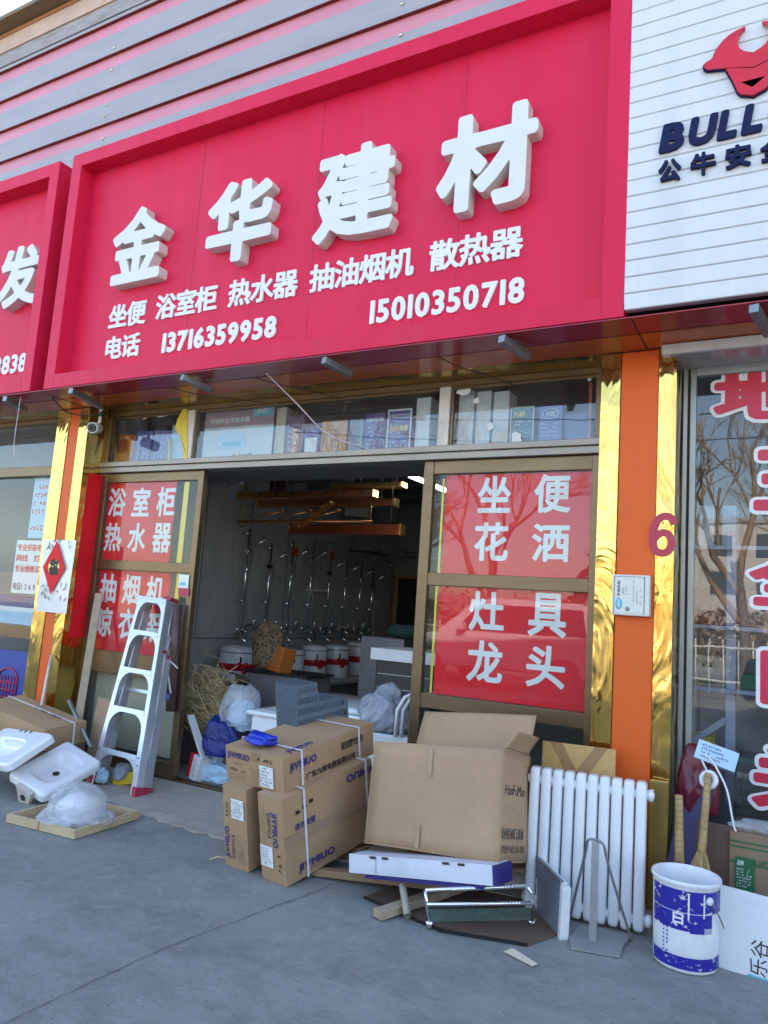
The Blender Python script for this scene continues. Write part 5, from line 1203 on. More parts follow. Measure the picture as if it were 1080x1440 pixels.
def crumple_part(name, t, c, s, m, seed=0, sub=4, amp=.28, fr=2.2, flat=True, rot=0):
    """sagging sheet plastic: a smooth lump with long folds pulled towards the top"""
    bm = bmesh.new(); bmesh.ops.create_icosphere(bm, subdivisions=max(5, sub), radius=1); off = Vector((seed*7.3, seed*3.1, seed*1.7)); M_ = Matrix.Rotation(rot, 3, 'Z')
    ax = Vector((math.sin(seed), math.cos(seed*1.3), .8)).normalized()
    for v in bm.verts:
        p = v.co.copy(); al = p.dot(ax); side = (p-ax*al); q = p*fr*.6+off
        big_ = noise.noise(q)*amp*1.1
        wq = side*fr*1.5+ax*al*.55+off+Vector((noise.noise(q*1.7), noise.noise(q*1.7+off), 0))*.7
        fold = (.35-abs(noise.noise(wq)))*amp*.75+(.3-abs(noise.noise(wq*2.1)))*amp*.30
        flap = max(0, noise.noise(p*1.1+off*2))**2*amp*1.5
        p *= 1+big_+fold+flap; p = Vector((p.x*s[0], p.y*s[1], p.z*s[2])); p = M_ @ p
        if flat: p.z = max(p.z, -s[2]*.5+.01*noise.noise(q*3))
        v.co = p+Vector(c)-t.location
    for f in bm.faces: f.smooth = True
    me = bpy.data.meshes.new(name); bm.to_mesh(me); bm.free(); me.materials.append(m); o = bpy.data.objects.new(name, me); COL.objects.link(o); o.parent = t; return o
crumple('plastic_bag', 'maroon plastic bag behind the brooms and the white shower head', 'bag', (-.40, -.19, .55), (.09, .07, .19), MT['maroon'], 3, 4, .2)
crumple('plastic_bag', 'clear plastic bag lying on the brown green carton', 'bag', (-.10, -.22, .435), (.15, .06, .03), MT['clear_film'], 5, 4, .25)
ins = thing('instruction_box', 'white printed instruction box tilted above the maroon bag', 'box', (-.40, -.24, .755), (R(-20), R(14), 0)); part_l('box', MT['pale_blue'], ins, lambda b: b.box(0, .17, 0, .05, -.055, .03)); put_scr('print', ins, (0, 0, 0), AX3, AZ3, FN, .02, .14, -.045, .02, 4, MT['royal'], 4)
shd = thing('hand_shower', 'round white shower head hanging on a white cord by the brooms', 'shower head', (-.335, -.27, .62))
mb = MB(); dd = Vector((-.3, -.9, .25)).normalized(); c = Vector((-.345, -.30, .622)); mb.tube([c+dd*.014, c+dd*.010, c, c-dd*.018, c-dd*.03], [.030, .040, .042, .035, .012], 28); mb.build('head', MT['white_enam'], shd, world=True)
mb = MB(); mb.tube([c+dd*.0142, c+dd*.016], [.024, .022], 24); mb.build('spray_face', MT['steel'], shd, world=True)
cable('cord', 'white cord trailing from the shower head', 'cord', [tuple(c-dd*.03), (-.40, -.24, .73), (-.34, -.26, .71), (-.27, -.31, .60), (-.245, -.315, .45), (-.235, -.315, .43)], .0045, MT['whitecord'])
# inside the right window
sf = thing('window_shelf', 'lavender painted metal shelf inside the right shop window', 'shelf', (-.2, .5, 0))
for x in (-.33, .35): part('post', MT['lavender'], sf, lambda b: b.box(x, x+.045, .35, .39, .02, 1.80))
for z in (1.72, 1.30, .98, .62): part('shelf_board', MT['lavender'], sf, lambda b: b.box(-.72, .6, .30, .75, z-.02, z), bevel=.002)
part('brace', MT['lavender'], sf, lambda b: b.bar((-.50, .36, .68), (-.33, .36, .82), .02, .03))
for i, (x0, x1, z0, z1, m, l) in enumerate(((-.52, -.34, .982, 1.14, 'cream', 'cream and green carton on the second shelf inside the right window'), (-.50, -.40, .622, .72, 'yellow', 'yellow box on the lowest shelf inside the right window'), (-.26, -.12, .982, 1.06, 'green', 'green box right of the shelf post inside the right window'), (-.5, -.2, 1.302, 1.50, 'maroon', 'dark red bundle on the upper shelf inside the right window'), (-.48, -.40, 1.722, 1.95, 'paper', 'white tall bottle on the top shelf inside the right window'), (-.36, -.29, 1.722, 1.95, 'pale_blue', 'pale blue tall bottle on the top shelf inside the right window'))):
    t = thing('stock_box', l, 'box', ((x0+x1)/2, .4, z0)); part('carton', MT[m], t, lambda b: b.box(x0, x1, .40, .60, z0, z1), bevel=.006)
    if m == 'cream': part('green_stripe', MT['green'], t, lambda b: b.box(x0+.001, x1-.001, .3975, .3992, z0+.01, z0+.035)); part('green_mark', MT['green'], t, lambda b: b.box(x0+.07, x1-.06, .3975, .3992, z1-.06, z1-.03))

# ---------------------------------------------------------------- step ladder
sl_ = thing('stepladder', 'folded aluminium five step ladder leaning on the left sliding door', 'ladder', (-3.88, -.42, 0))
Lb, Lt, Rb, Rt = Vector((-4.035, -.455, .02)), Vector((-4.105, -.13, 1.245)), Vector((-3.59, -.475, .015)), Vector((-3.865, -.105, 1.232))
fn = (Rb-Lb).cross(Lt-Lb).normalized()      # towards the viewer
if fn.y > 0: fn = -fn
def LP(u, v, w=0.0): return Lb.lerp(Lt, v).lerp(Rb.lerp(Rt, v), u)-fn*w
def lquad(mb, us, w0, w1, m=0):
    """prism between four (u,v) corners"""
    a = [LP(u, v, w0) for u, v in us]; b = [LP(u, v, w1) for u, v in us]; n = len(us)
    mb.add(a+b, [tuple(range(n)), tuple(range(n, 2*n))[::-1]]+[(i, (i+1) % n, n+(i+1) % n, n+i) for i in range(n)], m)
for u0, u1 in ((0, .10), (.90, 1.0)):
    mb = MB(); lquad(mb, [(u0, 0), (u1, 0), (u1, 1), (u0, 1)], 0, .006)
    ue = u0 if u0 < .5 else u1
    ua, ub = (ue, ue+.03) if u0 < .5 else (ue-.03, ue)
    lquad(mb, [(ua, 0), (ub, 0), (ub, 1), (ua, 1)], .0062, .062); mb.build('front_rail', MT['alu'], sl_, world=True, bevel=.0015)
    mb = MB(); lquad(mb, [(ua-.004, .01), (ub+.004, .01), (ub+.004, .98), (ua-.004, .98)], .070, .13); mb.build('rear_rail', MT['alu_ridge'], sl_, world=True, bevel=.002)
    mb = MB(); lquad(mb, [(ua-.03, -.02), (ub+.03, -.02), (ub+.03, .045), (ua-.03, .045)], -.012, .066); mb.build('foot', MT['redplastic'], sl_, world=True, bevel=.008)
    mb = MB(); lquad(mb, [(ua-.03, -.012), (ub+.03, -.012), (ub+.03, .05), (ua-.03, .05)], .067, .14); mb.build('foot', MT['redplastic'], sl_, world=True, bevel=.008)
steps = [.175, .39, .595, .80, .985]
for i, v in enumerate(steps):
    mb = MB(); lquad(mb, [(.03, v-.012), (.97, v-.012), (.97, v+.008), (.03, v+.008)], .003, .075)
    lquad(mb, [(.09, v-.016), (.91, v-.016), (.91, v+.010), (.09, v+.010)], -.003, .0028); mb.build('step', MT['alu'], sl_, world=True, bevel=.0015)
    for s in (0, 1):     # quarter round gusset under the step
        arc = [(.08 if s == 0 else .92, v-.010)]
        for k in range(9):
            an = math.pi/2*k/8; uu = .10+.26*(1-math.sin(an)); vv = v-.016-.075*(1-math.cos(an)); arc.append((uu if s == 0 else 1-uu, vv))
        mb = MB(); tri = arc; a0 = [LP(u, q, .0005) for u, q in tri]; b0 = [LP(u, q, .045) for u, q in tri]; n = len(tri)
        mb.add(a0+b0, [(0, k, k+1) for k in range(1, n-1)]+[(n, n+k+1, n+k) for k in range(1, n-1)]+[(k, (k+1) % n, n+(k+1) % n, n+k) for k in range(n)]); mb.build('gusset', MT['alu'], sl_, world=True)
        mb = MB(); 
        for vv in (v+.0, v-.035): p = LP(.045 if s == 0 else .955, vv, -.001); mb.tube([p, p+fn*.002], .006, 8)
        mb.build('rivet', MT['chrome'], sl_, world=True)
for v in (.50,):
    mb = MB(); lquad(mb, [(.05, v-.008), (.95, v-.008), (.95, v+.008), (.05, v+.008)], .10, .118); mb.build('rear_bar', MT['alu'], sl_, world=True)
mb = MB(); lquad(mb, [(-.02, .985), (1.02, .985), (1.02, 1.0), (-.02, 1.0)], -.006, .13); mb.build('top_plate', MT['alu'], sl_, world=True, bevel=.002)
mb = MB(); lquad(mb, [(.80, 1.0005), (1.06, 1.0005), (1.06, 1.022), (.80, 1.022)], .02, .10); mb.build('top_cap', MT['redplastic'], sl_, world=True, bevel=.006)
for v in (.72, .70): 
    mb = MB(); p = LP(1.005, v, .05 if v > .71 else .09); mb.tube([p, p+(Rb-Lb).normalized()*.014], .013, 12); mb.build('hinge_knob', MT['redplastic'], sl_, world=True)
mb = MB(); mb.bar(LP(1.02, .70, .07), LP(1.02, .86, .10), .004, .016); mb.build('stay_bar', MT['alu'], sl_, world=True)

# ---------------------------------------------------------------- left heap: sinks, film, tray, boxes, sticks
def basin(name, label, loc, rot, w, d, h, bw, hole=True, taps=0, flange=True):
    t = thing(name, label, 'sink', loc, tuple(R(a) for a in rot)); nx, ny = 44, 36; mb = MB(); vs = []
    def depth(u, v):
        a = (abs(u-.5)/(.5*bw[0])); b = (abs(v-bw[2])/(.5*bw[1])); q = (a**4+b**4)**.25
        if q > 1: return 0.0
        s = min(1, (1-q)/.42); s = s*s*(3-2*s); return -h*.80*s
    edge = lambda u, v: -.014*max(0, 1-min(u, 1-u, v, 1-v)/.045)**2
    for j in range(ny+1):
        for i in range(nx+1):
            u, v = i/nx, j/ny; x, y = u, v; c = .10
            for (cx_, cy_) in ((c, c), (1-c, c), (c, 1-c), (1-c, 1-c)):
                dx, dy = u-cx_, v-cy_
                if (dx < 0) == (cx_ < .5) and (dy < 0) == (cy_ < .5) and (dx or dy):
                    mxx = max(abs(dx), abs(dy)); L = math.hypot(dx, dy); x = cx_+dx*mxx/L; y = cy_+dy*mxx/L
            vs.append((x*w, y*d, h+depth(u, v)+edge(u, v)))
    top = len(vs); mb.add(vs, [(j*(nx+1)+i, j*(nx+1)+i+1, (j+1)*(nx+1)+i+1, (j+1)*(nx+1)+i) for j in range(ny) for i in range(nx)], 0, True)
    per = [i for i in range(nx+1)]+[(j)*(nx+1)+nx for j in range(1, ny+1)]+[ny*(nx+1)+i for i in range(nx-1, -1, -1)]+[j*(nx+1) for j in range(ny-1, 0, -1)]
    n = len(per); rim = [vs[k] for k in per]
    low = [(a, b, c_-.035) for a, b, c_ in rim]; inn = [(w*.5+(a-w*.5)*.93, d*.5+(b-d*.5)*.93, c_-.035) for a, b, c_ in rim]; deep = [(w*.5+(a-w*.5)*.62, d*.5+(b-d*.5)*.62, -.02) for a, b, c_ in rim]
    rings = [rim, low, inn, deep]
    mb.add([p for r_ in rings for p in r_], [(k*n+i, k*n+(i+1) % n, (k+1)*n+(i+1) % n, (k+1)*n+i) for k in range(3) for i in range(n)]+[tuple(range(3*n, 4*n))], 0, True)
    weld(mb.build('bowl', MT['ceramic'], t))
    cx_, cy_ = w*.5, d*bw[2]
    if hole: part_l('drain_hole', MT['dark'], t, lambda b: b.lathe([(.0005, .006), (.019, .006), (.021, .0045)], 20, c=(cx_, cy_, h*.2)))
    for k in range(taps):
        part_l('tap_hole', MT['dark'], t, lambda b: b.lathe([(.0005, .0016), (.012, .0016), (.013, .0005)], 16, c=(w*(.40+.10*k), d*.93, h)))
    if flange:
        part_l('bracket_lug', MT['ceramic_raw'], t, lambda b: b.prism([(w*.46, -.075), (w*.70, -.075), (w*.76, 0), (w*.78, .03), (w*.36, .03), (w*.40, 0)], lambda u, v, q: (u, -.004-q, h-.035+v), .026), bevel=.006)
        mb = MB(); mb.tube([(w*.58, -.0302, h-.062), (w*.58, -.034, h-.062)], .020, 16); mb.build('lug_hole', MT['dark'], t)
    return t
basin('sink_basin', 'white ceramic basin tipped over, lug at its front, beside the plastic film', (-4.153, -.959, .09), (20.6, 16.8, 5.3), .325, .43, .07, (.70, .66, .50))
basin('sink_basin', 'white ceramic basin with tap holes cut by the left edge, under the long carton', (-4.66, -.91, .10), (30, -5, -12), .68, .32, .075, (.66, .60, .42), hole=False, taps=3, flange=False)
cb = thing('long_carton', 'long brown strapped carton lying behind the white sinks', 'cardboard box', (-5.0, -.62, .30), (R(6), R(6), R(-4)))
weld(soft_box(.78, .30, .14, .005, 7).build('carton', MT['card'], cb)); strap_loop(cb, .78, .30, .14, .2, MT['strap'])
put_scr('lettering', cb, (0, 0, .148), AX3, AY3, AZ3, .35, .68, .16, .21, 1, MT['ink'], 6); put_line('lettering', cb, 'T8', (0, -.005, 0), AX3, AZ3, FN, .66, .71, .05, .09, MT['ink'], 0)
cbp = leaning('cardboard_flap', 'bent piece of cardboard standing by the wooden batten', 'cardboard', -4.24, -4.08, -.33, .06, .54, MT['card_in'], -6, -12, 0, .006)
leaning('folded_cardboard', 'dark cardboard sheets stacked under the long carton', 'cardboard', -4.95, -4.36, -.50, .02, .26, MT['card_dark'], 0, -4, 0, .30, bevel=.01)
def stick(name, label, a, b, w, t, m, cat): return plank(name, label, a, b, w, t, m, cat)
stick('batten', 'bare wooden batten leaning on the left sliding door', (-4.42, -.28, .05), (-4.60, -.06, 1.24), .055, .02, MT['wood_old'], 'batten')
po = thing('broom_pole', 'thin white pole leaning on the left pillar', 'pole', (-4.95, -.45, 0)); part('pole', MT['pvc'], po, lambda b: b.tube([(-4.627, -0.420, 0.440), (-4.825, -0.235, 0.762)], .009, 10))
po = thing('metal_tube', 'short bare metal tube leaning against the cardboard flap', 'pipe', (-4.3, -.42, 0)); part('tube', MT['steel'], po, lambda b: b.tube([(-4.050, -0.450, 0.238), (-4.424, -0.360, 0.494)], .013, 12))
# wooden tray frame on the ground with film
tr = thing('wooden_tray', 'shallow pale wooden tray frame on the concrete with film heaped in it', 'tray', (-3.707, -1.261, .003), (0, 0, R(4.6)))
w, d, h = .491, .475, .045
for a in ((0, w, 0, .018), (0, w, d-.018, d), (0, .018, .0185, d-.0185), (w-.018, w, .0185, d-.0185)): part_l('side', MT['wood'], tr, lambda b: b.box(a[0], a[1], a[2], a[3], 0, h), bevel=.002)
part_l('base', MT['card_in'], tr, lambda b: b.box(.019, w-.019, .019, d-.019, .002, .008)); part_l('strap', MT['plank'], tr, lambda b: b.box(.235, .243, -.0025, -.0005, .0, h+.001))
t = thing('plastic_film', 'heap of milky plastic film wrapped over a roll in the wooden tray', 'plastic film', (-3.44, -1.03, .01))
crumple_part('film', t, (-3.47, -1.01, .082), (.155, .14, .125), MT['milky'], 2, 6, .11, 1.4); crumple_part('film', t, (-3.41, -1.05, .045), (.205, .17, .055), MT['milky'], 6, 6, .16, 1.5); crumple_part('wrapped_roll', t, (-3.47, -1.01, .06), (.12, .105, .085), MT['ceramic'], 4, 4, .04, 1.2)
yb = thing('yellow_carton', 'flat yellow box lying under the ladder beside the door', 'box', (-3.86, -.27, .02), (0, R(-9), R(22))); part_l('carton', MT['yellow'], yb, lambda b: b.box(-.09, .10, -.05, .06, 0, .075), bevel=.004); put_scr('print', yb, (0, -.05, 0), AX3, AZ3, FN, -.07, -.02, .02, .05, 2, MT['sticker'], 3)
crumple('rag', 'grey rag ball beside the yellow box under the ladder', 'rag', (-3.90, -.30, .08), (.07, .06, .06), MT['grey_cloth'], 8, 4, .25)
crumple('plastic_bag', 'small teal film bag left of the yellow box under the ladder', 'bag', (-3.97, -.40, .06), (.04, .04, .06), MT['pale_blue'], 9, 4, .25)
sg = thing('straw_wisp', 'single wisp of dry straw on the concrete left of the narrow carton', 'straw', (*(-2.468, -0.998), .004)); part_l('strand', MT['straw'], sg, lambda b: b.tube([(-.03, -.02, .004), (.0, .0, .02), (.04, .03, .012), (.08, .03, .03)], .004, 6))

# ================================================================ inside the shop
MT['tube_light'] = None
m, nt, p = new_mat('lit_tube'); p.inputs['Emission Color'].default_value = (.9, .97, 1, 1); p.inputs['Emission Strength'].default_value = 3.0; MT['tube_light'] = m
fl = thing('tube_light', 'lit fluorescent tube on the shop ceiling near the right door', 'ceiling light', (-2.3, 1.6, 2.5))
TL = (-2.718, 1.000, 2.337)
part('tube', MT['tube_light'], fl, lambda b: b.tube([(TL[0], 1.0, TL[2]), (TL[0], 2.2, TL[2])], .014, 10)); part('fitting', MT['wornwhite'], fl, lambda b: b.box(TL[0]-.03, TL[0]+.03, .98, 2.22, TL[2]+.016, TL[2]+.06).box(TL[0]-.005, TL[0]+.005, 1.1, 1.11, TL[2]+.06, 2.69))
for i, (x, l) in enumerate(((-2.75, 'unlit chrome ceiling rail left of the lit tube'), (-3.0, 'second unlit chrome ceiling rail farther left of the lit tube'))):
    t = thing('ceiling_rail', l, 'rail', (x, 1.8, 2.5)); part('rail', MT['chrome'], t, lambda b: b.box(x, x+.03, .9, 3.4, 2.50, 2.53)); part('hanger', MT['steel'], t, lambda b: b.box(x+.01, x+.02, 1.2, 1.21, 2.53, 2.69))
# clothes drying racks under the ceiling
def rack(name, label, x0, x1, y, z, m, h=.07, dots=0, arms=0):
    t = thing(name, label, 'drying rack', ((x0+x1)/2, y, z), (0, 0, R(0)), 'ceiling clothes drying racks'); L = x1-x0
    part_l('rail', m, t, lambda b: b.box(-L/2, L/2, -.05, .05, 0, h), bevel=.008)
    part_l('end_cap', MT['golden'], t, lambda b: b.box(L/2, L/2+.012, -.052, .052, -.002, h+.002), bevel=.003); part_l('end_cap', MT['golden'], t, lambda b: b.box(-L/2-.012, -L/2, -.052, .052, -.002, h+.002), bevel=.003)
    for k in range(dots):
        mb = MB(); x = -L/2+L*(k+.5)/dots; mb.tube([(x, -.0505, h*.55), (x, -.056, h*.55)], .012, 10); mb.build('hole', MT['dark'], t)
    for x in (-L*.4, L*.4): part_l('hanger', MT['steel'], t, lambda b: b.tube([(x, 0, h), (x, 0, 2.70-z)], .004, 6))
    return t
rack('drying_rack', 'broad copper drying rack rail with a row of dark holes', -4.55, -3.12, 1.40, 2.195, MT['copper'], .065, 8)
rack('drying_rack', 'short gold drying rack rail above the broad copper one', -3.52, -2.86, 1.42, 2.245+.03, MT['golden'], .045)
rack('drying_rack', 'dark copper drying rack behind the broad copper rail', -4.6, -3.1, 1.75, 2.17, MT['copper'], .07)
rack('drying_rack', 'red brown drying rack under the copper rails', -4.3, -3.1, 1.9, 1.93, mat('red_copper', (.40, .10, .05), .3, metal=.6), .10)
t = thing('drying_rod', 'thin copper drying rod hanging below the broad copper rail', 'rod', (-3.8, 1.4, 1.99), group=None); part('rod', MT['copper'], t, lambda b: b.tube([(-4.56, 1.4, 1.985), (-3.12, 1.4, 1.99)], .014, 10))
for x in (-4.5, -3.14): part('hanger', MT['golden'], t, lambda b: b.tube([(x, 1.4, 1.99), (x, 1.4, 2.20)], .004, 6))
for i, (x, l) in enumerate(((-3.60, 'folded gold scissor arms hanging between copper rail and thin rod'),)):
    t = thing('scissor_arm', l, 'rack arm', (x, 1.4, 2.0))
    for k in range(4): part('arm', MT['copper'] if k % 2 else MT['golden'], t, lambda b: b.bar((x-.28+.018*k, 1.36+.012*k, 1.93), (x+.06+.018*k, 1.36+.012*k, 2.16), .006, .014))
    part('pivot', MT['golden'], t, lambda b: b.tube([(x-.26, 1.35, 1.945), (x-.26, 1.43, 1.945)], .014, 8)); part('pivot', MT['golden'], t, lambda b: b.tube([(x+.07, 1.35, 2.15), (x+.07, 1.43, 2.15)], .014, 8))
for i in range(3):
    x = -4.45+.3*i; t = thing('scissor_arm', ('long thin brass rack arm, leftmost under the copper rail', 'long thin brass rack arm, second from left under the copper rail', 'long thin brass rack arm, third from left under the copper rail')[i], 'rack arm', (x, 1.42, 2.0)); part('arm', MT['golden'], t, lambda b: b.tube([(x-.1, 1.42, 1.93+.01*i), (x+.1, 1.44, 2.04), (x+.38, 1.45, 2.09)], .008, 6)); part('joint', MT['copper'], t, lambda b: b.tube([(x+.36, 1.41, 2.09), (x+.36, 1.48, 2.09)], .02, 8))
# shower sets along the left wall
ys_ = [1.75, 2.12, 2.49, 2.87, 3.24, 3.60, 3.95, 4.25]
zt_ = [1.96, 1.86, 1.93, 1.96, 1.88, 1.86, 1.84, 1.80]
def shower(i, y, zt):
    t = thing('shower_set', 'chrome riser shower set on the left wall, number %s counted from the door' % ('one two three four five six seven eight'.split()[i]), 'shower set', (-4.70, y, .95), group='shower sets on the left wall')
    t['label'] = ('tall chrome shower riser nearest the door on the left wall', 'second chrome shower riser from the door, shorter with a bent arm', 'third chrome shower riser from the door beside the orange tag', 'fourth chrome shower riser from the door, as tall as the first', 'fifth chrome shower riser, left of the round orange tag', 'sixth chrome shower riser from the door over a small white shelf', 'seventh chrome shower riser, second from the back corner', 'last chrome shower riser by the back corner with square head')[i]
    z0 = .96; X = -4.70
    part('riser', MT['chrome'], t, lambda b: b.tube([(X, y, z0), (X, y, zt)], .0125, 10))
    for z in (zt-.05, z0+.30): part('bracket', MT['chrome'], t, lambda b: b.tube([(X, y, z), (-4.77, y, z)], [.012, .02], 10))
    part('slider', MT['black'] if i % 3 == 1 else MT['chrome'], t, lambda b: b.tube([(X+.0, y-.03, zt-.22-.02*(i % 3)), (X, y+.03, zt-.22-.02*(i % 3))], .02, 10))
    part('handset', MT['chrome'], t, lambda b: b.tube([(X+.02, y+.02, zt-.20), (X+.08, y+.07, zt-.13), (X+.12, y+.10, zt-.09)], [.011, .012, .03], 10))
    part('valve', MT['chrome'], t, lambda b: b.tube([(X, y-.085, z0+.02), (X, y-.05, z0+.02), (X, y+.05, z0+.02), (X, y+.085, z0+.02)], [.024, .018, .018, .024], 12)); part('handle', MT['chrome'], t, lambda b: b.tube([(X+.02, y, z0+.02), (X+.05, y, z0+.03), (X+.08, y, z0-.02)], [.02, .014, .008], 8))
    part('spout', MT['chrome'], t, lambda b: b.tube([(X, y, z0+.01), (X+.02, y, z0-.06), (X+.09, y, z0-.10)], .012, 8))
    part('hose', MT['steel'], t, lambda b: b.tube([(X+.03, y+.03, zt-.20), (X+.025, y+.035, zt-.5), (X+.025, y+.03, z0+.1), (X+.03, y+.02, z0-.03), (X, y, z0)], .006, 8))
    if i in (3, 5, 7): part('rain_head', MT['chrome'], t, lambda b: b.tube([(X, y, zt), (X+.10, y, zt+.05), (X+.26, y, zt+.04), (X+.26, y, zt+.0)], .010, 8)); part('head_disc', MT['steel'], t, lambda b: b.lathe([(.0005, .012), (.09, .010), (.095, 0), (.0005, -.004)], 20, c=(X+.26, y, zt-.012)))
for i, (y, z) in enumerate(zip(ys_, zt_)): shower(i, y, z)
for i, (px, py, l) in enumerate(((415, 775, 'round orange tag on the left wall between the third and fourth riser'), (466, 781, 'round orange tag on the left wall near the sixth riser'))):
    c = (-4.750, 2.602, 1.826) if i == 0 else (-4.750, 3.324, 1.850); t = thing('round_tag', l, 'tag', c); part_l('disc', MT['orange'], t, lambda b: b.tube([(0, 0, 0), (.008, 0, 0)], .055, 20)); part_l('hub', MT['redplastic'], t, lambda b: b.tube([(.008, 0, 0), (.011, 0, 0)], .02, 12))
for (y, z, l) in ((3.05, 1.42, 'flat chrome shelf on the left wall, between the middle risers'), (3.75, 1.02, 'small white notice and shelf under the sixth riser')):
    t = thing('wall_shelf', l, 'shelf', (-4.7, y, z)); part('plate', MT['wornwhite'], t, lambda b: b.box(-4.77, -4.68, y-.16, y+.16, z, z+.02), bevel=.003); part('bracket', MT['chrome'], t, lambda b: b.box(-4.77, -4.72, y-.12, y-.10, z-.05, z))
# shower caddies hanging high
t = thing('basket_shelf', 'black square rain shower basket on the back corner of the left wall', 'shelf', (-4.5, 3.9, 1.95)); part('tray', MT['black'], t, lambda b: b.box(-4.76, -4.46, 3.7, 4.15, 1.93, 1.95), bevel=.004); part('rail', MT['chrome'], t, lambda b: b.tube([(-4.74, 3.68, 1.98), (-4.45, 3.68, 1.98), (-4.45, 4.17, 1.98), (-4.74, 4.17, 1.98)], .006, 6)); part('arm', MT['chrome'], t, lambda b: b.tube([(-4.46, 3.9, 1.98), (-4.36, 3.9, 2.02)], .01, 8))
# low bench and white tanks
bn = thing('bench', 'low dark bench along the left wall under the shower sets', 'bench', (-4.45, 3, 0)); part('top', MT['wallgrey'], bn, lambda b: b.box(-4.76, -4.2, 1.2, 4.7, .46, .50), bevel=.004); part('panel', MT['ceil'], bn, lambda b: b.box(-4.76, -4.25, 1.22, 4.68, .0, .458))
MT['ribbon'] = mat('red_ribbon', (.50, .008, .02), .3, var=.1)
for i, (y, z0, r, h, l) in enumerate(((1.48, .50, .17, .34, 'large white round pot with red ribbon nearest the door'), (2.72, .50, .135, .34, 'white round pot with red ribbon, left of the three by the corner'), (3.16, .50, .135, .34, 'white round pot with red ribbon, between the two at the corner'), (3.68, .50, .16, .37, 'white round pot with red ribbon, farthest in by the back corner'), (2.32, .50, .12, .30, 'white round pot without ribbon behind the leopard cloth'))):
    t = thing('pot', l, 'pot', (-4.47, y, z0), group='white round pots on the bench'); part_l('body', MT['white_enam'], t, lambda b: b.lathe([(.0005, 0), (r*.96, 0), (r, .01), (r, h-.03), (r*.97, h-.01), (r*.9, h), (.0005, h+.012)], 28)); part_l('rim', MT['steel'], t, lambda b: b.lathe([(r+.002, h-.05), (r+.006, h-.045), (r+.002, h-.04)], 28))
    part_l('side_handle', MT['black'], t, lambda b: b.tube([(r*.72, -r*.72, h*.75), (r*.82, -r*.82, h*.72), (r*.72, -r*.72, h*.60)], .008, 6))
    if i < 4:
        part_l('ribbon', MT['ribbon'], t, lambda b: b.lathe([(r+.001, h*.40), (r+.004, h*.41), (r+.004, h*.57), (r+.001, h*.58)], 28))
        bx, by = r*.80, -r*.62; part_l('bow', MT['ribbon'], t, lambda b: [b.lathe([(.0005, -.028), (.03, -.012), (.03, .012), (.0005, .028)], 10, c=(bx+ox, by+oy, h*.49+oz), sx=.8, sy=1.0) for ox, oy, oz in ((.01, .03, .02), (-.012, -.03, .02), (0, 0, 0), (.01, .02, -.035))])
# toilets
def toilet(label, x, y, rz, s=1.0):
    t = thing('toilet', label, 'toilet', (x, y, .022 if s <= 1 else .16), (0, 0, R(rz)), 'toilets on the shop floor')
    part_l('bowl', MT['ceramic'], t, lambda b: b.lathe([(.0005, 0), (.13*s, 0), (.12*s, .10), (.15*s, .24), (.19*s, .36), (.195*s, .385), (.18*s, .392)], 28, sx=1.0, sy=1.25))
    part_l('seat_lid', MT['white_enam'], t, lambda b: b.lathe([(.185*s, .394), (.198*s, .400), (.198*s, .425), (.17*s, .437), (.0005, .442)], 28, sx=1.0, sy=1.25))
    return t
toilet('white toilet with closed lid behind the crumpled grey bag', -2.66, .74, 20, 1.3); toilet('white toilet left of the file rack, in the middle of the shop', -3.42, 1.25, 90); toilet('white toilet deeper in, below the middle pots', -3.72, 2.0, 90, .95); toilet('white toilet farthest in, below the corner pots', -3.62, 2.75, 90, .95)
# goods near the door
MT['leopard'], nt, p = new_mat('leopard_cloth'); v = N(nt, 'ShaderNodeTexVoronoi', Scale=42.0); nt.links.new(coords(nt), v.inputs['Vector']); nt.links.new(mixcol(nt, ramp(nt, v.outputs['Distance'], .28, .42), (.012, .010, .007), (.17, .11, .055)), p.inputs['Base Color']); p.inputs['Roughness'].default_value = .8
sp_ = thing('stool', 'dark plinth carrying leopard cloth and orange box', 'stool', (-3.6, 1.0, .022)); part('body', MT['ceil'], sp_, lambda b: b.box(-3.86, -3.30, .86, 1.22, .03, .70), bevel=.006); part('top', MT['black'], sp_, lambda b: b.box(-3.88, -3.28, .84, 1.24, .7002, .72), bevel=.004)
crumple('leopard_cloth', 'leopard print cloth draped beside the orange box', 'cloth', (-3.74, .96, .86), (.15, .12, .21), MT['leopard'], 4, 5, .25)
ob = thing('orange_box', 'square orange brown box leaning on the leopard cloth', 'box', (-3.64, .86, .73), (R(-10), R(5), R(-18))); part_l('carton', mat('orange_brown', (.42, .13, .02), .45, var=.15, bump=.2, bs=20), ob, lambda b: b.box(-.10, .10, 0, .13, 0, .20), bevel=.006); put_scr('print', ob, (0, 0, 0), AX3, AZ3, FN, -.07, .09, .05, .18, 4, MT['plank'], 3)
lb_ = thing('flat_box', 'flat pale box with dark lettering lying before the first ribboned pot', 'box', (-4.05, .75, .66), (R(6), R(6), R(-14))); part_l('carton', MT['greyink'], lb_, lambda b: b.box(-.25, .2, 0, .15, -.02, .0), bevel=.003); part_l('face', MT['wornwhite'], lb_, lambda b: b.box(-.25, .2, -.003, -.0005, -.03, .04)); txt(lb_, 'XJOMOO', -.12, .10, -.012, .022, MT['ink'], y=-.003)
lb2 = thing('crate', 'dark stack of goods carrying the flat lettered box', 'crate', (-4.1, .75, .022)); part('body', MT['ceil'], lb2, lambda b: b.box(-4.38, -3.90, .72, 1.05, .03, .61), bevel=.01); part('top', MT['card_dark'], lb2, lambda b: b.box(-4.39, -3.89, .71, 1.06, .6102, .625))
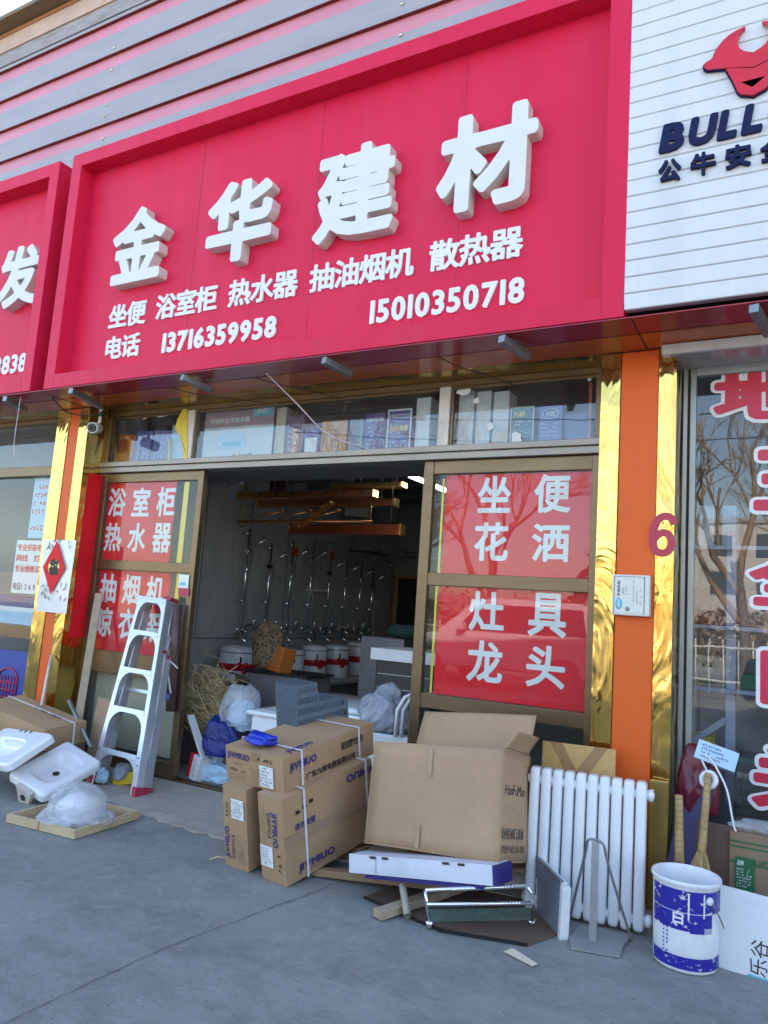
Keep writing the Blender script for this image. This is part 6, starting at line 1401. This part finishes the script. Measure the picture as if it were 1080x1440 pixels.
# straw bundle
stt = thing('straw_bundle', 'loose bundle of dry straw just inside the left sliding door', 'straw', (-3.95, .55, .3)); mb = MB(); rg = random.Random(12)
for k in range(900):
    c = Vector((rg.gauss(-3.88, .09), rg.gauss(.42, .08), rg.gauss(.48, .085))); a = rg.gauss(.15, .5); e = rg.gauss(-.25, .55); dd = Vector((math.cos(a)*math.cos(e), math.sin(a)*math.cos(e)*.7, math.sin(e)))*rg.uniform(.08, .18); s = Vector((rg.gauss(0, .02), rg.gauss(0, .02), rg.gauss(.01, .03)))
    mb.tube([c-dd, c+s, c+dd], rg.uniform(.0018, .0040), 4, caps=False)
mb.build('stalks', MT['straw'], stt, world=True); crumple_part('core', stt, (-3.86, .45, .45), (.18, .11, .20), MT['straw'], 13, 4, .2); part('base', MT['ceil'], stt, lambda b: b.box(-4.15, -3.75, .42, .72, .03, .36))
crumple('plastic_bag', 'big milky plastic bag between straw bundle and white basin', 'bag', (-3.40, .22, .50), (.15, .12, .17), MT['bag_film'], 15, 5, .25); crumple('paper_bundle', 'white wrapped bundle inside the milky bag', 'bundle', (-3.40, .26, .44), (.11, .09, .13), MT['pale_blue'], 16, 4, .2)
crumple('plastic_bag', 'dark blue plastic bag hanging by the door over the booklets', 'bag', (-3.47, .14, .29), (.13, .08, .16), MT['navy_bag'], 17, 5, .26)
bb = thing('box_pile', 'pile of dark boxes that carry the bags inside the door', 'boxes', (-3.4, .3, .022)); part('body', MT['ceil'], bb, lambda b: b.box(-3.62, -3.15, .20, .50, .03, .30), bevel=.01)
bs2 = thing('white_plank', 'white lath leaning inside the door between straw and blue bag', 'lath', (-3.7, .15, .03)); part('lath', MT['paper'], bs2, lambda b: b.bar((-3.779, 0.160, 0.428), (-3.559, 0.100, 0.171), .05, .018)); 
rb = thing('booklet_box', 'red and white printed box standing by the door jamb', 'box', (-3.68, .09, .03), (R(-6), R(7), R(-20))); part_l('white_part', MT['paper'], rb, lambda b: b.box(0, .10, 0, .14, 0, .16), bevel=.002); part_l('red_part', MT['sticker'], rb, lambda b: b.box(-.045, -.0002, 0, .14, 0, .16), bevel=.002); put_scr('print', rb, (0, 0, 0), AX3, AZ3, FN, .01, .09, .02, .14, 6, MT['greyink'], 6)
crumple('plastic_bag', 'light blue film pack under the dark blue bag at the door', 'bag', (-3.47, .14, .07), (.13, .06, .08), MT['pale_blue'], 19, 4, .25); crumple('plastic_bag', 'pale pack beside the red and white box at the door', 'bag', (-3.56, .22, .16), (.08, .05, .12), MT['pale_blue'], 20, 4, .25)
sw = thing('white_tub', 'white square tub behind the top strapped carton', 'tub', (-2.95, .30, .03)); mb = MB(); mb.box(-3.24, -2.72, .16, .52, .03, .50); mb.box(-3.27, -2.69, .13, .55, .5002, .535); mb.build('tub', MT['ceramic'], sw, world=True, bevel=.02)
part('inside', MT['wornwhite'], sw, lambda b: b.box(-3.22, -2.74, .18, .50, .5352, .537))
dm_ = thing('dark_stack', 'dark appliance beside the white tub and file rack', 'appliance', (-2.9, .8, .022)); part('body', MT['black'], dm_, lambda b: b.box(-3.30, -2.98, .62, .9, .03, .56), bevel=.02); part('glass_top', MT['darkgreen'], dm_, lambda b: b.box(-3.29, -2.99, .63, .89, .5602, .568))
gcb = crumple('plastic_bag', 'crumpled grey plastic bag behind the open carton by the door frame', 'bag', (-2.30, .33, .60), (.17, .12, .18), MT['grey_cloth'], 21, 5, .24); bb = thing('box_pile', 'white boxes under the crumpled grey bag', 'boxes', (-2.3, .35, .022)); part('body', MT['wornwhite'], bb, lambda b: b.box(-2.55, -2.05, .22, .62, .03, .50), bevel=.008)
ar = thing('seat_ring', 'pair of white toilet seat rims standing by the right door frame', 'toilet seat', (-2.1, .28, .5))
for k in range(2): part('rim', MT['white_enam'], ar, lambda b: b.tube([(-2.16+.03*k, .20+.02*k, .50), (-2.15+.03*k, .19+.02*k, .66), (-2.11+.03*k, .20+.02*k, .74), (-2.06+.03*k, .22+.02*k, .77)], .012, 10))
ck = thing('cabinet', 'black cabinet with a thick white top near the right door', 'cabinet', (-2.7, 1.1, .022)); part('body', MT['black'], ck, lambda b: b.box(-2.716, -2.716+.46, .90, 1.3, .03, .90), bevel=.006); part('top', MT['wornwhite'], ck, lambda b: b.box(-2.716-.03, -2.716+.5, .86, 1.34, .9002, .985), bevel=.004)
for z in (.70, .80): part('drawer_line', MT['steel'], ck, lambda b: b.box(-2.716+.02, -2.716+.44, .894, .8995, z, z+.006))
t = crumple('cloth', 'dark green cloth lying behind the white-topped cabinet', 'cloth', (-2.80, 1.52, 1.09), (.16, .10, .07), mat('dark_green_cloth', (.008, .035, .03), .8), 22, 4, .25); t = thing('stand', 'dark stand carrying the green cloth', 'stand', (-2.95, 1.5, .022)); part('body', MT['ceil'], t, lambda b: b.box(-3.15, -2.75, 1.40, 1.65, .03, 1.04), bevel=.01)
# back wall: mirror cabinet, rail, goods
mc = thing('mirror_cabinet', 'dark mirror cabinet with brown frame on the back wall', 'cabinet', (-4.4, 4.9, 1.0)); part('frame', MT['plank'], mc, lambda b: b.box(-4.72, -4.66, 4.86, 4.98, .85, 1.75).box(-4.66, -4.12, 4.86, 4.98, 1.70, 1.75).box(-4.18, -4.12, 4.86, 4.98, .85, 1.70)); part('mirror', MT['black'], mc, lambda b: b.box(-4.655, -4.185, 4.88, 4.9, .86, 1.695)); part('side_panel', MT['wornwhite'], mc, lambda b: b.box(-4.11, -3.92, 4.86, 4.98, 1.0, 1.85), bevel=.003)
tr_ = thing('towel_rail', 'double chrome towel rail high on the back wall', 'rail', (-4.2, 4.9, 2.0))
for z in (1.97, 2.04): part('bar', MT['chrome'], tr_, lambda b: b.tube([(-4.65, 4.8, z), (-3.85, 4.8, z)], .010, 8))
for x in (-4.6, -3.9): part('bracket', MT['chrome'], tr_, lambda b: b.tube([(x, 4.8, 1.97), (x, 4.8, 2.04), (x, 4.99, 2.04)], .010, 8))
t = thing('floor_cabinet', 'pale cabinet against the back wall behind the black one', 'cabinet', (-3.6, 4.7, .022)); part('body', MT['wallgrey'], t, lambda b: b.box(-3.9, -3.2, 4.6, 4.98, .03, .9), bevel=.006); part('door', MT['wornwhite'], t, lambda b: b.box(-3.88, -3.22, 4.59, 4.599, .08, .85))
# hanging stuff at the door top
hb2 = thing('hanging_boxes', 'dark flat boxes stacked under the ceiling left of the racks', 'boxes', (-4.2, .9, 2.4)); part('box', MT['ceil'], hb2, lambda b: b.box(-4.6, -3.7, 1.6, 2.0, 2.45, 2.60), bevel=.005); part('box', MT['maroon'], hb2, lambda b: b.box(-4.1, -3.5, 1.62, 1.95, 2.601, 2.68), bevel=.005); part('label', MT['wornwhite'], hb2, lambda b: b.box(-4.5, -4.15, 1.597, 1.5995, 2.48, 2.53)); part('hanger', MT['steel'], hb2, lambda b: b.tube([(-4.5, 1.7, 2.6), (-4.5, 1.7, 2.70)], .004, 6))
gt = thing('gold_tag', 'small gold tag hanging at the top of the door opening', 'tag', (-4.2, 1.2, 2.3)); part('plate', MT['golden'], gt, lambda b: b.box(-4.36, -4.32, 1.2, 1.21, 2.20, 2.28)); part('string', MT['cable'], gt, lambda b: b.tube([(-4.34, 1.205, 2.28), (-4.34, 1.205, 2.69)], .003, 6))
# items leaning at the left door jamb
rr_ = thing('wrapped_roll', 'brown wrapped roll standing behind the ladder at the door jamb', 'roll', (-3.72, -.06, .3))
part('roll', mat('roll_brown', (.10, .05, .045), .4, var=.3, vs=9, bump=.3, bs=12), rr_, lambda b: b.tube([(-3.762, -0.060, 0.478), (-3.790, -0.060, 0.957), (-3.798, -0.060, 1.202)], [.035, .040, .03], 12))
part('tie', MT['purple_blue'], rr_, lambda b: b.tube([(-3.785, -0.060, 0.547), (-3.779, -0.060, 0.595)], .042, 10)); part('loop', MT['whitecord'], rr_, lambda b: b.tube([(-3.708, -0.090, 0.772), (-3.770, -0.100, 0.814), (-3.786, -0.100, 0.740), (-3.740, -0.100, 0.602)], .006, 6))

# ================================================================ file rack and blue bag on the top carton
fr_ = thing('file_rack', 'grey slotted plastic file rack standing on the top carton', 'file rack', (-2.454, -0.624, 0.606), (R(9), R(1), R(-17)))
SL = MT['slate']; D_, H_, Wb = .36, .235, .043
PU = [0, .40*D_, .43*D_, .455*D_, .50*D_, D_-.04, D_-.012, D_]; PZ = [H_, H_, .165, .135, .122, .120, .110, .092]
prof_ = [(0, 0), (D_, 0)]+[(u, z) for u, z in zip(PU[::-1], PZ[::-1])]
def side_wall(x):
    """side plate with rows of slanted slots cut out"""
    mb = MB(); t_ = .004; n_u = 30; n_v = 22
    rows_ = [(.022, .055), (.078, .111), (.134, .167), (.190, .220)]
    def inside(u, v): return v <= np.interp(u, PU, PZ)
    # solid plate made of horizontal bands and slanted ribs
    lev = [0]+[q for r_ in rows_ for q in r_]+[H_]
    def ulim(v):
        lo, hi = 0, D_
        for _ in range(30):
            m_ = (lo+hi)/2
            if inside(m_, v): lo = m_
            else: hi = m_
        return lo
    for i in range(0, len(lev), 2):
        a, b = lev[i], lev[i+1]; nseg = 5
        for s_ in range(nseg):
            va, vb = a+(b-a)*s_/nseg, a+(b-a)*(s_+1)/nseg; ua, ub = ulim(va+1e-4), ulim(vb-1e-4)
            vs = [(x, 0, va), (x, ua, va), (x, ub, vb), (x, 0, vb)]; vs += [(x+t_, p[1], p[2]) for p in vs]; mb.add(vs, [(0, 1, 2, 3), (7, 6, 5, 4), (0, 4, 5, 1), (1, 5, 6, 2), (2, 6, 7, 3), (3, 7, 4, 0)])
    for (a, b) in rows_:
        ul = min(ulim(a), ulim(b)); k = -.006
        edges = [(0, .012)]; 
        while k < ul-.045: k += .0205; edges.append((k, k+.0085))
        edges.append((ul-.014, ul))
        for j, (e0, e1) in enumerate(edges):
            sh_ = 0 if j in (0, len(edges)-1) else .018
            u_top = (ulim(b) if j == len(edges)-1 else None)
            vs = [(x, max(0, e0-sh_*.5), a), (x, e1-sh_*.5, a), (x, (u_top or e1+sh_*.5), b), (x, ((u_top-.014) if u_top else e0+sh_*.5), b)]; vs += [(x+t_, p[1], p[2]) for p in vs]
            mb.add(vs, [(0, 1, 2, 3), (7, 6, 5, 4), (0, 4, 5, 1), (1, 5, 6, 2), (2, 6, 7, 3), (3, 7, 4, 0)])
    return mb
nb = 4
for k in range(nb): part_l('side_plate', SL, fr_, lambda b: b.prism(prof_, lambda u, v, w: (k*Wb+w, u, v), .004))
side_wall(nb*Wb).build('side_plate', SL, fr_)
def spine(k):
    mb = MB(); x0 = k*Wb+.0042; x1 = (k+1)*Wb-.0002; cols = 3; rows__ = 17; cw = (x1-x0)/cols; rh = H_/rows__
    for c in range(cols+1):
        xx = x0+c*cw; mb.box(max(x0, xx-.0025), min(x1, xx+.0025), -.002, .002, 0, H_)
    for r_ in range(rows__+1): z = r_*rh; mb.box(x0, x1, -.0018, .0018, max(0, z-.0028), min(H_, z+.0028))
    return mb
for k in range(nb):
    spine(k).build('slotted_spine', SL, fr_); part_l('bottom', SL, fr_, lambda b: b.box(k*Wb+.0042, (k+1)*Wb-.0002, .003, D_-.002, .0, .004)); part_l('front_lip', SL, fr_, lambda b: b.box(k*Wb+.0042, (k+1)*Wb-.0002, D_-.005, D_-.001, .004, .10))
crumple('plastic_bag', 'small bright blue plastic bag on the top carton', 'bag', (-2.266, -1.006, 0.605), (.075, .045, .034), MT['blue_bag'], 25, 5, .32)

# ================================================================ across the yard, mirrored in the glass: trees, hedge, wires, parked cars
MT['bark'] = mat('bark', (.17, .13, .095), .9, var=.3, vs=6, bump=.4, bs=20)
MT['twig'] = mat('twigs_last_leaves', (.30, .19, .09), .9, var=.35, vs=9)
MT['needle'] = mat('evergreen_leaves', (.055, .085, .03), .7, var=.45, vs=7)
def tree(x, y, h, seed, label, bare=True):
    t = thing('bare_tree' if bare else 'evergreen_tree', label, 'tree', (x, y, 0), (0, 0, 0), 'trees across the yard'); rg = random.Random(seed)
    tr = MB(); cr = MB()
    def grow(p, d, L, r, lev):
        q = p+d*L; mid = p.lerp(q, .5)+Vector((rg.gauss(0, .05), rg.gauss(0, .05), 0))*L
        (tr if lev < 1 else cr).tube([p, mid, q], [r, r*.85, r*.68], 6 if lev < 2 else 4, caps=False)
        if lev >= 5: return
        for k in range(3 if lev < 4 else 4):
            a = rg.uniform(0, 6.28); s = rg.uniform(.35, .75); o = d.orthogonal().normalized(); w = d.cross(o); nd = (d*1.0+(o*math.cos(a)+w*math.sin(a))*s+Vector((0, 0, .12))).normalized(); st = rg.uniform(.45, 1)
            grow(p.lerp(q, st), nd, L*rg.uniform(.55, .8), r*.55, lev+1)
    if bare:
        grow(Vector((0, 0, 0)), Vector((rg.gauss(0, .05), rg.gauss(0, .05), 1)).normalized(), h*.34, .13, 0); tr.build('trunk', MT['bark'], t, fixn=False); cr.build('crown', MT['twig'], t, fixn=False)
    else:
        tr.tube([(0, 0, 0), (0, 0, h*.5)], [.12, .06], 8); tr.build('trunk', MT['bark'], t)
        for k in range(2600):
            z = rg.random(); rr = (.36*h*(1-z)**.8+.15)*math.sqrt(rg.uniform(.2, 1))*(.8+.3*math.sin(9*z*3.1+k % 3)); a = rg.uniform(0, 6.28); p = Vector((rr*math.cos(a), rr*math.sin(a), .25+z*(h-.25))); u = Vector((rg.gauss(0, 1), rg.gauss(0, 1), rg.gauss(0, 1))).normalized(); w = u.orthogonal().normalized(); s = rg.uniform(.06, .14)
            cr.quad(p-u*s, p-w*s*.5, p+u*s, p+w*s*.5)
        cr.build('crown', MT['needle'], t, fixn=False)
    return t
proto = tree(-6.5, -13, 7.8, 1, 'bare roadside tree across the yard opposite the left door')
for i, (x, y, s, rz, l) in enumerate(((-1.0, -13.6, 1.05, 80, 'bare roadside tree across the yard, just behind the dark car'), (2.6, -12.8, .95, 200, 'bare roadside tree across the yard, right of the dark car'), (5.5, -13.4, 1.1, 130, 'bare roadside tree across the yard opposite the white sign'), (-10.5, -13.2, 1.0, 300, 'bare roadside tree across the yard, far left'), (9, -13, 1.0, 30, 'bare roadside tree across the yard, far right'), (-14.5, -23.5, 1.2, 250, 'bare tree beyond the road, at its left end'), (1, -24, 1.25, 10, 'bare tree beyond the road, in the middle'), (12, -24, 1.3, 160, 'bare tree beyond the road, at its right end'))):
    c = copy_tree(proto); c.location = (x, y, 0); c.scale = (s, s, s); c.rotation_euler = (0, 0, R(rz)); c['label'] = l
ev = tree(-3.6, -12.5, 3.2, 5, 'round evergreen across the yard between the bare trees', False)
for i, (x, y, s, l) in enumerate(((4.0, -12.2, .9, 'low evergreen across the yard right of the dark car'), (7.4, -12.6, 1.1, 'tall evergreen across the yard at the right'), (-8.6, -12.4, .8, 'small evergreen across the yard at the left'), (-12.6, -12.6, 1.0, 'evergreen across the yard at the far left'))):
    c = copy_tree(ev); c.location = (x, y, 0); c.scale = (s, s, s); c.rotation_euler = (0, 0, i*1.3); c['label'] = l
tag(MB().box(-60, 60, -31, -30.6, 0, 2.2).build('far_wall', mat('far_wall_paint', (.42, .33, .25), .8, var=.2, vs=.6)), 'long tan boundary wall beyond the road', 'wall')
hg = MB(); rg = random.Random(77)
for k in range(11000):
    near = k % 9 < 5; x = rg.uniform(-28, 28) if not near else rg.uniform(-16, 14); hz = 1.5+1.0*noise.noise(Vector((x*.35, 3, 1)))+.4*noise.noise(Vector((x*1.4, 7, 1))); z = rg.uniform(.05, 1)*hz; y = (-28 if not near else -14.6)+rg.gauss(0, .6); u = Vector((rg.gauss(0, 1), rg.gauss(0, 1), rg.gauss(0, 1))).normalized(); w = u.orthogonal().normalized(); s = rg.uniform(.12, .32)*(.45 if near else 1); z *= 1.25 if near else 1; p = Vector((x, y, z)); hg.quad(p-u*s, p-w*s*.5, p+u*s, p+w*s*.5)
tag(hg.build('hedge', MT['twig'], fixn=False), 'brown winter hedge on both sides of the road across the yard', 'hedge', kind='stuff')
ob_ = thing('office_block', 'plain pale block far across the road with rows of windows', 'building', (6, -60, 0)); part_l('wall', mat('far_block', (.45, .42, .38), .8), ob_, lambda b: b.box(-16, 16, -6, 6, 0, 9)); part_l('roof', MT['flash'], ob_, lambda b: b.box(-16.2, 16.2, -6.2, 6.2, 9.001, 9.3))
for k in range(10):
    for j in range(3): part_l('window', MT['darkgreen'], ob_, lambda b: b.box(-14.5+3*k, -13+3*k, 6.001, 6.03, 1.3+2.7*j, 2.8+2.7*j))
for i, (x, l) in enumerate(((-11.5, 'concrete utility pole across the yard at the left'), (8.2, 'concrete utility pole across the yard at the right'))):
    t = thing('utility_pole', l, 'pole', (x, -11.6, 0)); part_l('pole', MT['shell'], t, lambda b: b.tube([(0, 0, 0), (0, 0, 7.6)], [.14, .09], 10)); part_l('crossarm', MT['steel'], t, lambda b: b.box(-.05, .05, -.7, .7, 7.0, 7.08)); [part_l('insulator', MT['ceramic'], t, lambda b: b.lathe([(.0005, .12), (.04, .1), (.05, .0)], 10, c=(0, yy, 7.08))) for yy in (-.6, 0, .6)]
for k, (yy, zz, l) in enumerate(((-.6, 7.18, 'sagging power wire nearest the road'), (0, 7.18, 'sagging power wire in the middle'), (.6, 7.18, 'sagging power wire nearest the shops'), (.1, 6.2, 'lower sagging cable between the utility poles'), (.1, 5.7, 'lowest sagging cable between the utility poles'))):
    t = thing('power_wire', l, 'wire', (-11.5, -11.6+yy, zz)); part_l('strand', MT['cable'], t, lambda b: b.tube([(19.7*q/12, 0, -.7*math.sin(math.pi*q/12)) for q in range(13)], .014, 5))
fnc = thing('white_fence', 'low white tubular fence along the road across the yard', 'fence', (-9, -12.0, 0)); part_l('rails', MT['pvc'], fnc, lambda b: [b.tube([(0, 0, z), (9, 0, z)], .025, 6) for z in (.35, 1.0)]); part_l('pickets', MT['pvc'], fnc, lambda b: [b.tube([(.25*k, 0, .1), (.25*k, 0, 1.15)], .015, 5) for k in range(37)])
def car(name, label, x, y, rz, body_m, suv=True):
    t = thing(name, label, 'car', (x, y, 0), (0, 0, R(rz))); L, Wd, H = 4.5, 1.82, 1.62 if suv else 1.46
    low = [(-L/2, .35), (-L/2+.05, .62), (-L/2+.12, .82), (-L/2+1.15, .98), (L/2-.45, 1.02), (L/2-.08, .92), (L/2, .6), (L/2-.03, .35)]
    cab = [(-L/2+1.05, .97), (-L/2+1.75, H-.06), (-L/2+2.1, H), (L/2-.75, H-.02), (L/2-.30 if suv else L/2-.55, H-.22), (L/2-.16, 1.0)]
    def loft(mb, pts, w0, w1, z0, z1, m=0):
        nseg = len(pts); rows = []
        for s in (-1, 1):
            rows.append([(px, s*(w0+(w1-w0)*max(0, min(1, (pz-z0)/(z1-z0))))/2, pz) for px, pz in pts])
        n = nseg; mb.add(rows[0]+rows[1], [tuple(range(n)), tuple(range(n, 2*n))[::-1]]+[(i, (i+1) % n, n+(i+1) % n, n+i) for i in range(n)], m)
    mb = MB(); loft(mb, low, Wd, Wd, 0, 1); mb.build('body', body_m, t, bevel=.06, seg=3); mb = MB(); loft(mb, cab, Wd-.06, Wd-.42, .97, H); mb.build('cabin', body_m, t, bevel=.05, seg=3)
    for s in (-1, 1):
        for (a, b) in ((-L/2+1.55, -L/2+2.45), (-L/2+2.55, L/2-1.25), (L/2-1.15, L/2-.55)):
            def yy(z): return s*((Wd-.06+(-.36)*(z-.97)/(H-.97))/2+.012)
            z0, z1 = 1.03, H-.13; sl = .30 if a < -L/2+1.6 else 0; mb = MB(); q = [(a-.1, yy(z0), z0), (b, yy(z0), z0), (b-(.12 if b > L/2-.7 else 0), yy(z1), z1), (a-.1+sl+.12*(sl > 0), yy(z1), z1)]; mb.add(q+[(p[0], p[1]-s*.02, p[2]) for p in q], [(0, 1, 2, 3), (7, 6, 5, 4), (0, 4, 5, 1), (1, 5, 6, 2), (2, 6, 7, 3), (3, 7, 4, 0)]); mb.build('window', MT['black'], t)
        for xw in (-L/2+.88, L/2-.92):
            wm = MB(); wm.tube([(xw, s*(Wd/2-.20), .33), (xw, s*(Wd/2+.01), .33)], .33, 24); wh = wm.build('wheel', MT['black'], t, bevel=.02); rm = MB(); rm.tube([(xw, s*(Wd/2+.012), .33), (xw, s*(Wd/2+.022), .33)], .21, 20); rm.build('rim', MT['steel'], wh)
        mm = MB(); mm.box(-L/2+1.55, -L/2+1.72, s*(Wd/2-.02), s*(Wd/2+.17), 1.02, 1.16); mm.build('mirror', body_m, t, bevel=.03)
        lm = MB(); lm.box(-L/2+.005, -L/2+.35, s*(Wd/2-.45), s*(Wd/2-.02), .66, .79); lm.build('headlight', MT['chrome'], t, bevel=.03)
    mb = MB(); q = [(-L/2+1.10, -.72, 1.03), (-L/2+1.10, .72, 1.03), (-L/2+1.72, .62, H-.11), (-L/2+1.72, -.62, H-.11)]; mb.add([(p[0]-.02, p[1], p[2]+.01) for p in q]+[(p[0]+.01, p[1], p[2]-.01) for p in q], [(0, 1, 2, 3), (7, 6, 5, 4), (0, 4, 5, 1), (1, 5, 6, 2), (2, 6, 7, 3), (3, 7, 4, 0)]); mb.build('windscreen', MT['black'], t)
    return t
car('parked_car', 'white parked car across the yard, mirrored in the right sliding door', -4.6, -9.6, 8, mat('car_white', (.78, .78, .78), .2, var=.01, coat=.6)); car('parked_car', 'dark parked car across the yard, mirrored in the right shop window', 1.6, -8.6, 186, mat('car_dark', (.03, .035, .045), .2, var=.05, coat=.8), False); car('parked_car', 'white parked car across the yard, far left', -10.4, -9.8, 5, bpy.data.materials['car_white'])
# more stock inside: hanging packets, faucets along the wall, cartons on the floor
rg = random.Random(91)
for i in range(6):
    y = 1.3+.5*i; x = -4.55+.12*(i % 3); t = thing('hanging_packet', ('flat pale packet hanging from the ceiling nearest the door', 'dark red packet hanging second from the door under the ceiling', 'grey packet hanging third from the door under the ceiling', 'brown packet hanging in the middle under the ceiling', 'pale packet hanging second from the back under the ceiling', 'dark packet hanging at the back corner under the ceiling')[i], 'packet', (x, y, 2.3), (0, 0, R(rg.uniform(-30, 30))))
    part_l('packet', (MT['wornwhite'], MT['maroon'], MT['steel'], MT['card_dark'], MT['cream'], MT['ceil'])[i], t, lambda b: b.box(-.14, .14, -.02, .02, 0, .26), bevel=.008); part_l('string', MT['cable'], t, lambda b: b.tube([(0, 0, .26), (0, 0, .39)], .003, 5))
for i in range(7):
    y = 1.93+.36*i; t = thing('basin_tap', ('chrome tap on the left wall between first and second riser', 'chrome tap on the left wall between second and third riser', 'chrome tap on the left wall between third and fourth riser', 'chrome tap on the left wall between fourth and fifth riser', 'chrome tap on the left wall between fifth and sixth riser', 'chrome tap on the left wall between sixth and seventh riser', 'chrome tap on the left wall right of the seventh riser')[i], 'tap', (-4.77, y, 1.0), group='taps on the left wall')
    part_l('body', MT['chrome'], t, lambda b: b.tube([(0, 0, 0), (.06, 0, .0), (.10, 0, .05), (.15, 0, .03), (.16, 0, -.03)], [.024, .02, .015, .012, .012], 10)); part_l('lever', MT['chrome'], t, lambda b: b.tube([(.06, 0, .01), (.07, .0, .07), (.10, .03, .09)], [.014, .01, .007], 8)); part_l('wall_plate', MT['steel'], t, lambda b: b.box(-.006, .0, -.07, .07, -.03, .03), bevel=.004)
for i, (x, y, w, d, h, m, l) in enumerate(((-4.15, 3.6, .4, .35, .5, 'card', 'brown carton on the shop floor before the corner pots'), (-3.3, 3.4, .45, .4, .62, 'card_dark', 'dark carton on the shop floor behind the green cloth'), (-4.12, 2.55, .3, .3, .34, 'cream', 'cream carton on the shop floor under the middle pots'), (-3.05, 2.4, .4, .35, .7, 'maroon', 'dark red carton on the shop floor behind the black cabinet'))):
    t = thing('floor_carton', l, 'box', (x, y, .022)); part_l('carton', MT[m], t, lambda b: b.box(-w/2, w/2, -d/2, d/2, .002, h), bevel=.005); part_l('tape', MT['tape'], t, lambda b: b.box(-.03, .03, -d/2-.0015, -d/2-.0003, .02, h-.01))
